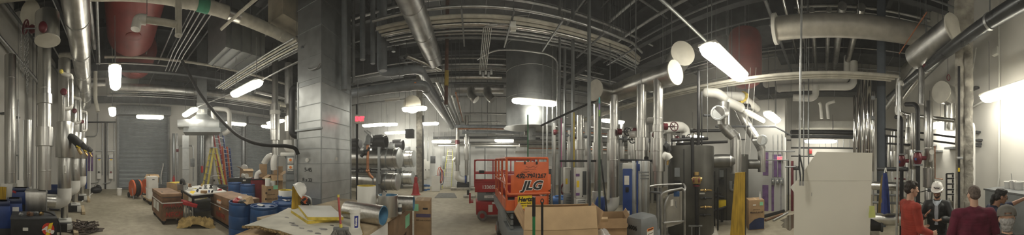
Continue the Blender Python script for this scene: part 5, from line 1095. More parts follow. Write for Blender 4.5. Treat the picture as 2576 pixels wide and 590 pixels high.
pb = carton('low brown carton under the clear plastic right of the large open carton', A(1512, 2.55), -.55, (.36, .42, .82), CARDD)
solo('plastic_wrap', mb, CLEAR, 'crumpled clear plastic wrap between the large carton and the brown carton', 'plastic', smooth=80)
r = carton('crumpled brown carton left of the grey lift hood', A(1529, 3.15), -.55, (.48, .42, 1.07), CARD, ((0, 165, .12), (1, 35, .06)), open_top=True)
put('packing_tape', MB().box((.0, -.212, .98), (.5, .005, .05)), CARD2, r); put('torn_edge', MB().box((-.1, -.21, 1.06), (.18, .05, .05), rx=.4), CARD2, r)
# ---------------------------------------------------------------- drives, struts and pumps right of the orange lift
def drive(label, x, y0, y1, y2, w, d, lower=GRYB, purple=False):
    f = FR(x, d); r = f.root('variable_drive', label, 'motor drive'); r.rotation_euler.z += .25; z0, z1, z2 = f(x, y0).z, f(x, y1).z, f(x, y2).z; W = f.w(w)
    put('drive_body', MB().box((0, .02, (z0 + z1) / 2), (W, .26, z0 - z1), bev=.02), IVORY, r); put('dark_front', MB().box((W * .27, -.118, (z0 + z1) / 2), (W * .34, .02, (z0 - z1) * .78), bev=.006), CHAR, r)
    lo = put('lower_unit', MB().box((0, .02, (z1 + z2) / 2), (W * .96, .25, z1 - z2 - .01), bev=.012), IVORY if lower is IVORY else GALVD, r)
    for i in range(9): put('vent_slot', MB().box((0, -.107, z1 - .06 - i * .045), (W * .7, .006, .014)), CHAR, lo)
    if purple:
        for z in (z0 - .17, z1 + .10): put('purple_tape', MB().box((-W * .35, -.113, z), (W * .34, .012, .06)), PURP, r)
    put('yellow_label', MB().box((-W * .32, -.112, (z0 + z1) / 2 - .02), (W * .22, .008, .16)), LBLY, r); put('keypad', MB().box((W * .1, -.114, z1 + .05), (.03, .01, .03)), BLACK, r)
    put('mount_post', MB().box((0, .18, z2 / 2 + .2), (.06, .05, z2 + .4)), GALVD, r)
    return r
drive('ivory motor drive with purple tape patches, nearest of the drives on the struts', 1460, 421, 496, 545, 28, 5.5, IVORY, True)
drive('ivory motor drive with a yellow label left of the purple-taped one', 1430, 420, 485, 520, 22, 6.6)
drive('ivory motor drive half hidden by the orange lift panel', 1376, 418, 467, 526, 20, 6.2, GRYB)
ST = [(1408, 0, 545, 6, GALVD, 6.3), (1421, 0, 530, 7, GALVD, 7.0), (1441, 0, 520, 9, GALVD, 6.4), (1482, 0, 560, 9, GALVD, 5.4), (1390, 90, 520, 4, COND, 8.0), (1376, 260, 420, 4, COND, 8.2), (1366, 110, 400, 3, COND, 8.5)]
for i, (x, y0, y1, w, m, d) in enumerate(ST):
    riser('strut_post', ['thin galvanised strut left of the middle ivory drive', 'galvanised strut behind the middle ivory drive', 'wide galvanised strut left of the purple-taped drive', 'galvanised strut right of the purple-taped drive', 'thin conduit rising right of the round hanging duct', 'short thin conduit below the round hanging duct edge', 'bent thin conduit right edge of the round hanging duct'][i], x, d, [(y0, 402 + F * HC / d, w, 'strut', m)], cat='strut', n=4 if w > 5 else 8)
r = root('rainbow_lit_pole', 'dark green-lit strut with painted rainbow light standing before the aluminium risers', 'strut', A(1508, 5.2)); put('strut', MB().box(A(1508, 5.2, 1.6), (.05, .05, 3.2), rz=-.5), mat('green-lit strut', (.10, .14, .11), .5, .5, .1, 6), r, world=True)  # greenish light on this strut is put into its colour
for i, (y, m) in enumerate(((252, mat('rainbow light cyan', (.1, .45, .5), .5)), (268, mat('rainbow light violet', (.3, .2, .5), .5)), (284, mat('rainbow light lime', (.3, .55, .12), .5)))): put('rainbow_light', MB().box(P(1508, y, 5.168), (.032, .012, .14), rz=-.55), m, r, world=True)  # rainbow light falling on the strut, painted as coloured stripes
put('brace', MB().tube([P(1512, 400, 5.2), A(1534, 5.2, .05)], .022, 6), DARK, r, world=True)
for i, (x, y0, y1, d, m, lab) in enumerate(((1328, 288, 520, 6.8, GREEN, 'green pole rising behind the orange panel'), (1444, 282, 420, 6.3, LBLY, 'yellow marked strip on the strut left of the purple-taped drive'), (1412, 296, 420, 6.2, mat('pink strip', (.5, .12, .3), .5), 'pink marked strip on the thin galvanised strut'))):
    w = .012 if i else .02; top = P(x, y0, d); bot = P(x, y1, d); solo('marker_strip' if i else 'green_pole', MB().box((top + bot) / 2, (w * 2, w, (top - bot).length), rz=-.3), m, lab, 'strip' if i else 'pole')
for i, (x0, y0, x1, y1, d) in enumerate(((1360, 316, 1510, 248, 6.2), (1408, 404, 1500, 404, 6.0), (1560, 402, 1640, 404, 5.0))):
    pipe('cross_strut', ['dark strut slanting up between the posts toward the capped header', 'dark strut joining the posts above the ivory drives', 'dark strut across the tops of the lift mast sections'][i], [P(x0, y0, d), P(x1, y1, d)], .028, DARK, n=4)
pipe('bent_conduit', 'thin conduit bending down beside the round hanging duct', [P(1200, 150, 7.4), P(1240, 126, 7.4), P(1300, 125, 7.4), P(1380, 136, 7.6), P(1402, 150, 7.7), P(1402, 300, 7.8)], .028, COND, .35)
# aluminium risers under the header
def tall(label, x, d, segs, **k): return riser('tall_riser', label, x, d, segs, **k)
r, f = tall('aluminium riser just left of the rainbow-lit strut', 1459, 7.6, [(290, 420, 17, 'riser_pipe'), (352, 376, 24, 'pipe_sleeve')])
r, f = tall('aluminium riser behind the rainbow-lit strut with sleeve and base', 1503, 6.6, [(262, 360, 20, 'riser_pipe'), (358, 402, 26, 'pipe_sleeve'), (400, 486, 19, 'lower_pipe'), (480, 500, 27, 'base_sleeve', PVC)])
r, f = tall('aluminium riser with a long sleeve turning into a white elbow', 1545, 5.9, [(240, 330, 22, 'riser_pipe'), (326, 350, 27, 'pipe_sleeve'), (348, 445, 25, 'lower_sleeve'), (444, 496, 23, 'lower_pipe')])
put('white_elbow', MB().tube([f(1546, 494), f(1546, 512, 0), f(1538, 522), f(1524, 524)], .125, 18, .2), PVC, r); put('blue_pump_volute', MB().lathe([(.20, -.12), (.26, -.08), (.26, .08), (.20, .12)], f(1512, 518), 26, (1, -.2, 0)).box(V((f(1508, 518).x, 0, .30)), (.16, .2, .6)), BLUEP, r); put('pump_base', MB().box(V((f(1508, 0).x, .05, .1)), (.9, .6, .2), bev=.02), CONC, r)
r, f = tall('thick aluminium riser rising above the blue lift mast', 1614, 5.2, [(215, 350, 25, 'riser_pipe'), (346, 378, 34, 'pipe_sleeve'), (376, 404, 30, 'lower_sleeve'), (402, 450, 20, 'lower_pipe')])
put('valve_box', MB().box(f(1626, 400, -.1), (.10, .08, .12), bev=.02), RUBBER, r); put('support_leg', MB().cyl(f(1614, 450), V((0, 0, 0)), .05, 10), STEEL, r)
r, f = tall('thick aluminium riser with a side spout right of the blue lift mast', 1656, 5.0, [(200, 350, 25, 'riser_pipe'), (314, 332, 29, 'pipe_collar'), (348, 430, 33, 'long_sleeve'), (430, 470, 26, 'lower_pipe'), (470, 585, 9, 'stand_leg', STEEL)])
put('side_spout', MB().tube([f(1664, 392), f(1676, 388), f(1684, 400)], .10, 14, .1, rr=[.12, .11, .10, .09]), PVC, r); put('strainer', MB().tube([f(1670, 372, -.05), f(1678, 366), f(1682, 380)], .075, 14, .08), RUBBER, r); put('brass_nipple', MB().cyl(f(1680, 402), f(1679, 414), .025, 10), BRASS, r); put('pull_chain', chain([f(1684, 370), f(1685, 405), f(1680, 418)], .03, .004), COND, r)
def bonnet_valve(label, x, y, d, s, m=REDV, wheel=BLACK, side=1):
    f = FR(x, d); r = f.root('gate_valve', label, 'valve'); c = f(x, y); r.location.z = c.z
    put('valve_body', MB().lathe([(s * .7, -s * .6), (s * .9, -s * .4), (s * .9, s * .4), (s * .7, s * .6)], (0, 0, 0), 18, (1, 0, 0)).flange((-s * .7 * side, 0, 0), (1, 0, 0), s * 1.1, s * .2), m, r)
    put('valve_stem', MB().cyl((0, 0, 0), (side * s * 2.2, -s * .4, 0), s * .22, 8), STEEL, r); handwheel(r, 'handwheel', V((side * s * 2.2, -s * .4, 0)), (.5 * side, -1, 0), s * 1.15, wheel); return r
bonnet_valve('red valve with a black handwheel beside the riser with the white elbow', 1560, 331, 5.7, .085)
bonnet_valve('dark valve with a black handwheel lower between the two thick risers', 1572, 350, 6.0, .09, STEEL, BLACK)
bonnet_valve('red valve with a black handwheel right of the thick riser with spout', 1675, 318, 5.1, .085, REDV, mat('dark red wheel', (.08, .02, .025), .4))
pipe('valve_branch', 'white jacketed branch pipe behind the red valve right of the thick riser', [P(1664, 322, 5.5), P(1712, 318, 6.6), P(1724, 326, 6.8), P(1724, 352, 6.8)], .15, PVC, .3)
pipe('valve_branch', 'white jacketed branch stub between the two thick risers', [P(1590, 338, 5.6), P(1604, 338, 5.4)], .09, PVC); pipe('valve_branch', 'short white branch stub below the capped header', [P(1632, 302, 5.4), P(1650, 302, 5.2)], .07, PVC)
for i, (x, y, d, s) in enumerate(((1407, 505, 7.6, .42), (1496, 526, 6.0, .34), (1438, 512, 8.2, .36))):
    f = FR(x, d); r = f.root('blue_pump', ['blue motor pump with a white plate seen between the struts', 'light blue pump motor right of the purple-taped drive', 'blue pump behind the middle ivory drive'][i], 'pump'); c = f(x, y); m = mat('pump blue', (.05, .16, .45), .45, 0, .12, 5)
    put('motor_body', MB().cyl((-s * .5, 0, c.z), (s * .5, 0, c.z), s * .42, 20).box((0, 0, c.z + s * .3), (s * .7, s * .5, s * .3), bev=.03), m, r); put('end_bell', MB().lathe([(s * .44, 0), (s * .40, s * .1), (s * .2, s * .14)], (s * .5, 0, c.z), 20, (1, 0, 0)), m, r); put('data_plate', MB().box((.05, -s * .43, c.z), (s * .35, .01, s * .3)), PAPER, r); put('pump_stand', MB().box((0, 0, c.z * .5 - s * .2), (s * 1.2, s * .8, c.z - s * .4), bev=.02), CONC, r)
f = FR(1414, 6.9); r = f.root('red_hose', 'dark red hose loop hanging left of the middle ivory drive', 'hose'); put('hose_run', MB().tube([f(1425, 455), f(1414, 465), f(1409, 478), f(1416, 488), f(1426, 484)], .03, 8, .1), REDV, r)
# ---------------------------------------------------------------- vertical mast lift: blue frame, mast, grey hood, tube basket
f = FR(1600, 4.3); ml = f.root('mast_lift', 'vertical mast lift with blue frame, grey base hood and tubular basket', 'mast lift')
a, b = f(1567, 423), f(1590, 540); put('blue_frame', MB().box(((a.x + b.x) / 2, 0, (a.z + b.z) / 2), (b.x - a.x, .12, a.z - b.z), bev=.012), BLUEP, ml)
put('top_plate', MB().box((f(1579, 0).x, .0, f(1579, 418).z), (.20, .10, .13), bev=.03), IVORY, ml); put('data_plate', MB().box((f(1577, 0).x, -.063, f(1577, 452).z), (.09, .006, .17)), PAPER, ml); put('lock_knob', MB().box((f(1578, 0).x, -.075, f(1578, 475).z), (.06, .03, .09), bev=.01), BLACK, ml); put('warning_plate', MB().box((f(1576, 0).x, -.063, f(1576, 535).z), (.12, .006, .12)), PAPER, ml)
for i, x in enumerate((1594, 1603, 1610, 1618, 1625, 1632)):
    m = (GALV, BLUEP, GALV, ALU, GALV, ALU)[i]; put('mast_section', MB().box((f(x, 0).x, .05 + .015 * i, (f(x, 404).z + .35) / 2), ((.07, .035, .06, .05, .06, .05)[i], .10, f(x, 404).z - .35), bev=.006), m, ml)
put('blue_tag', MB().box((f(1606, 0).x, -.05, f(1606, 420).z), (.055, .03, .13), bev=.008), BLUEP, ml)
for y in (432, 440, 448): put('mast_bracket', MB().box((f(1622, 0).x, -.04, f(1622, y).z), (.16, .04, .02)), STEEL, ml)
put('base_chassis', MB().box((.1, .3, .22), (.85, 1.1, .24), bev=.03), GRYB, ml)
for x in (-.28, .48):
    for y in (-.2, .8): put('wheel', MB().lathe([(.08, -.03), (.11, -.02), (.11, .02), (.08, .03)], (x, y, .11), 18, (1, 0, 0)), RUBBER, ml)
hf = FR(1614, 3.5); hood = MB(); W, D_ = .37, .44; zt_ = hf(1611, 538).z
sec = [(1.0, .0), (1.0, .78), (.97, .90), (.86, .97), (.60, 1.0)]
hv = []
mb = MB(); n = 24
for k, (q, t) in enumerate(sec + [(.02, 1.01)]):
    for i in range(n):
        a = 2 * pi * i / n; e = 5.0; ca, sa = cos(a), sin(a); rr_ = 1 / (abs(ca) ** e + abs(sa) ** e) ** (1 / e); mb.v.append((W / 2 * q * rr_ * ca, D_ / 2 * q * rr_ * sa, .30 + (zt_ - .30) * t))
for k in range(len(sec)):
    for i in range(n): j = (i + 1) % n; mb.f.append((k * n + i, k * n + j, (k + 1) * n + j, (k + 1) * n + i))
T = WM(ml).inverted() @ MX.Translation(hf.loc) @ MX.Rotation(hf.rz - .72, 4, 'Z'); mb.v = [tuple(T @ V(p)) for p in mb.v]
h = put('base_hood', mb, mat('grey moulded hood', (.17, .18, .185), .42, 0, .06, 4), ml)
def onhood(x, y, z): return T @ V((x, y, z))
Rm = (T.to_3x3() @ Euler((pi / 2, 0, 0)).to_matrix())
text('unit_number', '16006', .085, INK, h, onhood(.0, -D_ / 2 - .004, zt_ - .155), Rm, .004)
Rs = (T.to_3x3() @ Euler((pi / 2, 0, pi / 2)).to_matrix())
mb = MB(); mb.box((W / 2 + .003, -.02, zt_ - .32), (.006, .15, .28)); mb.v = [tuple(T @ V(p)) for p in mb.v]; put('safety_label', mb, PAPER, h)
for bz, bh in ((.19, .035), (.33, .03)):
    mb = MB(); mb.box((W / 2 + .006, -.02, zt_ - bz), (.006, .14, bh)); mb.v = [tuple(T @ V(p)) for p in mb.v]; put('label_band', mb, LBLO, h)
text('label_print', 'WARNING', .026, INK, h, onhood(W / 2 + .010, -.02, zt_ - .19), Rs, .0008); text('label_print', 'read the manual', .018, INK, h, onhood(W / 2 + .007, -.02, zt_ - .25), Rs)
mb = MB(); mb.box((-.08, -D_ / 2 - .002, zt_ - .42), (.07, .01, .09), bev=.008); mb.v = [tuple(T @ V(p)) for p in mb.v]; put('hand_slot', mb, BLACK, h)
# basket of bright tube: near frame at x 1662-1722, back rail to 1640
bf = lambda x, y, d: P(x, y, d)
tb = ALUD
n0, n1 = 3.7, 4.05
put('basket_frame', MB().tube([bf(1664, 600, n0), bf(1664, 486, n0), bf(1680, 480, n0), bf(1716, 473, n1), bf(1722, 480, n1), bf(1722, 600, n1)], .022, 10, .06), tb, ml, world=True)
put('basket_frame', MB().tube([bf(1668, 560, n0), bf(1722, 555, n1)], .020, 10), tb, ml, world=True)
put('basket_frame', MB().tube([bf(1672, 590, n0 + .05), bf(1672, 512, n0 + .05), bf(1683, 490, n0 + .1)], .016, 8, .08), tb, ml, world=True)
put('basket_frame', MB().tube([bf(1664, 485, n0), bf(1640, 482, 4.4), bf(1632, 486, 4.5), bf(1632, 560, 4.5)], .02, 10, .05), STEEL, ml, world=True)
put('basket_rail', MB().tube([bf(1625, 470, 4.6), bf(1655, 464, 4.75), bf(1720, 462, 4.9), bf(1724, 470, 4.2), bf(1722, 480, n1)], .02, 10, .08), tb, ml, world=True)
put('basket_post', MB().tube([bf(1655, 464, 4.75), bf(1655, 575, 4.75)], .018, 8), tb, ml, world=True)
put('control_panel', MB().slab([bf(1676, 572, n0 + .16), bf(1716, 560, n1 + .12), bf(1716, 480, n1 + .12), bf(1676, 492, n0 + .16)], .02), mat('dull metal sheet', (.33, .315, .28), .45, .25, .1, 3), ml, world=True)
put('caution_label', MB().slab([bf(1687, 518, n0 + .135), bf(1694, 516, n0 + .135), bf(1694, 500, n0 + .135), bf(1687, 502, n0 + .135)], .004), PAPER, ml, world=True); put('lock_pin', MB().tube([bf(1700, 506, n0 + .2), bf(1700, 516, n0 + .16), bf(1702, 522, n0 + .16)], .008, 6), STEEL, ml, world=True); put('blue_rag', MB().box(bf(1702, 487, n0 + .2), (.1, .03, .09), rz=-.9, bev=.012), mat('blue cloth', (.03, .08, .2), .9, 0, .2, 8), ml, world=True)
# ---------------------------------------------------------------- boilers
def boiler(label, x, yt, d, rad, flat):
    f = FR(x, d); r = f.root('boiler', label, 'boiler'); zt_ = f(x, yt).z; e = 3.2; n = 40; mb = MB()
    for z, q in ((.10, .985), (.13, 1), (zt_ - .02, 1), (zt_, .985)):
        for i in range(n):
            a = 2 * pi * i / n; ca, sa = cos(a), sin(a); rr_ = 1 / (abs(ca) ** e + abs(sa) ** e) ** (1 / e); mb.v.append((rad * rr_ * ca * q, rad * flat * rr_ * sa * q, z))
    for k in range(3):
        for i in range(n): j = (i + 1) % n; mb.f.append((k * n + i, k * n + j, (k + 1) * n + j, (k + 1) * n + i))
    mb.f.append(tuple(range(3 * n, 4 * n))); put('boiler_casing', mb, BOIL, r)
    put('base_pad', MB().box((0, 0, .05), (rad * 2.3, rad * 2.2, .1), bev=.02), CONC, r)
    put('panel_joint', MB().box((-rad * .28, -rad * flat * 1.0, zt_ / 2), (.02, .02, zt_ * .92)), BLACK, r); put('data_plate', MB().box((-rad * .55, -rad * flat * 1.005, zt_ * .72), (.12, .012, .20)), PAPER if False else GRYB, r); put('control_plate', MB().box((-rad * .55, -rad * flat * 1.005, zt_ * .60), (.15, .012, .14)), BLACK, r); put('name_plate', MB().box((rad * .45, -rad * flat * 1.0, zt_ * .5), (.12, .012, .03)), IVORY, r)
    return r, f, zt_
r, f, zb_ = boiler('large dark boiler with rounded casing behind the tubular basket', 1738, 368, 5.6, .56, .92)
put('gas_train_body', MB().box(f(1752, 452, -.62), (.18, .14, .16), bev=.02).cyl(f(1740, 450, -.62), f(1766, 450, -.62), .045, 12).cyl(f(1752, 440, -.62), f(1752, 432, -.62), .06, 12), BRASS, r, 'brass gas valve'); put('red_flange', MB().flange(f(1758, 452, -.62), (1, 0, 0), .085, .03).flange(f(1745, 452, -.62), (1, 0, 0), .085, .03).flange(f(1752, 466, -.62), (0, 0, 1), .075, .03), REDV, r)
put('gas_pipe', MB().tube([f(1752, 460, -.62), V((f(1752, 0).x, -.62, .12))], .04, 12), BLACK, r); put('gas_pipe', MB().tube([f(1742, 345, -.6), f(1742, 448, -.62)], .035, 12), BLACK, r)
for i, (x, y) in enumerate(((1768, 478), (1768, 498), (1768, 520), (1766, 540))): put('trim_branch', MB().tube([f(x - 6, y, -.55), f(x + 14, y - 1, -.55), f(x + 22, y, -.5)], .02, 8).ball(f(x + 6, y, -.57), .035), BLACK if i % 2 else BRASS, r)
put('boiler_stand', MB().box(V((f(1748, 0).x, -.66, f(0 + 1748, 548).z)), (.30, .03, .03)).box(V((f(1740, 0).x, -.66, f(1748, 548).z / 2)), (.03, .03, f(1748, 548).z)).box(V((f(1757, 0).x, -.66, f(1748, 548).z / 2)), (.03, .03, f(1748, 548).z)), STEEL, r)
r2, f2, zb2 = boiler('second dark boiler behind the yellow plank, partly hidden', 1840, 388, 7.0, .52, .92)
put('yellow_control_box', MB().box(f2(1817, 512, -.62), (.22, .16, .22), bev=.02), LBLY, r2); put('gas_pipe', MB().tube([f2(1818, 520, -.62), V((f2(1818, 0).x, -.62, .1))], .04, 10), BLACK, r2); put('gas_pipe', MB().tube([f2(1790, 492, -.7), f2(1822, 496, -.66)], .045, 10), BLACK, r2)
for i, (x0, y0, x1, y1, rr_, lab) in enumerate(((1780, 480, 1812, 486, .035, 'dark horizontal pipe between the two boilers, upper'), (1776, 535, 1826, 520, .035, 'dark slanting pipe between the two boilers, lower'), (1770, 420, 1860, 420, .025, 'thin grey pipe crossing in front of the second boiler'))): pipe('gas_line', lab, [P(x0, y0, 5.8), P(x1, y1, 6.2)], rr_, BLACK if i < 2 else STEEL)
for i, (x, y0, y1, d, w, lab) in enumerate(((1797, 430, 570, 6.0, 5, 'thin dark pipe standing between the two boilers'), (1806, 470, 578, 5.9, 4, 'thin dark pipe stand below the yellow control box'), (1757, 178, 565, 5.2, 8, 'dark vertical pipe in front of the large boiler'), (1765, 230, 440, 5.3, 4, 'thin dark pipe beside the vertical pipe at the large boiler'))): riser('boiler_pipe', lab, x, d, [(y0, y1, w, 'pipe_run', BLACK)], n=10)
pipe('elbow_trap', 'dark trap elbow hanging right of the second boiler', [P(1838, 455, 6.4), P(1838, 476, 6.4), P(1846, 478, 6.4), P(1846, 462, 6.4)], .05, STEEL, .06)
# flues
r = root('boiler_flue', 'bright stepped flue duct rising from the large boiler beside the yellow plank', 'flue', A(1850, 5.7)); q = lambda x, y, d=5.7: P(x, y, d)
put('flue_leg', MB().cyl(q(1851, 433), q(1851, 352), .14, 28), ALU, r, world=True)
def gore(pts, rad, m, nm='gored_elbow'):
    mb = MB(); mb.tube(pts, rad, 24); 
    k = put(nm, mb, m, r, world=True, smooth=20)
    for p, q_ in zip(pts[1:-1], pts[2:]): put('seam_ring', MB().flange(p, V(q_) - V(pts[0]), rad * 1.03, .02, 24), ALUD, r, world=True)
gore([q(1851, 354), q(1849, 344), q(1836, 334), q(1824, 322), q(1820, 312)], .14, ALU)
put('flue_leg', MB().cyl(q(1820, 314), q(1820, 258), .15, 28), ALU, r, world=True); put('flue_collar', MB().flange(q(1851, 433), (0, 0, 1), .15, .04, 28), ALUD, r, world=True)
put('tee_branch', MB().cyl(q(1819, 282), q(1806, 284, 5.15), .155, 28), ALUD, r, world=True); put('tee_cap', MB().lathe([(.17, -.02), (.175, .0), (.165, .02), (.13, .022), (.12, .005)], q(1806, 284, 5.15), 28, -A(1806, 1)), GALV, r, world=True)
put('dark_breeching', MB().cyl(q(1787, 405, 5.6), q(1846, 405, 5.7), .155, 28), mat('dark flue', (.16, .16, .15), .4, .8, .12, 5), r, world=True)
for bx_, bd_ in ((1793, 5.61), (1838, 5.68)): put('breeching_ring', MB().flange(q(bx_, 405, bd_), q(1846, 405) - q(1787, 405), .165, .03, 28), ALUD, r, world=True)
r = root('boiler_flue', 'slanting flue duct with a round end cap right of the stepped flue', 'flue', A(1910, 7.2)); q = lambda x, y, d=7.2: P(x, y, d)
put('flue_leg', MB().cyl(q(1916, 432), q(1916, 372), .125, 26), ALU, r, world=True)
gore([q(1916, 376), q(1912, 366), q(1896, 340), q(1876, 308), q(1862, 280)], .15, ALU); gore([q(1866, 286), q(1850, 262), q(1840, 255)], .13, ALU)
put('tee_branch', MB().cyl(q(1902, 352), q(1917, 352, 6.6), .14, 26), ALU, r, world=True); put('tee_cap', MB().lathe([(.155, -.02), (.16, 0), (.15, .02), (.11, .022), (.10, .004)], q(1917, 352, 6.6), 26, -A(1917, 1)), GALV, r, world=True)
put('dark_breeching', MB().cyl(q(1866, 412, 7.2), q(1912, 412, 7.2), .15, 24), MATS['dark flue'], r, world=True)
# yellow plank, carton, bottle
r = root('yellow_plank', 'tall stained yellow board leaning in front of the second boiler', 'board', A(1855, 4.3), -(1855 - X0) / F); f = FR(1855, 4.3)
pts = [f(1836, 596), f(1874, 596), f(1875, 432), f(1849, 434)]
put('board_sheet', MB().add([p + V((0, dy, 0)) for dy in (0, .035) for p in pts], [(0, 1, 2, 3), (7, 6, 5, 4), (0, 4, 5, 1), (1, 5, 6, 2), (2, 6, 7, 3), (3, 7, 4, 0)]), YELD, r); put('dark_edge', MB().box(((f(1875.5, 0).x), .018, (f(1875, 432).z + f(1875, 596).z) / 2), (.012, .05, f(1875, 432).z - f(1875, 596).z)), BLACK, r); put('board_foot', MB().box((0, .02, f(1855, 594).z / 2), (.3, .035, f(1855, 594).z)), YELD, r)
f = FR(1897, 5.9); r = carton('upright brown carton with dark blue printed base right of the yellow plank', V((*A(1899, 6.15)[:2], 0)), f.rz + .22, (.42, .42, f(1897, 503).z), CARD)
h_ = f(1897, 503).z
sp = put('blue_print', MB().prism([(-.2, .02), (.2, .02), (.2, .30), (.08, .32), (-.06, .28), (-.2, .16)], .2115, .214, MX.Rotation(pi / 2, 4, 'X')), NAVY, r); text('box_print', 'Micro-Lok HP', .062, INKD, r, (.0, -.2145, .46), (pi / 2, 0, 0), .002); text('box_print', 'Johns Manville', .032, INKD, r, (.0, -.2145, .54), (pi / 2, 0, 0)); put('green_label', MB().box((.13, -.213, h_ - .1), (.09, .006, .09)), LBLG, r); put('hand_hole', MB().box((-.06, -.212, h_ - .13), (.08, .006, .03), bev=.002), PAPER, r)
c = WM(r) @ V((.12, -.1, h_ + .003)); r3 = root('water_bottle', 'clear water bottle standing on the upright carton beside the plank', 'bottle', c); put('bottle_body', MB().lathe([(.028, 0), (.03, .01), (.03, .12), (.012, .16), (.012, .18)], n=16), CLEAR, r3); put('bottle_cap', MB().lathe([(.014, .175), (.014, .195)], n=12), PVC, r3)
# ---------------------------------------------------------------- pier with purple stripes
def PW(x, y, off=.0): a = (x - X0) / F; X = 7.88 - off; d = X / sin(a); return V((X, d * cos(a), HC + (Y0 - y) / F * d))
def pbox(x0, x1, y0, y1, t=.03, off=0.0):
    a, b = PW(x0, y1, off), PW(x1, y0, off); return MB().box(((a.x - t / 2), (a.y + b.y) / 2, (a.z + b.z) / 2), (t, abs(a.y - b.y), abs(b.z - a.z)))
for i, (x0, x1, y0, y1) in enumerate(((1918, 1933, 465, 530), (1941, 1947, 465, 530), (1919, 1933, 382, 440), (1943, 1967, 388, 444))):
    mb = pbox(x0, x1, y0, y1, .012); t = struct('trim_%d' % (i + 2), mb, PURP)
struct('trim_6', pbox(1963, 1966, 465, 530, .012), mat('grey paint stripe', (.26, .25, .27), .7))
for i, x in enumerate((1946, 1957, 1967)):
    c = PW(x, 460); r = root('switch_box', ['grey switch box on the purple striped wall, left of three', 'grey switch box on the purple striped wall, middle of three', 'grey switch box on the purple striped wall, right of three'][i], 'switch box', (7.88, c.y, c.z), pi / 2 * 3)
    h = .18; put('box_body', MB().box((0, -.05, h / 2), (.115, .1, h), bev=.01), GRYB, r); put('switch_lever', MB().box((.0, -.11, h * .55), (.05, .02, .06), bev=.008), IVORY, r); put('feed_conduit', MB().cyl((0, -.05, h), (0, -.05, h + 1.55), .016, 8), COND, r)
c = PW(1962, 402, .06); r = root('exit_sign', 'lit red EXIT sign mounted over the purple striped wall', 'exit sign', c, -pi / 2); put('sign_body', MB().box((0, 0, .065), (.20, .05, .14), bev=.006), IVORY, r); text('exit_lettering', 'EXIT', .115, REDE, r, (0, -.03, .065), (pi / 2, 0, 0), .005, 0, .75)
for i, (y, x0, x1, rr_) in enumerate(((380, 1920, 2000, .022), (402, 1900, 1985, .02), (419, 1975, 2002, .025))): pipe('grey_pipe', ['thin grey pipe crossing above the purple striped wall, upper', 'thin grey pipe crossing at the exit sign on the striped wall', 'grey pipe stub crossing right of the purple striped wall'][i], [PW(x0, y, .12), PW(x1, y, .12)], rr_, STEEL)
for i, (x0, y0, x1, y1, rr_) in enumerate(((1918, 548, 1972, 533, .05), (1925, 556, 1968, 540, .035), (1945, 556, 1982, 536, .03))): pipe('floor_pipe', ['thick black pipe lying on the floor along the striped wall', 'rusty pipe lying on the floor before the striped wall', 'pale pipe lying on the floor toward the board'][i], [G(x0, y0) + V((0, 0, rr_)), G(x1, y1) + V((0, 0, rr_))], rr_, (BLACK, RUST, COND)[i])
for i, (x, y0, y1, d, w, m, lab) in enumerate(((1993, 404, 532, 8.2, 7, REDV, 'dark red vertical pipe between the striped wall and the board'), (1983, 400, 535, 8.3, 4, DARK, 'thin dark pipe left of the dark red vertical pipe'), (1976, 345, 530, 8.0, 4, WHITEP, 'white conduit on the corner of the striped wall'), (2003, 420, 530, 8.6, 3, STEEL, 'thin steel pipe right of the dark red vertical pipe'))): riser('vertical_pipe', lab, x, d, [(y0, y1, w, 'pipe_run', m)], n=10)
r = root('valve_manifold', 'small black valve manifold with a blue handle right of the striped wall', 'valve', P(2001, 424, 8.3)); put('manifold_body', MB().tube([P(1992, 424, 8.3), P(2012, 424, 8.3)], .05, 10), BLACK, r, world=True)
for x in (1996, 2002, 2008): put('valve_stem', MB().cyl(P(x, 424, 8.3), P(x, 417, 8.3), .03, 8), BLACK, r, world=True)
put('blue_handle', MB().box(P(2000, 417, 8.3), (.14, .05, .03)), BLUEP, r, world=True)
r = root('alarm_light', 'red alarm light on the far wall above the board', 'alarm', P(2038, 380, 11.7)); put('lamp_body', MB().box((0, 0, 0), (.12, .2, .24), bev=.02), REDP, r); put('back_box', MB().box((.08, 0, 0), (.06, .24, .3)), IVORY, r)
# white board panel and the sheet behind it
f = FR(2095, 3.2); r = f.root('white_panel_board', 'large white panel board with a cut corner standing upright in front of the pipework', 'board')
pts = [f(2055, 381), f(2195, 384), f(2188, 590), f(2188, 700), f(1996, 700), f(1997, 590), f(1999, 466)]
for k in (3, 4): pts[k].z = .0
put('board_sheet', MB().add([p + V((0, dy, 0)) for dy in (0, .02) for p in pts], [tuple(range(6, -1, -1)), tuple(range(7, 14))] + [(i, (i + 1) % 7, 7 + (i + 1) % 7, 7 + i) for i in range(7)]), mat('glossy white board', (.82, .80, .71), .22, 0, .02, 2), r, smooth=20)
put('fold_line', MB().box(((f(2000, 0).x + f(2192, 0).x) / 2, -.001, f(2095, 454).z), (f(2191, 0).x - f(2001, 0).x, .003, .004)), CREAM, r); put('pencil_mark', MB().box((f(2042, 0).x, -.001, f(2042, 488).z), (.006, .003, .05)), STEEL, r)
nt = f(2192, 531, -.006); put('sticky_note', MB().add([nt + V((x, -.008 + .012 * abs(z) * 10 * (.5 - (z < 0)), z)) for z in (-.085, -.03, .03, .08) for x in (-.03 - .01 * (z < 0), .045 + .012 * (z < 0))], [(0, 1, 3, 2), (2, 3, 5, 4), (4, 5, 7, 6)]), mat('lime note', (.60, .66, .22), .7, 0, .05, 8), r)
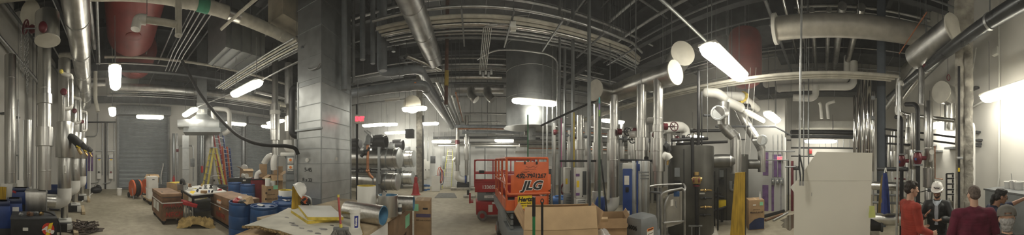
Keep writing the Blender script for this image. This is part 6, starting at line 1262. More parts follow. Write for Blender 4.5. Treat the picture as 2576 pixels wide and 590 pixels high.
f2_ = FR(2010, 3.45); r = f2_.root('board_offcut', 'white board offcut with a pointed tip poking out behind the large panel board', 'board'); put('board_sheet', MB().add([p + V((0, dy, 0)) for dy in (0, .015) for p in (f2_(2030, 425), f2_(1988, 470), f2_(1998, 484), V((f2_(1998, 0).x, 0, 0)), V((f2_(2060, 0).x, 0, 0)), f2_(2060, 430))], [tuple(range(6)), tuple(range(11, 5, -1))] + [(i, i + 6, (i + 1) % 6 + 6, (i + 1) % 6) for i in range(6)]), WHITE, r, smooth=20)
r = root('hanging_conduit', 'grey conduit hanging from the roof ending in two bent flexible leads before the panel board', 'conduit', P(2012, 395, 2.95)); put('conduit_run', MB().tube([P(2017, -5, 2.95), P(2013, 250, 2.95), P(2011, 395, 2.95)], .014, 10), COND, r, world=True)
for i, pts in enumerate((((2011, 388), (2010, 420), (2014, 445), (2013, 462)), ((2012, 390), (2016, 410), (2021, 430), (2020, 462)))):
    k = put('flexible_lead', MB().tube([P(x, y, 2.94) for x, y in pts], .011, 8, .1), CHAR, r, world=True); put('lead_plug', MB().cyl(P(pts[-1][0], 455, 2.94), P(pts[-1][0], 466, 2.94), .015, 10), COND, k, world=True)
put('coupling', MB().cyl(P(2013, 296, 2.95), P(2013, 302, 2.95), .019, 10), COND, r, world=True)
riser('hanger_conduit', 'second thin conduit hanging behind the panel board', 2034, 6.5, [(190, 470, 3.5, 'conduit_run', STEEL)], n=8); riser('hanger_conduit', 'thin conduit hanging left of the panel board corner', 2022, 6.2, [(205, 470, 2.5, 'conduit_run', STEEL)], n=8)
# ---------------------------------------------------------------- steel, polished pipes and valves behind the people
f = FR(2217, 6.3); r = f.root('steel_column', 'blue-grey steel column rising right of the large panel board', 'column'); put('column_web', MB().box((0, 0, ZC / 2), (.02, .2, ZC)), STRUCT, r)
for s in (-1, 1): put('column_flange', MB().box((s * .10, 0, ZC / 2), (.025, .22, ZC)), mat('blue grey steel', (.12, .14, .17), .5, .2, .1, 3), r)
put('column_face', MB().box((0, -.10, ZC / 2), (.24, .02, ZC)), MATS['blue grey steel'], r)
CHROME = mat('polished jacket', (.55, .54, .52), .10, 1.0, .08, 3, .05, 14)
for i, (x, y0, y1, d, w) in enumerate(((2150, 240, 405, 7.4, 8), (2162, 200, 405, 6.8, 12), (2175, 180, 420, 6.4, 10), (2186, 190, 420, 6.0, 15), (2197, 230, 430, 5.7, 6))):
    riser('polished_pipe', ['polished vertical pipe above the panel board, leftmost of the five', 'polished vertical pipe above the panel board, second of the five', 'polished vertical pipe above the panel board, in the middle of the five', 'polished vertical pipe above the panel board, widest of the five', 'thin polished pipe against the blue-grey column'][i], x, d, [(y0, max(y1, 402 + F * HC / d) if False else y1, w, 'pipe_run', CHROME), (y1 - 2, 402 + F * HC / d, w * .6, 'lower_run', ALUD)])
for i, (x, y) in enumerate(((2197, 246), (2196, 296))): solo('junction_box', MB().box(P(x, y, 5.0), (.09, .07, .09), rz=-1.8, bev=.008), STEEL, ['small grey junction box on the blue-grey column, upper', 'small grey junction box on the blue-grey column, lower'][i], 'junction box')
pipe('steel_strut', 'grey strut standing in front of the black valves behind the man in red', [A(2254, 4.2, 0), P(2262, 208, 4.2)], .022, COND, n=4)
def bp(name, label, pts, r_, m=BLACK, bend=.12, d=4.6): return pipe(name, label, [P(x, y, d if len(q_) == 0 else q_[0]) for x, y, *q_ in pts], r_, m, bend)
def valve_pipe(label, x, yt, ye, d, rad, yv, off, m=BLACK):
    r = root('valved_pipe', label, 'pipe', A(x, d)); pts = [P(x - off, yt, d + .4), P(x, yt, d), A(x, d, .02)]
    put('pipe_run', MB().tube(pts, rad, 14, .18), m, r, world=True); c = P(x, yv, d); b = put('valve_body', MB().lathe([(rad * 1.3, -.12), (rad * 1.8, -.06), (rad * 2.1, 0), (rad * 1.8, .06), (rad * 1.3, .12)], c, 18).cyl(c, c + (P(x + 10, yv, d) - c).normalized() * rad * 3.6, rad * .9, 12), REDV, r, world=True)
    for dz in (-.14, .14): put('flange', MB().flange(c + V((0, 0, dz)), (0, 0, 1), rad * 2.1, .035, 18), STEEL, r, world=True)
    put('blue_tag', MB().box(c + V((-.03, .06, -.02)) - A(x, .12), (.03, .03, .05)), BLUEP, b, world=True); return r
valve_pipe('black pipe with a red valve between the men in red and in the hard hat', 2309, 262, 0, 4.6, .048, 397, 30); valve_pipe('black pipe with a small red valve above the man in red', 2268, 294, 0, 4.9, .045, 404, 14)
for i, (x, d, segs) in enumerate(((2284, 5.3, [(290, 346, 12, 'riser_pipe'), (320, 400, 16, 'pipe_sleeve'), (398, 560, 11, 'lower_pipe')]), (2297, 5.0, [(285, 380, 14, 'riser_pipe'), (376, 424, 19, 'pipe_sleeve'), (420, 575, 12, 'lower_pipe')]), (2336, 4.9, [(255, 425, 24, 'riser_pipe'), (421, 469, 30, 'pipe_sleeve'), (466, 590, 22, 'lower_pipe')]), (2245, 6.2, [(330, 400, 10, 'riser_pipe'), (380, 430, 14, 'pipe_sleeve'), (430, 560, 8, 'lower_pipe')]), (2232, 6.4, [(340, 560, 9, 'riser_pipe')]))):
    r, f = riser('insulated_riser', ['aluminium riser between the two valved black pipes', 'aluminium riser left of the larger red valve', 'thick aluminium riser with a gauge above the hard-hatted man', 'aluminium riser left of the man in red', 'slim aluminium riser right of the blue jacket'][i], x, d, segs)
    if i in (0, 2): put('pressure_gauge', MB().lathe([(.05, 0), (.052, .03), (.045, .032), (.044, .026), (.001, .026)], f(x + (8 if i else -3), 382 if i else 370, -.2), 20, (0, -1, 0)), GLASSY, r); put('gauge_elbow', MB().tube([f(x + (8 if i else -3), 388, -.15), f(x + (6 if i else -3), 404, -.12), f(x, 406)], .03, 10, .05), PVC, r)
bp('black_cross_pipe', 'black horizontal pipe crossing high before the risers, upper of two', [(2226, 324, 5.7), (2412, 346, 5.35), (2470, 354, 5.6)], .024, BLACK, 0); bp('black_cross_pipe', 'black horizontal pipe crossing before the risers, lower of two', [(2226, 340, 5.7), (2412, 362, 5.35), (2468, 368, 5.6)], .024, BLACK, 0)
bp('black_cross_pipe', 'short black horizontal pipe left of the larger red valve', [(2232, 360, 5.2), (2290, 364, 5.0)], .022, BLACK, 0); bp('black_cross_pipe', 'thick dark horizontal pipe end above the man in red', [(2208, 424, 5.2), (2283, 425, 4.8)], .045, DARK, 0)
bp('copper_line', 'thin orange copper line beside the grey strut', [(2260, 300, 4.4), (2259, 560, 4.4)], .013, COPPER, 0); bp('copper_line', 'thin orange copper line right of the thick riser', [(2352, 366, 5.1), (2352, 448, 5.1), (2372, 450, 5.1)], .014, COPPER, 0); bp('red_line', 'short red pipe handle behind the man in red', [(2250, 448, 4.9), (2278, 450, 4.9)], .018, REDV, 0)
for i, (x0, y, x1, rr_, d) in enumerate(((2196, 466, 2296, .10, 5.3), (2180, 548, 2300, .13, 5.0), (2196, 508, 2290, .03, 5.4), (2200, 488, 2270, .025, 5.2))):
    bp('pump_header', ['bright horizontal pipe behind the hanging blue jacket', 'thick low bright pipe behind the man in red', 'thin steel rail behind the blue jacket, lower', 'thin steel rail behind the blue jacket, upper'][i], [(x0, y, d), (x1, y + 3, d - .3)], rr_, ALU if i < 2 else STEEL, 0)
f = FR(2188, 4.9); r = f.root('pump_motor', 'black pump motor low behind the panel board edge', 'motor'); put('motor_body', MB().cyl(f(2190, 562), f(2218, 562), .15, 22), BLACK, r); put('end_ring', MB().flange(f(2218, 562), (1, 0, 0), .17, .05, 22), CHAR, r); put('motor_foot', MB().box(V((f(2200, 0).x, 0, f(0 + 2200, 562).z / 2 - .06)), (.2, .25, f(2200, 562).z - .12)), CONC, r)
# hanging jacket
f = FR(2226, 4.7); r = f.root('hanging_jacket', 'blue and olive jacket hanging from the pipes right of the panel board', 'jacket')
def cloth(x0t, x1t, x0b, x1b, y0, y1, dy, seed, n=12, m_=18):
    mb = MB()
    for j in range(m_ + 1):
        t = j / m_
        for i in range(n + 1):
            u = i / n; x = (x0t + (x0b - x0t) * t ** .6) * (1 - u) + (x1t + (x1b - x1t) * t ** .6) * u; p = f(x, y0 + (y1 - y0) * t); mb.v.append((p.x, dy - .07 * sin(pi * u) - .03 * sin(u * 9 + seed) * t + .02 * mnoise.noise(V((u * 4, t * 4, seed))), p.z))
    o = len(mb.v)
    for j in range(m_ + 1):
        for i in range(n + 1): p = mb.v[j * (n + 1) + i]; mb.v.append((p[0], p[1] + .05 + .05 * sin(pi * i / n), p[2]))
    W_ = n + 1
    for j in range(m_):
        for i in range(n): a = j * W_ + i; mb.f.append((a, a + 1, a + W_ + 1, a + W_)); mb.f.append((o + a, o + a + W_, o + a + W_ + 1, o + a + 1))
    for j in range(m_):
        for i in (0, n): a = j * W_ + i; mb.f.append((a, a + W_, o + a + W_, o + a))
    for i in range(n):
        for j in (0, m_): a = j * W_ + i; mb.f.append((a, a + 1, o + a + 1, o + a))
    return mb
put('olive_panel', cloth(2219, 2226, 2208, 2228, 440, 535, .05, 2), mat('olive cloth', (.16, .11, .03), .9, 0, .2, 6), r); put('blue_panel', cloth(2222, 2230, 2216, 2240, 434, 534, -.03, 5), mat('royal blue cloth', (.018, .035, .16), .85, 0, .2, 6), r); put('hanging_loop', MB().tube([f(2224, 438, -.03), f(2228, 420, 0), f(2230, 432, -.03)], .012, 6, .03), PVC, r)
# ---------------------------------------------------------------- concrete column, big dark pipe, wall conduits
f = FR(2425, 4.85); r = f.root('concrete_column', 'rough patched concrete column in front of the white wall', 'column')
mb = MB(); RR = random.Random(4)
n = 40
for k in range(n + 1):
    z = 4.4 * k / n
    for (x, y) in ((-.18, -.17), (-.03, -.175), (.0, -.15), (.03, -.18), (.19, -.16), (.19, .17), (-.18, .17)): mb.v.append((x + RR.uniform(-.012, .012), y + RR.uniform(-.014, .014), z))
for k in range(n):
    for i in range(7): j = (i + 1) % 7; mb.f.append((k * 7 + i, k * 7 + j, (k + 1) * 7 + j, (k + 1) * 7 + i))
mb.f.append(tuple(range(n * 7, n * 7 + 7))); put('column_shaft', mb, CONC, r, smooth=60)
put('column_head', MB().box((0, 0, (4.4 + ZC) / 2), (.40, .40, ZC - 4.4)), CONC, r)
r2 = root('black_strut', 'black strut with a clamp fixed to the concrete column', 'strut', f.loc, f.rz); put('strut_run', MB().box((f(2413, 0).x, -.22, (f(2413, 178).z + .2) / 2), (.05, .05, f(2413, 178).z - .2)), BLACK, r2); put('clamp', MB().box((f(2413, 0).x + .02, -.24, f(2413, 397).z), (.13, .06, .05), bev=.01), COND, r2); put('strut_foot', MB().box((f(2413, 0).x, -.22, .1), (.05, .05, .2)), BLACK, r2); put('yellow_tag', MB().box((f(2413, 0).x, -.25, f(2413, 425).z), (.04, .01, .08)), LBLY, r2)
bdp = root('dark_overhead_pipe', 'thick dark pipe running overhead along the white wall at the right', 'pipe', V((3.2, -3.0, 4.2)))
pa, pb_ = P(2236, 246, 8.8), P(2640, -30, 2.78); put('pipe_run', MB().tube([pb_, pa], .115, 22), mat('dark grey pipe', (.09, .095, .10), .28, .6, .1, 4), bdp, world=True)
for t in (.16, .5, .8): c = pb_.lerp(pa, t); put('clevis_hanger', MB().flange(c, pa - pb_, .128, .05, 22), COND, bdp, world=True); put('hanger_rod', MB().cyl(c, V((c.x, c.y, ZC)), .012, 6), STEEL, bdp, world=True)
r = root('capped_stub', 'aluminium stub with a large cream end cap beside the concrete column', 'pipe stub', P(2365, 236, 5.6)); a = P(2367, 231, 5.5); ax = V((-.50, .80, -.05)).normalized(); put('stub_jacket', MB().cyl(a, a - ax * .8, .25, 28), ALU, r, world=True); put('end_cap', MB().lathe([(.262, -.02), (.262, .01), (.2, .02)], a, 28, ax), CAP, r, world=True); put('riser_leg', MB().cyl(a - ax * .45, V((*(a - ax * .45)[:2], 2.6)), .14, 20), ALU, r, world=True)
put('red_handle', MB().tube(ring(P(2386, 195, 5.7), .07, 0, (.6, .3, .1), 16), .012, 6, closed=True), REDV, r, world=True)
pipe('wall_conduit', 'thin vertical conduit on the white wall behind the ponytailed woman', [WN(2513, -10, .05), WN(2513, 445, .05), WN(2509, 475, .05)], .022, IVORY); solo('wall_box', MB().box(WN(2505, 130, .06), (.2, .1, .16), bev=.01), IVORY, 'small ivory box high on the white wall', 'junction box'); pipe('wall_conduit', 'conduit slanting up the white wall to the bright lamp', [WN(2380, 305, .06), WN(2490, 245, .06)], .03, IVORY)
pipe('wall_conduit', 'thin conduit rising high on the white wall right of the column', [WN(2443, 198, .06), WN(2456, 120, .06)], .02, IVORY)
for i, (x0, x1, y) in enumerate(((2448, 2462, 332), (2446, 2474, 352), (2450, 2466, 362), (2446, 2458, 222))): solo('strut_bracket', MB().box((WN(x0, y, .07) + WN(x1, y, .07)) / 2, (.25, .14, .05)), DARK, ['dark strut bracket on the white wall right of the column, topmost of three', 'long dark strut bracket on the white wall right of the column', 'low dark strut bracket on the white wall right of the column', 'strut bracket high on the white wall beside the column'][i], 'bracket')
pipe('white_pipe', 'white pipe with a rounded top standing right of the concrete column', [P(2441, 315, 5.5), P(2447, 311, 5.5), P(2449, 320, 5.5), A(2449, 5.5, .02)], .045, PVC, .06)
for i, (x0, x1, y) in enumerate(((2327, 2358, 366), (2340, 2372, 380), (2378, 2408, 372))): solo('strut_bracket', MB().box(WN((x0 + x1) / 2, y, .10), (.55, .2, .06)), STEEL, ['steel bracket on the white wall below the far strip lamp', 'second steel bracket on the white wall below the far strip lamp', 'steel bracket on the white wall left of the concrete column'][i], 'bracket')
r = root('pipe_rack', 'dark stepped pipe rack left of the concrete column', 'pipe rack', A(2390, 5.2)); 
for x in (2381, 2397): put('rack_post', MB().cyl(A(x, 5.2, 0), P(x, 436, 5.2), .022, 8), DARK, r, world=True)
for y in (436, 448, 462, 476, 488): put('rack_arm', MB().tube([P(2381, y, 5.2), P(2400, y, 5.15)], .018, 8), DARK, r, world=True); put('knuckle', MB().ball(P(2397, y, 5.18), .032, n=10, m=6), COND, r, world=True)
f = FR(2387, 5.0); r = f.root('upright_cylinder', 'small concrete-grey cylinder with a rounded top beside the column foot', 'cylinder'); put('cylinder_body', MB().lathe([(.105, 0), (.105, f(2392, 503).z - .06), (.09, f(2392, 503).z - .02), (.03, f(2392, 503).z)], n=22), CONC, r); put('valve_cap', MB().cyl((0, 0, f(2392, 503).z - .01), (0, 0, f(2392, 503).z + .05), .03, 12), IVORY, r)
r = root('wall_sensor', 'grey sensor box with a cable on the thick riser beside the hard hat', 'sensor', P(2339, 477, 4.6)); put('sensor_body', MB().box((0, 0, 0), (.09, .07, .07), rz=-2, bev=.01), CHAR, r); put('sensor_cable', MB().tube([P(2333, 478, 4.6), P(2316, 482, 4.65), P(2305, 478, 4.7)], .008, 6), BLACK, r, world=True); put('sensor_cable', MB().tube([P(2345, 481, 4.6), P(2344, 500, 4.6), P(2330, 512, 4.6), P(2310, 508, 4.6)], .008, 6, .08), BLACK, r, world=True)
# ---------------------------------------------------------------- table the people stand around
tt = root('plan_table', 'small table with papers, cans and red parts between the people', 'table', A(2352, 2.55)); tz2 = .80; c = A(2352, 2.55, tz2); put('tabletop', MB().box((0, 0, tz2 - .02), (.62, .5, .04), rz=-.3, bev=.006), WHITE, tt)
for x in (-.26, .26):
    for y in (-.2, .2): put('leg', MB().cyl((x, y, 0), (x, y, tz2 - .04), .02, 8), STEEL, tt)
for i, (x, y, rad, h, m, lab) in enumerate(((2326, 566, .035, .13, IVORY, 'white spray can with coloured label on the small table'), (2337, 572, .03, .10, PAPER, 'small white can on the small table'))):
    d = 2.5 + .03 * i; p = A(x, d, tz2); r = root('spray_can', lab, 'spray can', p); put('can_body', MB().lathe([(rad, 0), (rad, h), (rad * .5, h * 1.15), (rad * .4, h * 1.3)], n=18), m, r); put('can_label', MB().lathe([(rad * 1.01, h * .3), (rad * 1.01, h * .6)], n=18, caps=False), (BLUEP, REDP)[i], r)
solo('red_fitting', MB().cyl(A(2334, 2.62, tz2 + .045), A(2344, 2.58, tz2 + .045), .045, 16).cyl(A(2343, 2.58, tz2 + .045), A(2348, 2.57, tz2 + .045), .03, 14), REDP, 'red cylindrical part lying on the small table', 'fitting'); solo('steel_bar', MB().tube([A(2388, 2.6, tz2 + .02), P(2412, 578, 2.5)], .018, 10), COND, 'steel bar sticking out over the small table edge', 'bar')
ct = root('wall_counter', 'grey counter with bins along the white wall at the right edge', 'counter', (3.02, -2.95, 0)); put('counter_body', MB().box((-.3, -.25, .62), (1.5, .7, 1.24), bev=.015), GRYB, ct); put('countertop', MB().box((-.3, -.25, 1.255), (1.54, .74, .03)), STEEL, ct)
CT = 1.27
for i, (x, rad, h) in enumerate(((2536, .085, .13), (2548, .07, .16), (2563, .10, .15))):
    d = 4.55 - .12 * i; p = A(x, d, CT); r = root('plastic_tub', ['clear plastic tub on the counter, left of three', 'clear plastic tub with a brush in it on the counter', 'largest clear plastic tub on the counter'][i], 'tub', p); put('tub_body', MB().lathe([(rad * .8, 0), (rad, h), (rad * 1.05, h), (rad * .93, h - .01), (rad * .75, .01)], n=22), mat('cloudy plastic', (.6, .6, .58), .3, 0, .05, 5, alpha=.7), r)
    put('tub_rim', MB().tube([(rad * cos(t), rad * sin(t), h) for t in [2 * pi * k / 20 for k in range(20)]], .006, 5, closed=True), PVC, r)
    if i == 1: put('brush_handle', MB().cyl((0, 0, .02), (.03, .02, h + .14), .006, 6), STEEL, r)
RR = random.Random(31); p = G(1995, 553); mb = MB(); n = 26; mb.v = [(p.x + 1.0 * RR.uniform(.75, 1.1) * cos(2 * pi * i / n), p.y + .34 * RR.uniform(.7, 1.15) * sin(2 * pi * i / n), .003) for i in range(n)]; mb.f.append(tuple(range(n)))
solo('puddle', mb, mat('wet floor', (.09, .075, .05), .12, 0, .2, 3), 'dark wet puddle on the floor left of the panel board', 'puddle')
# ---------------------------------------------------------------- people
def remesh(mb, name, m, vox, smooth=6, noise=0.0, nscale=14.0, seed=0.0):
    me = bpy.data.meshes.new(name); me.from_pydata(mb.v, [], mb.f); me.update()
    o = bpy.data.objects.new(name, me); COL.objects.link(o)
    k = o.modifiers.new('r', 'REMESH'); k.mode = 'VOXEL'; k.voxel_size = vox; k.use_smooth_shade = True
    if smooth: s = o.modifiers.new('s', 'SMOOTH'); s.factor = .5; s.iterations = smooth
    dg = bpy.context.evaluated_depsgraph_get(); me2 = bpy.data.meshes.new_from_object(o.evaluated_get(dg)); bpy.data.objects.remove(o); bpy.data.meshes.remove(me)
    if noise:
        me2.update()
        ns = [v.normal.copy() for v in me2.vertices]
        for v, n in zip(me2.vertices, ns):
            q = v.co; v.co = q + n * noise * (mnoise.noise(V((q.x * nscale, q.y * nscale, q.z * nscale * .55 + seed))) + .5 * mnoise.noise(V((q.x * nscale * .5 + 3, q.y * nscale * .5, q.z * nscale * 1.1 + seed))))
    me2.polygons.foreach_set('use_smooth', [True] * len(me2.polygons)); me2.materials.clear(); me2.materials.append(m); me2.name = name
    return me2
SKIN1 = mat('light skin', (.50, .30, .21), .5, 0, .05, 9, .03, 60); SKIN2 = mat('tan skin', (.40, .22, .14), .5, 0, .06, 9, .03, 60); SKIN3 = mat('brown skin', (.27, .14, .085), .5, 0, .06, 9, .03, 60)
def person(label, loc, rz, s, skin, P_):
    """joints are given for a 1.75 m figure facing +Y, x to its right"""
    g = P_.get
    lean = g('lean', 0.0); hx = g('hip', (0, 0)); turn = g('turn', 0.0); nod = g('nod', 0.0); tilt = g('tilt', 0.0)
    def T(x, y, z):             # bend the trunk forward above the hips
        if z > .95: a = lean * min(1, (z - .95) / .30); return V((x, y + (z - .95) * sin(a), .95 + (z - .95) * cos(a)))
        return V((x, y, z))
    ball = MB()
    neck0, neck1 = T(0, -.015, 1.44), T(0, .01, 1.55)
    hc = T(0, .02, 1.64); HM = MX.Translation(hc) @ MX.Rotation(-turn, 4, 'Z') @ MX.Rotation(-nod, 4, 'X') @ MX.Rotation(tilt, 4, 'Y')
    def H(c, r, sc, k=ball): k.ball(c, r, sc, 18, 12, M=HM)
    H((0, -.012, .035), 1, (.076, .096, .082)); H((0, .028, -.035), 1, (.060, .062, .078)); H((0, .055, -.01), 1, (.056, .040, .07)); H((0, .062, -.088), 1, (.030, .028, .024)); H((0, .042, -.075), 1, (.046, .046, .03))
    H((0, .088, .022), 1, (.046, .014, .012))                                              # brow
    ball.tube([HM @ V(p) for p in ((0, .088, .015), (0, .103, -.012), (0, .112, -.028), (0, .098, -.036))], .012, 8, rr=[.008, .010, .014, .010])
    for sx in (-1, 1): H((sx * .013, .098, -.03), 1, (.009, .011, .008)); H((sx * .036, .066, -.018), 1, (.022, .022, .02)); ball.lathe([(.004, -.006), (.024, -.004), (.027, .004), (.018, .008)], HM @ V((sx * .076, -.012, -.008)), 14, (HM.to_3x3() @ V((sx * .9, -.35, .05)))); H((sx * .080, -.010, -.030), 1, (.008, .012, .012))
    H((0, .092, -.056), 1, (.024, .011, .006)); H((0, .090, -.066), 1, (.021, .012, .007))    # lips
    ball.capsule(neck0 - V((0, 0, .04)), neck1 + V((0, 0, .04)), .060, .054)
    # trunk
    for z, rx, ry, y in ((1.40, .10, .07, -.01), (1.34, .165, .095, -.005), (1.24, .160, .105, 0), (1.12, .145, .100, 0), (1.02, .145, .098, 0), (.93, .155, .108, -.005)): ball.ball(T(0, y, z), 1, (rx, ry, .11), 18, 10)
    arms = {}
    W = g('width', 1.0)
    for sd, sx in (('L', -1), ('R', 1)):
        sh = T(sx * .185 * W, -.01, 1.40); el, wr = [V(p) for p in g('arm' + sd)]; arms[sd] = (sh, el, wr)
        ball.capsule(T(sx * .10, -.01, 1.41), sh, .058, .056); ball.capsule(sh, el, .053, .041); ball.capsule(el, wr, .041, .027)
        kn, an = V((sx * .10 + hx[0] * .5, .02, .50)), V((sx * .11, -.02, .09))
        ball.capsule(V((sx * .09, 0, .90)), kn, .085, .055); ball.capsule(kn, an, .054, .038); ball.capsule(an + V((0, -.03, -.045)), an + V((sx * .015, .15, -.06)), .036, .026)
        hd = g('hand' + sd)
        if hd:                  # palm direction, palm normal, curl, spread
            d, n_, curl, th = V(hd[0]).normalized(), V(hd[1]), hd[2], hd[3]; n_ = (n_ - d * n_.dot(d)).normalized(); sdv = d.cross(n_)
            for t, wd, tk in ((.018, .030, .017), (.045, .038, .015), (.075, .041, .013)):
                M = MX.Translation(wr + d * t) @ MX((sdv, d, n_)).transposed().to_4x4(); ball.ball((0, 0, 0), 1, (wd, .026, tk), 12, 8, M=M)
            for i, (o, L) in enumerate(((.030, .072), (.010, .080), (-.010, .075), (-.029, .058))):
                p = wr + d * .088 + sdv * o; dr = (d + sdv * o * 4).normalized()
                for j, (fl, rr_) in enumerate(((.45, .0088), (.32, .0080), (.25, .0072))):
                    c = curl * (.5 + .45 * j); dd = (dr * cos(c) + n_ * sin(c)); q = p + dd * L * fl; ball.capsule(p, q, rr_, rr_ * .92, 10, 3); p = q
            p = wr + d * .025 + sdv * .030 * th; dd = (d * .62 + sdv * .75 * th + n_ * .25).normalized(); q = p + dd * .045; ball.capsule(p, q, .0125, .0095, 10, 3); ball.capsule(q, q + (d * .85 + sdv * .4 * th + n_ * .3).normalized() * .032, .0095, .008, 10, 3)
    me = remesh(ball, 'person', skin, .0052, 3)
    body = bpy.data.objects.new('person', me); COL.objects.link(body); body.location = loc; body.rotation_euler = (0, 0, rz); body.scale = (s, s, s); tagp(body, label, 'person')
    def cloth(nm, mb, m, vox=.008, noise=.008, sm=5, seed=0.0, lab=None, nscale=14.0):
        o = bpy.data.objects.new(nm, remesh(mb, nm, m, vox, sm, noise, nscale, seed)); COL.objects.link(o); o.parent = body
        if lab: o['label'] = lab
        return o
    # shirt
    sh = MB(); e = g('bulk', .014)
    for z, rx, ry, y in ((1.395, .11, .075, -.012), (1.34, .170, .098, -.005), (1.24, .168, .112, 0), (1.12, .155, .110, 0), (1.02, .155, .108, 0), (.93, .163, .116, -.005), (.86, .16, .113, 0)): sh.ball(T(0, y, z), 1, ((rx + e) * (W if z > 1.2 else (1 + W) / 2), ry + e, .11), 20, 10)
    for k in range(16): z = .86 + .034 * k; t = (z - .86) / .51; sh.ball(T(0, -.003, z), 1, ((.160 + .012 * t + e) * ((1 + W) / 2 + (W - 1) / 2 * t), .108 + e, .085), 20, 10)
    sh.capsule(T(0, -.015, 1.40), T(0, -.008, 1.455), .074, .066)
    for sd, sx in (('L', -1), ('R', 1)):
        a, el, wr = arms[sd]; sl = g('sleeve', 1.0); sh.capsule(T(sx * .08, -.012, 1.405), a, .062 + e * .6, .064 + e * .6); sh.capsule(a, el, .060 + e * .7, .050 + e * .6)
        if sl > .5: sh.capsule(el, el.lerp(wr, .93 if sl == 1 else sl), .050 + e * .6, .036 + e * .5)
    cloth('shirt', sh, g('shirt'), .0085, g('wrinkle', .010), 5, loc[0], nscale=g('ws', 13))
    tr = MB()
    tr.ball((0, 0, .94), 1, (.168, .122, .10), 18, 10)
    for sx in (-1, 1): kn, an = V((sx * .10, .02, .50)), V((sx * .11, -.02, .10)); tr.capsule(V((sx * .088, 0, .90)), kn, .100, .070); tr.capsule(kn, an, .070, .058)
    cloth('trousers', tr, g('trousers', MATS['charcoal grey']), .012, .008, 4, 2)
    for sx in (-1, 1): sb = MB(); an = V((sx * .11, -.02, .06)); sb.capsule(an + V((0, -.05, -.005)), an + V((sx * .02, .16, -.015)), .05, .042); sb.v = [(x, y, max(0, z)) for x, y, z in sb.v]; cloth('shoe', sb, BLACK, .010, 0, 3)
    # hair
    hr = MB(); hk = g('hair', 'short')
    if hk in ('short', 'long'): H((0, -.020, .044), 1, (.083, .100, .084), hr); H((0, -.045, .0), 1, (.078, .072, .072), hr); H((0, .035, .085), 1, (.062, .055, .038), hr)
    if hk == 'crop': H((0, -.020, .040), 1, (.0785, .0955, .0815), hr); H((0, -.045, .0), 1, (.0735, .068, .060), hr)
    if hk == 'long': H((0, -.065, -.02), 1, (.07, .05, .08), hr); H((0, -.118, -.035), 1, (.038, .04, .05), hr); H((0, -.13, -.085), 1, (.032, .034, .06), hr); H((0, -.125, -.13), 1, (.026, .028, .05), hr)
    if hk == 'fringe': H((0, -.05, -.03), 1, (.079, .068, .055), hr); H((0, -.05, -.075), 1, (.066, .055, .05), hr); H((0, -.045, -.105), 1, (.058, .045, .04), hr); H((-.055, -.02, -.03), 1, (.027, .05, .04), hr); H((.055, -.02, -.03), 1, (.027, .05, .04), hr)
    if hr.v: cloth('hair', hr, g('haircol'), .0048, .004 if hk != 'crop' else .0006, 2, 4, nscale=60)
    if g('beard'):
        bd = MB(); H((0, .048, -.078), 1, (.050, .046, .036), bd); H((0, .070, -.086), 1, (.034, .028, .028), bd); H((0, .097, -.045), 1, (.026, .010, .006), bd)
        for sx in (-1, 1): H((sx * .052, .022, -.052), 1, (.014, .03, .045), bd)
        cloth('beard', bd, g('haircol'), .0045, .002, 2, 1, nscale=70)
    # eyes
    for sx in (-1, 1):
        ey = put('eye', MB().ball((sx * .031, .077, .002), .0115, (1, 1, 1), 14, 10, M=HM), mat('eye white', (.75, .72, .68), .25, 0, 0), body); put('iris', MB().ball((sx * .031, .0845, .001), .0058, (1, .8, 1), 10, 8, M=HM), INK, ey)
        eb = MB(); eb.tube([HM @ V(p) for p in ((sx * .014, .097, .020), (sx * .032, .096, .025), (sx * .050, .082, .019))], .004, 6); put('eyebrow', eb, g('haircol'), body)
    if g('glasses'):
        gl = MB()
        for sx in (-1, 1): gl.tube([HM @ V((sx * (.033 + .021 * cos(t)), .103 - .006 * abs(cos(t)) * (1 if cos(t) * 1 > 0 else 0), -.004 + .015 * sin(t))) for t in [2 * pi * i / 16 for i in range(16)]], .0026, 5, closed=True); gl.tube([HM @ V(p) for p in ((sx * .054, .096, .0), (sx * .078, .05, .004), (sx * .080, -.01, .0))], .0026, 5)
        gl.tube([HM @ V(p) for p in ((-.012, .104, .0), (0, .108, .003), (.012, .104, .0))], .0026, 5); put('glasses', gl, BLACK, body)
    return body, HM, T, arms, cloth
def facing_rz(x, off): return -(x - X0) / F + off     # off 0 = looking away from the camera, pi = towards it
# man in red, profile to the right, back half turned to us
p = A(2290, 2.95); person('person in a rust red long-sleeved shirt with short dark hair, looking right', p, facing_rz(2285, -1.05), .885, SKIN1, dict(
    armL=((-.25, .06, 1.10), (-.16, .26, 1.02)), armR=((.24, .02, 1.11), (.20, .24, 1.00)), handL=((.5, .8, -.1), (.2, -.2, 1), .5, 1), handR=((-.2, 1, -.1), (-.8, 0, -.3), .5, -1), turn=.25, nod=.10, shirt=mat('rust red knit', (.30, .035, .02), .85, 0, .12, 9), haircol=mat('dark brown hair', (.022, .014, .010), .6, 0, .2, 30), hair='short'))
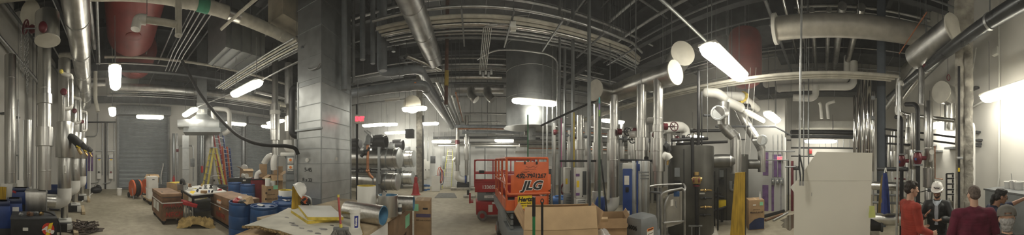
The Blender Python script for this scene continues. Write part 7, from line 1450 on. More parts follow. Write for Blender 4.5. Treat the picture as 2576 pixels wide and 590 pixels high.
# hard-hatted man facing us, talking with his hands
p = A(2358, 3.45); b, HM, T, arms, cloth = person('person in a white hard hat and dark jacket gesturing with both hands', p, facing_rz(2358, pi - .12), .83, SKIN2, dict(
    armL=((-.30, .10, 1.14), (-.11, .35, 1.21)), armR=((.30, .08, 1.15), (.17, .33, 1.25)), handR=((-.35, .25, .55), (-.9, .3, .2), .30, 1), handL=((.75, .55, -.15), (.1, -.2, 1), .9, 1),
    nod=.30, turn=.05, bulk=.026, wrinkle=.016, ws=9, shirt=mat('dark nylon jacket', (.022, .024, .024), .6, 0, .25, 8), haircol=mat('black hair', (.010, .008, .007), .6, 0, .2, 30), hair='crop', beard=True, glasses=True))
sk = MB()
cs = MB(); cs.add([T(-.030, .145, 1.40), T(.030, .145, 1.40), T(.042, .158, 1.22), T(-.042, .158, 1.22), T(-.055, .07, 1.47), T(.055, .07, 1.47), T(-.03, .150, 1.06), T(.03, .150, 1.06)], [(0, 1, 5, 4), (3, 2, 1, 0), (6, 7, 2, 3)])
put('shirt_front', cs, mat('pale blue shirt', (.42, .47, .52), .8, 0, .06, 12), b, 'pale blue shirt front')
for sx in (-1, 1): cl = MB(); cl.tube([T(sx * .02, .135, 1.40), T(sx * .055, .10, 1.455), T(sx * .075, .02, 1.475)], .014, 8, rr=[.010, .016, .014]); put('shirt_collar', cl, MATS['pale blue shirt'], b, 'pale blue collar'); jl = MB(); jl.tube([T(sx * .035, .150, 1.10), T(sx * .05, .165, 1.25), T(sx * .05, .14, 1.38), T(sx * .085, .06, 1.47)], .014, 8); put('jacket_lapel', jl, MATS['dark nylon jacket'], b)
put('wrist_watch', MB().tube(ring(arms['L'][2].lerp(arms['L'][1], .08), .036, 0, arms['L'][2] - arms['L'][1], 18), .006, 6, closed=True), COND, b)
hr_ = root('hard_hat', 'white hard hat with dark lettering worn by the gesturing person', 'hard hat', WM(b).to_translation() if False else b.location, b.rotation_euler.z)
HM2 = MX.Scale(.83, 4) @ HM @ MX.Translation((0, -.016, .058)) @ MX.Rotation(pi, 4, 'Z') @ MX.Rotation(-.02, 4, 'X')
hard_hat(hr_, M=HM2 @ MX.Scale(.80, 4))
text('hat_lettering', 'Turner', .032, INK, hr_, HM2 @ V((.012, -.119, .046)), HM2.to_3x3() @ MX.Scale(1 / .83, 3) @ Euler((radians(72), 0, 0)).to_matrix(), .0016)
# man in maroon from behind
p = A(2452, 2.5); person('person in a maroon sweater with cropped hair and glasses, seen from behind', p, facing_rz(2452, .22), .88, SKIN1, dict(
    armL=((-.30, .05, 1.10), (-.22, .26, 1.0)), armR=((.30, .05, 1.10), (.24, .26, 1.0)), handL=((.3, 1, 0), (.6, 0, -1), .6, 1), handR=((-.3, 1, 0), (-.6, 0, -1), .6, -1), turn=-.25, nod=.05, width=1.16, bulk=.024, lean=.06, shirt=mat('maroon sweater', (.105, .010, .028), .9, 0, .15, 10), haircol=mat('grey brown stubble', (.125, .095, .08), .8, 0, .25, 40), hair='crop', glasses=True, wrinkle=.012))
# woman with a ponytail, leaning, one arm reaching right
p = A(2472, 3.0); person('person with a dark ponytail and glasses in a navy shirt, leaning and reaching right', p, facing_rz(2472, -1.35), .85, SKIN3, dict(
    armL=((-.16, .52, 1.40), (-.12, .76, 1.50)), armR=((.26, .12, 1.06), (.20, .36, 1.0)), handL=((.15, 1, .15), (0, .2, -1), .5, 1), handR=((0, 1, -.2), (0, 0, -1), .6, -1), lean=.42, nod=.25, sleeve=.45, shirt=mat('navy shirt', (.018, .024, .055), .85, 0, .2, 9), haircol=MATS['black hair'], hair='long', glasses=True))
# man in a cap, close to us, from behind
p = A(2534, 1.9); b, HM, T, arms, cloth = person('person in a grey-brown baseball cap with grey hair, nearest to the camera', p, facing_rz(2534, .12), .815, SKIN1, dict(
    armL=((-.27, .06, 1.10), (-.20, .27, 1.0)), armR=((.27, .06, 1.10), (.22, .27, 1.0)), handL=((.3, 1, 0), (.6, 0, -1), .6, 1), handR=((-.3, 1, 0), (-.6, 0, -1), .6, -1), shirt=mat('charcoal jacket', (.02, .022, .022), .85, 0, .2, 9), haircol=mat('grey hair', (.30, .29, .28), .7, 0, .2, 40), hair='fringe', bulk=.02, lean=.05, nod=.12))
cm = mat('faded olive cap', (.14, .13, .115), .9, 0, .12, 12)
cp_ = root('baseball_cap', 'grey-brown baseball cap worn by the grey-haired person', 'cap', b.location, b.rotation_euler.z)
CM = MX.Scale(.815, 4) @ HM @ MX.Translation((0, -.008, .018)) @ MX.Rotation(-.16, 4, 'X')
n = 36; prof = [(1.0, 0), (1.02, .03), (.98, .06), (.84, .09), (.55, .112), (.2, .12), (.02, .121)]
mb = MB()
for q, z in prof:
    for i in range(n): a = 2 * pi * i / n; mb.v.append(tuple(CM @ V((.103 * q * cos(a) * (1 + .012 * cos(6 * a)), .124 * q * sin(a) * (1 + .012 * cos(6 * a)), z))))
for k in range(len(prof) - 1):
    for i in range(n):
        j = (i + 1) % n
        am = 2 * pi * (i + .5) / n
        if k == 0 and abs(am - 1.5 * pi) < .42: continue
        mb.f.append((k * n + i, k * n + j, (k + 1) * n + j, (k + 1) * n + i))
put('cap_crown', mb, cm, cp_)
put('cap_strap', MB().tube([CM @ V((.092 * cos(t), .114 * sin(t), .006)) for t in [1.5 * pi - .55 + 1.1 * i / 10 for i in range(11)]], .006, 6), cm, cp_); put('cap_button', MB().ball(CM @ V((0, 0, .121)), .008, n=10, m=6), cm, cp_)
vz = MB()
for i in range(17):
    a = .25 + (pi - .5) * i / 16
    for q in (1.0, 1.62): 
        y = .112 * sin(a) * (1 + (q - 1) * sin(a) * 1.1); vz.v.append(tuple(CM @ V((.090 * cos(a) * (1 + (q - 1) * .25), y, .004 - .03 * (q - 1) * abs(cos(a)) * 2))))
for i in range(16): vz.f.append((2 * i, 2 * i + 1, 2 * i + 3, 2 * i + 2))
put('cap_visor', vz, cm, cp_)
# ---------------------------------------------------------------- overhead: conduits, ducts and headers
def run(name, label, a, b, rad, m, cat='pipe', group=None, n=12, hang=0, bands=0, mid=()):
    pts = [V(a)] + [V(p) for p in mid] + [V(b)]
    if not hang and not bands: return solo(name, MB().tube(pts, rad, n, rad * 2.5), m, label, cat, group)
    r = root(name, label, cat, pts[0], 0, group); put('pipe_run', MB().tube(pts, rad, n, rad * 2.5), m, r, world=True)
    for i in range(hang): c = pts[0].lerp(pts[1], (i + .5) / hang); put('hanger_rod', MB().cyl(c + V((0, 0, rad * .9)), V((c.x, c.y, ZC - .02)), .009, 6), STEEL, r, world=True)
    for i in range(bands): c = pts[0].lerp(pts[1], (i + .5) / bands); put('seam_band', MB().flange(c, pts[1] - pts[0], rad * 1.03, .04, n), ALUD, r, world=True)
    return r
# the arched bundle over the middle
for i, (y, z, rad, m) in enumerate(((5.05, 5.25, .035, COND), (5.3, 5.2, .045, CREAM), (5.45, 5.2, .045, CREAM), (5.62, 5.2, .045, ALU), (5.8, 5.25, .03, COND), (5.98, 5.25, .03, COND), (6.2, 5.3, .03, COND), (6.4, 5.3, .03, STEEL))):
    run('conduit', 'conduit in the bundle crossing under the roof over the middle of the hall', (-2.4, y, z), (4.9 + .12 * i, y + .25, z), rad, m, 'conduit', 'conduits of the bundle over the middle', mid=((4.3, y, z),))
for i in range(6):
    x = -1.4 + i * 1.15; r = root('trapeze_hanger', 'trapeze hanger carrying the conduit bundle over the middle of the hall', 'hanger', (x, 5.7, 5.1), 0, 'hangers of the middle conduit bundle'); put('cross_bar', MB().box((0, 0, 0), (.04, 1.6, .04)), STEEL, r)
    for y in (-.75, .75): put('hanger_rod', MB().cyl((0, y, 0), (0, y, ZC - 5.12), .008, 6), STEEL, r)
for i in range(5): run('bent_conduit', 'thin conduit dropping in a bend from the middle bundle toward the pull boxes', P(1330 - i * 13, 38 + i * 6, 5.6), P(1222 - i * 4, 178, 7.2), .016, COND, 'conduit', 'bent conduits by the pull box', mid=(P(1255 - i * 8, 45 + i * 5, 5.6), P(1236 - i * 5, 70, 5.9)))
r = root('pull_box', 'grey round-ended pull box hanging at the middle conduit bundle', 'junction box', P(1290, 66, 5.3)); put('box_body', MB().cyl(P(1284, 66, 5.3), P(1298, 66, 5.3), .11, 20), IVORY, r, world=True); put('box_cover', MB().flange(P(1283.5, 66, 5.3), P(1298, 66, 5.3) - P(1284, 66, 5.3), .12, .02, 20), COND, r, world=True)
r = root('pull_box', 'cluster of small grey pull boxes below the bent conduits', 'junction box', P(1222, 182, 7.2))
for i in range(5): put('box_body', MB().box(P(1208 + 7 * i, 180 + (i % 2) * 8, 7.2), (.07, .08, .16), bev=.01), COND, r, world=True)
# big silver pipe, grey pipes with elbows
run('silver_pipe', 'large silver pipe running overhead at the top centre of the view', (-1.25, 1.8, 5.03), (-1.24, 7.15, 5.03), .26, ALUD, hang=3, bands=5, n=28)
g = root('grey_pipe', 'thick grey painted pipe with an elbow turning down the middle aisle, lower of two', 'pipe', (-4.5, 6.35, 4.0)); put('pipe_run', MB().tube([(-4.6, 6.35, 3.98), (-1.42, 6.35, 4.0), (-1.42, 15.4, 4.06)], .145, 24, .30, 8), GREYP, g, world=True); put('coupling', MB().flange((-1.85, 6.35, 4.0), (1, 0, 0), .158, .16, 24), GREYP, g, world=True); put('coupling', MB().flange((-1.42, 6.8, 4.0), (0, 1, 0), .158, .16, 24), GREYP, g, world=True); put('orange_sticker', MB().box((-1.62, 6.21, 4.02), (.05, .02, .03)), LBLO, g, world=True)
g = root('grey_pipe', 'thick grey painted pipe with an elbow, upper of two over the middle aisle', 'pipe', (-3.2, 6.6, 4.62)); put('pipe_run', MB().tube([(-2.9, 6.75, 7.6), (-2.9, 6.75, 4.62), (-1.62, 6.75, 4.62), (-1.62, 15.4, 4.62)], .135, 24, .28, 8), GREYP, g, world=True); put('coupling', MB().flange((-2.2, 6.75, 4.62), (1, 0, 0), .148, .16, 24), GREYP, g, world=True)
for i, (x, z, rad, m) in enumerate(((-1.2, 4.45, .06, ALU), (-1.05, 4.45, .05, ALUD), (-.92, 4.2, .05, GREYP), (-.78, 4.2, .04, ALU), (-1.15, 4.05, .05, GREYP), (-.66, 4.4, .035, COPPER), (-1.0, 3.95, .035, COND), (-.55, 4.2, .03, COND))):
    run('aisle_pipe', 'slim pipe running down the middle aisle beside the grey elbows', (x, 7.4 + .25 * i, z), (x, 15.4, z), rad, m, 'pipe', 'pipes over the middle aisle', hang=0)
run('silver_pipe', 'silver pipe slanting above the grey elbows', P(1022, 140, 6.6), P(1108, 175, 7.6), .07, ALU)
run('capped_pipe', 'short pipe stub below the grey pipe left of the disc', P(968, 251, 7), P(1005, 247, 7), .05, PVC)
r = root('capped_stub', 'round dusty disc cap behind the strip lamp under the grey elbows', 'pipe stub', P(1037, 258, 9.2)); put('end_cap', MB().cyl(P(1037, 262, 9.25), P(1037, 262, 9.3), .36, 30), CAP, r, world=True); put('stub_jacket', MB().cyl(P(1037, 262, 9.3), P(1037, 262, 10.2), .35, 30), ALUD, r, world=True)
r = root('rusty_drop', 'rusty brown vertical pipe with a yellow band hanging over the aisle', 'pipe', P(1123, 262, 6.6)); put('pipe_run', MB().cyl(P(1126, -20, 6.6), P(1122, 262, 6.6), .055, 14), mat('rusty pipe', (.11, .05, .035), .7, .2, .25, 8), r, world=True); put('yellow_band', MB().cyl(P(1124, 178, 6.6), P(1123, 216, 6.6), .064, 14), mat('dull yellow', (.34, .24, .04), .7, 0, .2, 8), r, world=True)
for i, (x, d, yb, w, m) in enumerate(((866, 5.6, 226, 15, GREYP), (889, 5.8, 210, 9, STEEL), (912, 6.4, 150, 14, GREYP), (938, 6.6, 160, 12, GREYP), (964, 6.8, 178, 20, GREYP), (990, 7.2, 130, 10, STEEL))):
    rr_ = w * d / F / 2; solo('hanging_pipe', MB().cyl(P(x, yb, d), V((*A(x, d)[:2], ZC - .02)), rr_, 14), m, ['grey pipe dropping from the roof right against the big duct', 'thin grey pipe dropping beside the big duct', 'grey pipe dropping from the roof, first of three right of the big duct', 'grey pipe dropping from the roof, second of three right of the big duct', 'thickest grey pipe dropping onto the upper grey elbow pipe', 'thin dark pipe dropping left of the large silver pipe'][i], 'pipe')
# round hanging duct
f = FR(1337, 9.7); r = f.root('round_duct', 'huge round sheet-metal duct hanging over the hall behind a bright lamp', 'duct'); R_ = 1.08; zb = f(1337, 312, -1.1).z
put('duct_shell', MB().lathe([(R_, zb), (R_, 7.6)], n=56, caps=False), GALVD, r); put('bottom_plate', MB().lathe([(.15, zb + .03), (R_ * 1.10, zb - .02), (R_ * 1.10, zb + .01), (.15, zb + .05)], n=56), GALV, r); put('drain_stem', MB().cyl((0, 0, zb + .02), (0, 0, zb - .5), .18, 18), GALVD, r)
for z in (4.4, 5.5, 6.6): put('seam_ring', MB().lathe([(R_, z - .02), (R_ * 1.012, z - .01), (R_ * 1.012, z + .01), (R_, z + .02)], n=56, caps=False), GALVD, r)
# cross pipes beyond the round duct
for i, (y, z, rad, m, x0, x1, lab) in enumerate(((12.2, 3.52, .045, COPPER, -.8, 8.6, 'long copper pipe crossing beyond the round duct'), (12.6, 3.38, .10, mat('blue grey pipe', (.36, .40, .44), .45), -.6, 9.0, 'long blue-grey pipe crossing below the copper pipe'), (12.9, 3.75, .09, MATS['blue grey pipe'], -1, 8.0, 'blue-grey pipe crossing just above the copper pipe'), (11.0, 5.85, .13, ALU, -1.3, 1.4, 'aluminium pipe crossing left of the round duct, upper'), (11.2, 5.35, .22, ALUD, -.9, 1.5, 'thick aluminium pipe with two drops crossing left of the round duct'), (13.5, 4.6, .06, COND, -1.2, 6.0, 'thin grey pipe crossing under the roof far down the aisle'), (14.2, 4.2, .05, COND, -1.5, 6.5, 'second thin grey pipe crossing far down the aisle'), (14.8, 3.3, .08, DARK, -2.6, 4.5, 'dark pipe crossing above the far yellow stepladder'), (15.0, 2.95, .10, ALUD, -2.4, 5.5, 'aluminium header crossing above the far pump risers'), (14.4, 2.75, .04, PVC, -2.2, 3.4, 'thin white pipe crossing above the far pump risers'))):
    run('cross_pipe', lab, (x0, y, z), (x1, y, z), rad, m, hang=3 if rad > .04 else 0)
for x in (-.1, .7): pipe('drop_elbow', ['aluminium elbow dropping from the thick pipe left of the round duct, left one', 'aluminium elbow dropping from the thick pipe left of the round duct, right one'][x > 0], [(x, 11.1, 5.3), (x, 10.9, 4.95), (x + .25, 10.8, 4.7)], .2, ALU, .2)
for i in range(9):
    y = 9.6 + .62 * i; run('roof_pipe', 'pipe crossing high under the roof beyond the conduit bundle', (-9.5 + .4 * (i % 3), y, 5.9 + .16 * (i % 4)), (11.2, y, 5.9 + .16 * (i % 4)), (.04, .09, .06)[i % 3], (COND, STEEL, ALUD)[i % 3], 'pipe', 'roof pipes beyond the conduit bundle')
# aluminium header with capped ends right of centre
h = root('aluminium_header', 'bright aluminium header above the two thick risers with capped ends', 'pipe', (3.75, 3.0, 3.7)); put('header_run', MB().cyl((3.78, 3.05, 3.70), (3.72, 5.6, 3.70), .25, 32), ALU, h, world=True); put('end_cap', MB().lathe([(.262, -.02), (.262, .01), (.2, .02)], (3.78, 3.04, 3.70), 32, (0, -1, 0)), CAP, h, world=True); put('seam_band', MB().flange((3.76, 3.85, 3.7), (0, 1, 0), .262, .05, 32), ALUD, h, world=True)
put('tee_stub', MB().cyl((3.72, 5.25, 3.66), (3.05, 5.1, 3.66), .26, 32), ALU, h, world=True); put('end_cap', MB().lathe([(.275, -.02), (.275, .01), (.2, .02)], (3.04, 5.1, 3.66), 32, (-1, -.25, 0)), CAP, h, world=True); put('hanger_rod', MB().cyl((3.75, 4.3, 3.9), (3.75, 4.3, ZC), .012, 6), STEEL, h, world=True); put('hanger_rod', MB().cyl((3.73, 5.4, 3.9), (3.73, 5.4, ZC), .012, 6), STEEL, h, world=True)
r = root('capped_stub', 'large aluminium stub with a cream disc cap above the header, beside the brightest lamp', 'pipe stub', P(1720, 134, 4.9)); a = P(1718, 134, 5.45); ax = V((-.55, -.80, .05)).normalized(); put('stub_jacket', MB().cyl(a, a - ax * 1.5, .285, 32), ALU, r, world=True); put('end_cap', MB().lathe([(.30, -.02), (.30, .01), (.22, .02)], a, 32, ax), CAP, r, world=True); put('hanger_rod', MB().cyl(a - ax, V((*(a - ax)[:2], ZC)), .012, 6), STEEL, r, world=True)
# arch of three conduits at the right
for i in range(3):
    x = 5.42 + .10 * i; z = 3.92 - .015 * i; rad = .042
    run('long_conduit', ['canvas-covered conduit in the long arching run of three, nearest', 'canvas-covered conduit in the long arching run of three, middle', 'canvas-covered conduit in the long arching run of three, farthest'][i], (x, 11.5, z), (x, -1.72 + .07 * i, z), rad, CREAM, 'conduit', hang=3)
r = root('drop_pipes', 'pair of white-elbowed pipes dropping from the conduit run and turning toward the concrete column', 'pipe', P(2262, 282, 5.75)); put('drop_leg', MB().tube([(5.46, -1.74, 3.92), P(2257, 212, 5.75), P(2257, 284, 5.75), P(2276, 286, 5.6)], .05, 14, .1), ALU, r, world=True); put('drop_leg', MB().tube([P(2266, 206, 5.7), P(2266, 284, 5.7), P(2300, 292, 5.5), P(2402, 303, 5.0)], .05, 14, .1), ALU, r, world=True); put('white_elbow', MB().tube([P(2257, 268, 5.74), P(2257, 286, 5.74), P(2272, 288, 5.6)], .064, 14, .1), PVC, r, world=True); put('white_elbow', MB().ball(P(2266, 210, 5.7), .08), PVC, r, world=True)
# canvas header with big cap at the upper right
hx = root('canvas_header', 'thick pale header pipe arching across the upper right of the hall', 'pipe', (5.3, -2.4, 5.0)); put('header_run', MB().tube([(5.35, 1.25, 5.0), (5.3, -2.35, 4.98)], .255, 32), mat('pale jacket', (.50, .48, .43), .42, .55, .08, 5), hx, world=True); put('flange', MB().flange((5.35, 1.28, 5.0), (0, 1, 0), .34, .08, 30), WHITEP, hx, world=True)
for y in (.5, -.7, -1.7): put('hanger_rod', MB().cyl((5.32, y, 5.2), (5.32, y, ZC), .012, 6), STEEL, hx, world=True)
a = P(2402, 72, 4.55); ax = V((-.88, -.28, .12)).normalized(); put('tee_stub', MB().cyl(a, a - ax * 1.3, .27, 32), ALUD, hx, world=True); put('end_cap', MB().lathe([(.30, -.02), (.30, .015), (.22, .025)], a, 32, ax), CAP, hx, world=True); put('lower_band', MB().tube([P(2352, 118, 5.0), P(2395, 118, 4.7)], .10, 14), ALU, hx, world=True)
r = root('red_valve', 'large dark red valve with a blue tag hanging at the upper right', 'valve', P(2333, 150, 5.4)); c = P(2333, 148, 5.4); put('valve_body', MB().lathe([(.10, -.2), (.16, -.12), (.19, 0), (.15, .12), (.09, .22)], c, 20).cyl(c - V((.1, .25, 0)), c + V((.1, .25, 0)), .11, 18), REDV, r, world=True); put('yellow_stem', MB().cyl(c + V((0, 0, .2)), c + V((0, 0, .36)), .04, 10), BRASS, r, world=True); put('blue_tag', MB().box(c + V((-.16, .05, -.06)), (.05, .08, .08)), BLUEP, r, world=True); put('flange', MB().flange(c + V((.06, .2, 0)), V((.3, 1, 0)), .17, .05, 18), REDV, r, world=True)
run('aluminium_pipe', 'aluminium drop pipe below the large red valve', P(2318, 168, 5.5), P(2318, 262, 5.5), .075, ALUD); run('aluminium_pipe', 'bright aluminium pipe slanting behind the large red valve', P(2262, 262, 8.5), P(2372, 118, 5.4), .08, ALU)
run('aluminium_pipe', 'second aluminium pipe slanting toward the blue-grey column', P(2230, 270, 9.0), P(2310, 165, 6.0), .10, ALUD); run('orange_rod', 'thin orange-brown rod slanting below the pale header', P(2262, 135, 5.0), P(2332, 30, 4.3), .012, mat('orange rust', (.28, .10, .04), .7), 'rod')
r = root('cable_tray', 'ladder cable tray running along the upper right toward the white wall', 'cable tray', P(2340, 160, 6))
ta_, tb_ = P(2290, 215, 7.4), P(2405, 95, 5.4); sd = V((.22, .22, 0))
for s in (-1, 1): put('side_rail', MB().tube([ta_ + sd * s, tb_ + sd * s], .03, 4), STEEL, r, world=True)
for i in range(22): c = ta_.lerp(tb_, (i + .5) / 22); put('tray_rung', MB().tube([c - sd, c + sd], .013, 6), COND, r, world=True)
for i, k in enumerate((-.7, -.3, .1, .5)): put('tray_cable', MB().tube([ta_ + sd * k + V((0, 0, .03)), tb_ + sd * k + V((0, 0, .03))], .016, 6), IVORY, r, world=True)
# pipes heading away above the board
for i, (y, z, rad, x0, m) in enumerate(((.45, 5.75, .075, 5.9, ALU), (.0, 5.75, .07, 5.9, ALUD), (-.35, 5.85, .12, 5.9, ALUD), (-.85, 5.85, .12, 5.9, ALU), (1.15, 5.9, .05, 5.5, CHROME), (.8, 5.9, .04, 5.5, CHROME), (1.6, 5.9, .05, 5.5, STEEL))):
    run('roof_pipe', ['aluminium pipe heading away above the pale header, first from the left', 'aluminium pipe heading away above the pale header, second from the left', 'thick aluminium pipe heading away above the pale header, left of two', 'thick aluminium pipe heading away above the pale header, right of two', 'polished pipe heading away above the purple striped wall', 'thin polished pipe heading away above the panel board', 'dark pipe heading away above the purple striped wall'][i], (x0, y, z), (11.4, y + .15, z), rad, m, hang=2)
for i, (y0, y1, z, x) in enumerate(((2.6, -.75, 5.05, 9.2), (2.0, -1.0, 4.75, 9.0))):
    r = root('white_pipe', ['white jacketed pipe with a rounded bend beyond the conduit run, upper', 'white jacketed pipe with a rounded bend beyond the conduit run, lower'][i], 'pipe', (x, y0, z)); put('pipe_run', MB().tube([(x, y0, z), (x, y1, z), (x, y1, z + 1.0)], .15, 20, .35, 8), PVC, r, world=True); put('white_end', MB().ball((x, y0, z), .17), PVC, r, world=True)
pipe('white_bend', 'white pipe bend hanging below the white jacketed pipes', [P(1995, 245, 8.6), P(2040, 247, 8.6), P(2052, 240, 8.6), P(2052, 215, 8.6)], .13, PVC, .25)
for i, (x0, y0, x1, y1) in enumerate(((2061, 258, 2068, 296), (2078, 262, 2098, 256))): pipe('white_hook', ['small white hooked pipe above the panel board, left', 'small white hooked pipe above the panel board, right'][i], [P(x0, y0, 8.4), P(x0 + 3, y0 + 4, 8.4), P(x0 + 6, 298, 8.4)] if i == 0 else [P(2100, 254, 8.4), P(2080, 260, 8.4), P(2084, 298, 8.4)], .06, PVC, .1)
# white pipe cluster over the boilers
for i, (pts, rad, lab) in enumerate(((((1778, 232, 6.4), (1806, 234, 6.4), (1822, 246, 6.5)), .13, 'white jacketed pipe end over the boilers, leftmost'), (((1822, 240, 6.8), (1864, 242, 6.8)), .13, 'white jacketed pipe with a rounded end over the boilers'), (((1830, 256, 6.6), (1862, 270, 6.7)), .14, 'white jacketed pipe below the rounded one over the boilers'), (((1870, 246, 7.2), (1904, 272, 8.2)), .13, 'white jacketed pipe slanting away over the second flue'), (((1870, 276, 7.0), (1918, 303, 7.7)), .10, 'thin white jacketed pipe slanting away over the second flue'))):
    r = root('jacketed_pipe', lab, 'pipe', P(*pts[0])); q = [P(*p) for p in pts]; put('pipe_run', MB().tube(q, rad, 18, .2), PVC, r, world=True); put('rounded_end', MB().ball(q[-1], rad), PVC, r, world=True); put('rounded_end', MB().ball(q[0], rad), PVC, r, world=True)
solo('yellow_elbow', MB().tube([P(1858, 252, 6.9), P(1868, 248, 6.95), P(1874, 236, 7.0)], .13, 16, .15), YELB, 'yellow wrapped elbow between the white jacketed pipes over the boilers', 'pipe'); run('dark_pipe', 'dark pipe under the yellow wrapped elbow', P(1852, 270, 6.8), P(1884, 268, 7.1), .10, BLACK)
for i, (x0, y0, x1, y1, d0, d1, rr_) in enumerate(((1800, 318, 1950, 318, 6.6, 7.6, .03), (1950, 318, 1990, 340, 7.6, 7.6, .025), (1850, 350, 1990, 352, 8.5, 8.5, .025), (1770, 290, 1830, 290, 5.6, 6.2, .03), (1700, 330, 1830, 328, 7, 7, .05), (1690, 352, 1780, 348, 5.2, 5.6, .04), (1700, 362, 1830, 356, 6.4, 6.6, .04), (1880, 342, 1985, 338, 9.5, 9.5, .03))):
    run('dark_pipe', ['dark thin pipe crossing before the slanting flue', 'dark thin pipe end bending down right of the slanting flue', 'dark thin pipe crossing low behind the flues', 'dark pipe crossing at the first flue cap', 'dark pipe crossing behind the large boiler', 'black pipe along the top of the large boiler', 'dark pipe crossing between the boilers above', 'dark thin pipe above the purple striped wall'][i], P(x0, y0, d0), P(x1, y1, d1), rr_, BLACK if i > 3 else DARK)
bonnet_valve('black valve with a handwheel on top of the large boiler', 1742, 358, 5.5, .07, BLACK, BLACK); bonnet_valve('second black valve behind the top of the large boiler', 1720, 345, 6.2, .07, BLACK, BLACK)
run('hanger_strut', 'strut slanting over the brightest lamp', P(1655, -8, 3.5), P(1775, 102, 4.7), .03, GALVD, 'strut'); run('cable', 'thin cable hanging in a line over the lamps above the boilers', P(1780, -5, 4.2), P(1905, 0, 5.0), .008, BLACK, 'cable')
for i, x in enumerate((1872, 1886)): run('hanging_cable', ['thin white cable hanging in front of the second flue, left', 'thin white cable hanging in front of the second flue, right'][i], P(x + 16, 170, 6.0), P(x, 392, 6.0), .006, PVC, 'cable')
# left side overhead
def rduct(name, label, c, size, m=GALVD, seams=0, axis=0):
    r = root(name, label, 'duct', (c[0], c[1], c[2] - size[2] / 2)); put('duct_shell', MB().box((0, 0, size[2] / 2), size), m, r)
    for i in range(seams):
        t = (i + .5) / seams - .5; o = [0, 0, size[2] / 2]; o[axis] = t * size[axis]; s = [v + .05 for v in size]; s[axis] = .03; put('seam_flange', MB().box(o, s), STEEL, r)
    for t in (-.4, .4):
        o = [0, 0]; o[axis if axis < 2 else 0] = t * size[axis if axis < 2 else 0]; put('hanger_rod', MB().cyl((o[0], o[1], size[2]), (o[0], o[1], max(size[2] + .02, ZC - c[2] + size[2] / 2)), .012, 6), STEEL, r)
    return r
rduct('rectangular_duct', 'large rectangular duct with a ribbed underside above the blue drums', (-6.28, 3.62, 5.75), (1.28, 1.38, 1.5), GALVD, 4, 1)
rduct('duct_plenum', 'pale lined duct end beside the big duct under the roof', (-4.65, 4.4, 6.1), (.62, 1.0, 1.0), mat('duct liner', (.40, .36, .28), .8, 0, .15, 3), 0)
rduct('rectangular_duct', 'long dark duct along the garage wall above the roll-up doors', (-13.4, 6.5, 6.0), (.9, 10.5, .9), STRUCT, 6, 1); rduct('rectangular_duct', 'dark duct crossing under the roof before the roll-up doors', (-11.6, 4.6, 6.6), (1.1, 12.0, .7), STRUCT, 7, 1)
rduct('rectangular_duct', 'dark duct over the chillers', (-6.5, 10.6, 6.4), (6.0, 1.0, .7), STRUCT, 5, 0); rduct('rectangular_duct', 'wide dark duct high over the middle of the hall', (1.8, 7.1, 6.9), (7.0, 1.3, .7), STRUCT, 5, 0); rduct('rectangular_duct', 'dark duct high over the boilers', (7.5, 5.6, 6.5), (1.2, 9.0, .8), STRUCT, 6, 1); rduct('rectangular_duct', 'dark duct high above the panel board', (9.8, -.6, 6.6), (1.0, 5.6, .7), STRUCT, 4, 1); rduct('rectangular_duct', 'dark duct near the roof beyond the polished pipes', (10.6, .5, 5.2), (.8, 6.0, .6), STRUCT, 4, 1)
def beam(name, label, a, b, h=.3, w=.16):
    a, b = V(a), V(b); r = root(name, label, 'beam', a); L = (b - a).length; c = (a + b) / 2; ang = atan2(b.y - a.y, b.x - a.x)
    put('beam_web', MB().box(c, (L, .02, h), rz=ang), STRUCT, r, world=True)
    for s in (-1, 1): put('beam_flange', MB().box(c + V((0, 0, s * h / 2)), (L, w, .02), rz=ang), STRUCT, r, world=True)
    return r
beam('steel_beam', 'dark steel beam crossing below the red suspended tanks', (-9.1, -1.4, 5.55), (-9.1, 9.4, 5.55), .3, .2); beam('steel_beam', 'dark steel beam crossing close to the roll-up doors', (-12.6, -3.2, 5.2), (-12.6, 12, 5.2), .35, .2); beam('steel_beam', 'dark steel beam under the roof over the drives', (4.6, 6.6, 5.9), (4.6, 14, 5.9), .3, .2); beam('steel_beam', 'dark steel beam crossing the upper right of the hall', (5.9, -3.4, 6.4), (5.9, 8.5, 6.4), .35, .2); beam('steel_beam', 'dark steel beam over the white wall lamp', (4.2, -3.5, 6.4), (4.2, 1.0, 6.4), .35, .2)
run('wall_side_pipe', 'thick aluminium pipe crossing high before the roll-up doors', (-10.5, -.2, 5.2), (-10.5, 9.5, 5.2), .17, ALUD, hang=4, bands=5, n=20); run('wall_side_pipe', 'pale pipe crossing high over the third roll-up door', (-9.6, 5.6, 5.0), (-9.6, 12.5, 5.0), .13, CREAM, hang=4, n=18); run('wall_side_pipe', 'thin aluminium pipe with hangers crossing near the tall pipe left of the big duct', (-8.6, 6.0, 5.0), (-8.6, 10, 5.0), .09, ALUD, hang=5)
run('canvas_conduit', 'pale conduit along the steel beam below the red tanks', (-8.85, -.5, 5.85), (-8.85, 8.6, 5.85), .05, CREAM, 'conduit')
for i in range(4): run('thin_conduit', 'thin conduit in the bunch running overhead right of the red tanks', (-3.9, 1.85 + .14 * i, 5.45), (-9.0, 1.95 + .14 * i, 5.45), .018, COND, 'conduit', 'thin conduits right of the red tanks', mid=((-7.4, 1.85 + .14 * i, 5.45),))
for i in range(5): run('thin_conduit', 'thin conduit in the bunch running overhead past the drum lamp', (-4.0, 3.95 + .11 * i, 4.85), (-8.6, 4.0 + .11 * i, 4.85), (.022, .03)[i % 2], (COND, CREAM)[i % 2], 'conduit', 'thin conduits past the drum lamp')
run('hanger_strut', 'pale strut slanting overhead beside the canvas-covered pipe', (-4.85, 2.4, 4.95), (-3.4, 2.55, 4.95), .035, CREAM, 'strut'); run('thin_conduit', 'thin conduit on hangers crossing left under the red tanks', P(242, 160, 6.8), P(420, 166, 6.8), .018, COND, 'conduit')
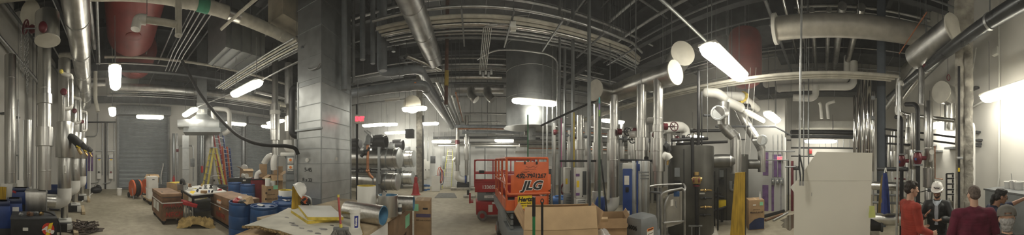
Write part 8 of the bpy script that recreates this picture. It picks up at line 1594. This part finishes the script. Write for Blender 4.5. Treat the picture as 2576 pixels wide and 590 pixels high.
for i in range(5): run('thin_conduit', 'thin conduit crossing high before the roll-up doors', (-11.2, -.5 + .1 * i, 5.0 + .1 * i), (-11.2, 11.0, 5.0 + .1 * i), .025, (COND, STEEL)[i % 2], 'conduit', 'thin conduits before the roll-up doors')
RR = random.Random(21)
for i in range(16): y = -3.2 + i * .72 + RR.uniform(-.2, .2); z = RR.uniform(6.1, 7.0); run('roof_conduit', 'thin conduit high under the roof at the left side of the hall', (-13.6, y, z), (-4.2, y, z), RR.choice((.025, .03, .05)), RR.choice((COND, STEEL, ALUD)), 'conduit', 'roof conduits at the left side')
for i in range(16): x = 3.0 + i * .52 + RR.uniform(-.15, .15); z = RR.uniform(6.0, 7.0); run('roof_conduit', 'thin conduit high under the roof at the right side of the hall', (x, -3.4, z), (x, 8.5, z), RR.choice((.025, .03, .05)), RR.choice((COND, STEEL, ALUD)), 'conduit', 'roof conduits at the right side')
for i in range(10): y = 5.5 + i * .9; z = RR.uniform(6.2, 7.1); run('roof_conduit', 'thin conduit high under the roof over the middle of the hall', (-4.0, y, z), (6.5, y, z), RR.choice((.025, .04)), RR.choice((COND, STEEL)), 'conduit', 'roof conduits over the middle')
# crowded pipework beyond the drives and boilers
for i in range(22):
    x = 1398 + i * 16.5 + RR.uniform(-5, 5); d = RR.uniform(8.6, 12.5); yt = RR.uniform(305, 350); w = RR.choice((7, 9, 11)); big = RR.uniform(372, 400)
    if abs(x - 1738) < 55 or abs(x - 1840) < 40: d = 11 + RR.uniform(0, 1.5)
    z1, z0 = HC + (Y0 - yt) / F * d, 0; r = root('far_riser', 'slim aluminium riser in the crowded pipework beyond the drives and boilers', 'pipe', A(x, d), 0, 'far risers'); k = w * d / F / 2
    put('riser_pipe', MB().lathe([(k, 0), (k, z1)], n=14), (ALU, ALUD, PVC)[i % 3], r); zz_ = HC + (Y0 - big) / F * d; put('pipe_sleeve', MB().lathe([(k * 1.3, zz_ - .25), (k * 1.35, zz_ - .2), (k * 1.35, zz_ + .5), (k * 1.3, zz_ + .55)], n=14), ALU, r)
    if i % 3 == 0: put('red_valve', MB().ball((0, -k * 1.5, zz_ + .9), .11, n=12, m=8), REDV, r)
for i, (y, z, m, rad) in enumerate(((9.0, 2.9, GREYP, .07), (10.4, 3.1, ALUD, .10), (11.6, 2.6, ALU, .09), (9.6, 2.35, COPPER, .03), (12.8, 2.3, PVC, .08), (13.4, 3.0, ALUD, .12), (10.0, 3.5, ALUD, .06))):
    run('far_header', ['grey pipe crossing behind the aluminium risers', 'aluminium pipe crossing behind the marked struts', 'bright pipe crossing low behind the drives', 'thin copper pipe crossing behind the aluminium risers', 'white pipe crossing low at the back of the pipework', 'dull aluminium pipe crossing at the back of the pipework', 'slim aluminium pipe crossing high behind the risers'][i], (2.4, y, z), (11.4, y, z), rad, m)
for i in range(6):
    x, d = (1575, 1610, 1640, 1700, 1760, 1800)[i], 9.5 + .5 * i; f = FR(x, d); r = f.root('far_equipment', ['grey cabinet behind the blue lift mast', 'ivory cabinet behind the thick risers', 'dark pump cabinet behind the tubular basket', 'grey cabinet beyond the large boiler', 'ivory cabinet between the two boilers far back', 'dark cabinet behind the second boiler'][i], 'cabinet'); put('cabinet_body', MB().box((0, 0, .85), (.7, .5, 1.7), bev=.02), (GRYB, IVORY, CHAR)[i % 3], r); put('cabinet_door', MB().box((0, -.26, .9), (.6, .02, 1.45), bev=.005), (GRYB, IVORY, CHAR)[i % 3], r); put('door_handle', MB().box((.22, -.28, .95), (.03, .03, .14)), BLACK, r)
for i, (y, d, rad, m) in enumerate(((332, 9.6, .10, BLACK), (343, 9.3, .07, DARK), (371, 8.8, .03, DARK), (392, 8.9, .025, DARK))): run('far_pipe', ['thick black pipe crossing above the lit wall behind the panel board', 'dark pipe crossing above the lit wall behind the panel board, lower', 'thin dark pipe crossing before the lit wall', 'thin dark pipe crossing just above the panel board'][i], P(1990, y, d), P(2165, y + 2, d - .6), rad, m)
rduct('rectangular_duct', 'pale duct crossing high on the far wall behind the panel board', (11.2, -.2, 3.55), (.5, 3.6, .32), IVORY, 3, 1)
for i in range(6): run('hanger', 'thin hanger above the lit wall behind the panel board', P(2062 + i * 15, 350, 10.5), P(2062 + i * 15, 372, 10.5), .018, COND, 'hanger', 'hangers above the lit wall')
# everything that hangs gets a rod up to the roof
for o in [o for o in COL.objects if o.parent is None and o.name.split('.')[0] in ('thin_conduit', 'capped_stub', 'capped_pipe', 'rusty_drop', 'white_pipe_loop', 'far_header', 'dark_pipe', 'jacketed_pipe', 'vertical_drop', 'silver_pipe', 'white_pipe', 'white_bend', 'roof_conduit', 'far_pipe', 'cross_pipe', 'vent_pipe', 'capped_branch', 'aisle_pipe', 'red_valve', 'cable_tray', 'aluminium_pipe', 'grey_pipe', 'conduit')]:
    if any(c.name.startswith('hanger_rod') for c in o.children): continue
    M_ = WM(o); vs = [M_ @ v.co for v in o.data.vertices] if o.type == 'MESH' else [WM(c) @ v.co for c in o.children if c.type == 'MESH' for v in c.data.vertices]
    if not vs: continue
    c = sum(vs, V((0, 0, 0))) / len(vs); p = min(vs, key=lambda q: (q.xy - c.xy).length - .3 * q.z)
    if p.z > 2.2: put('hanger_rod', MB().cyl(p - V((0, 0, .01)), (p.x, p.y, ZC), .007, 6), STEEL, o, world=True)
f = FR(1874, 7.3); r = f.root('suspended_tank', 'dim dark red upright tank hung under the roof behind the brightest lamp', 'tank', None); put('tank_shell', MB().lathe([(.02, 4.16), (.3, 4.2), (.48, 4.32), (.55, 4.5), (.55, 5.7), (.48, 5.88), (.3, 5.98), (.02, 6.02)], n=36), REDT, r); put('hanger_rod', MB().cyl((0, 0, 6.0), (0, 0, ZC), .02, 8), STEEL, r)
EXPO = 0.18
# ---------------------------------------------------------------- look
w = bpy.data.worlds.new('world'); SC.world = w; w.use_nodes = True
w.node_tree.nodes['Background'].inputs[0].default_value = (.05, .052, .055, 1)
SC.view_settings.view_transform = 'Standard'; SC.view_settings.look = 'None'; SC.view_settings.gamma = 1; SC.view_settings.use_curve_mapping = False
SC.view_settings.exposure = EXPO
SC.cycles.use_denoising = True; SC.cycles.max_bounces = 6; SC.cycles.use_adaptive_sampling = True; SC.cycles.adaptive_threshold = .02; SC.cycles.diffuse_bounces = 4; SC.cycles.glossy_bounces = 4; SC.cycles.sample_clamp_indirect = 6
# added thin even haze: stands in for lens flare, lifts the dark roof
v_ = w.node_tree.nodes.new('ShaderNodeVolumeScatter'); v_.inputs['Density'].default_value = .0075; v_.inputs['Color'].default_value = (1, .99, .96, 1); v_.inputs['Anisotropy'].default_value = .5
w.node_tree.links.new(v_.outputs[0], w.node_tree.nodes['World Output'].inputs['Volume']); SC.cycles.volume_bounces = 0
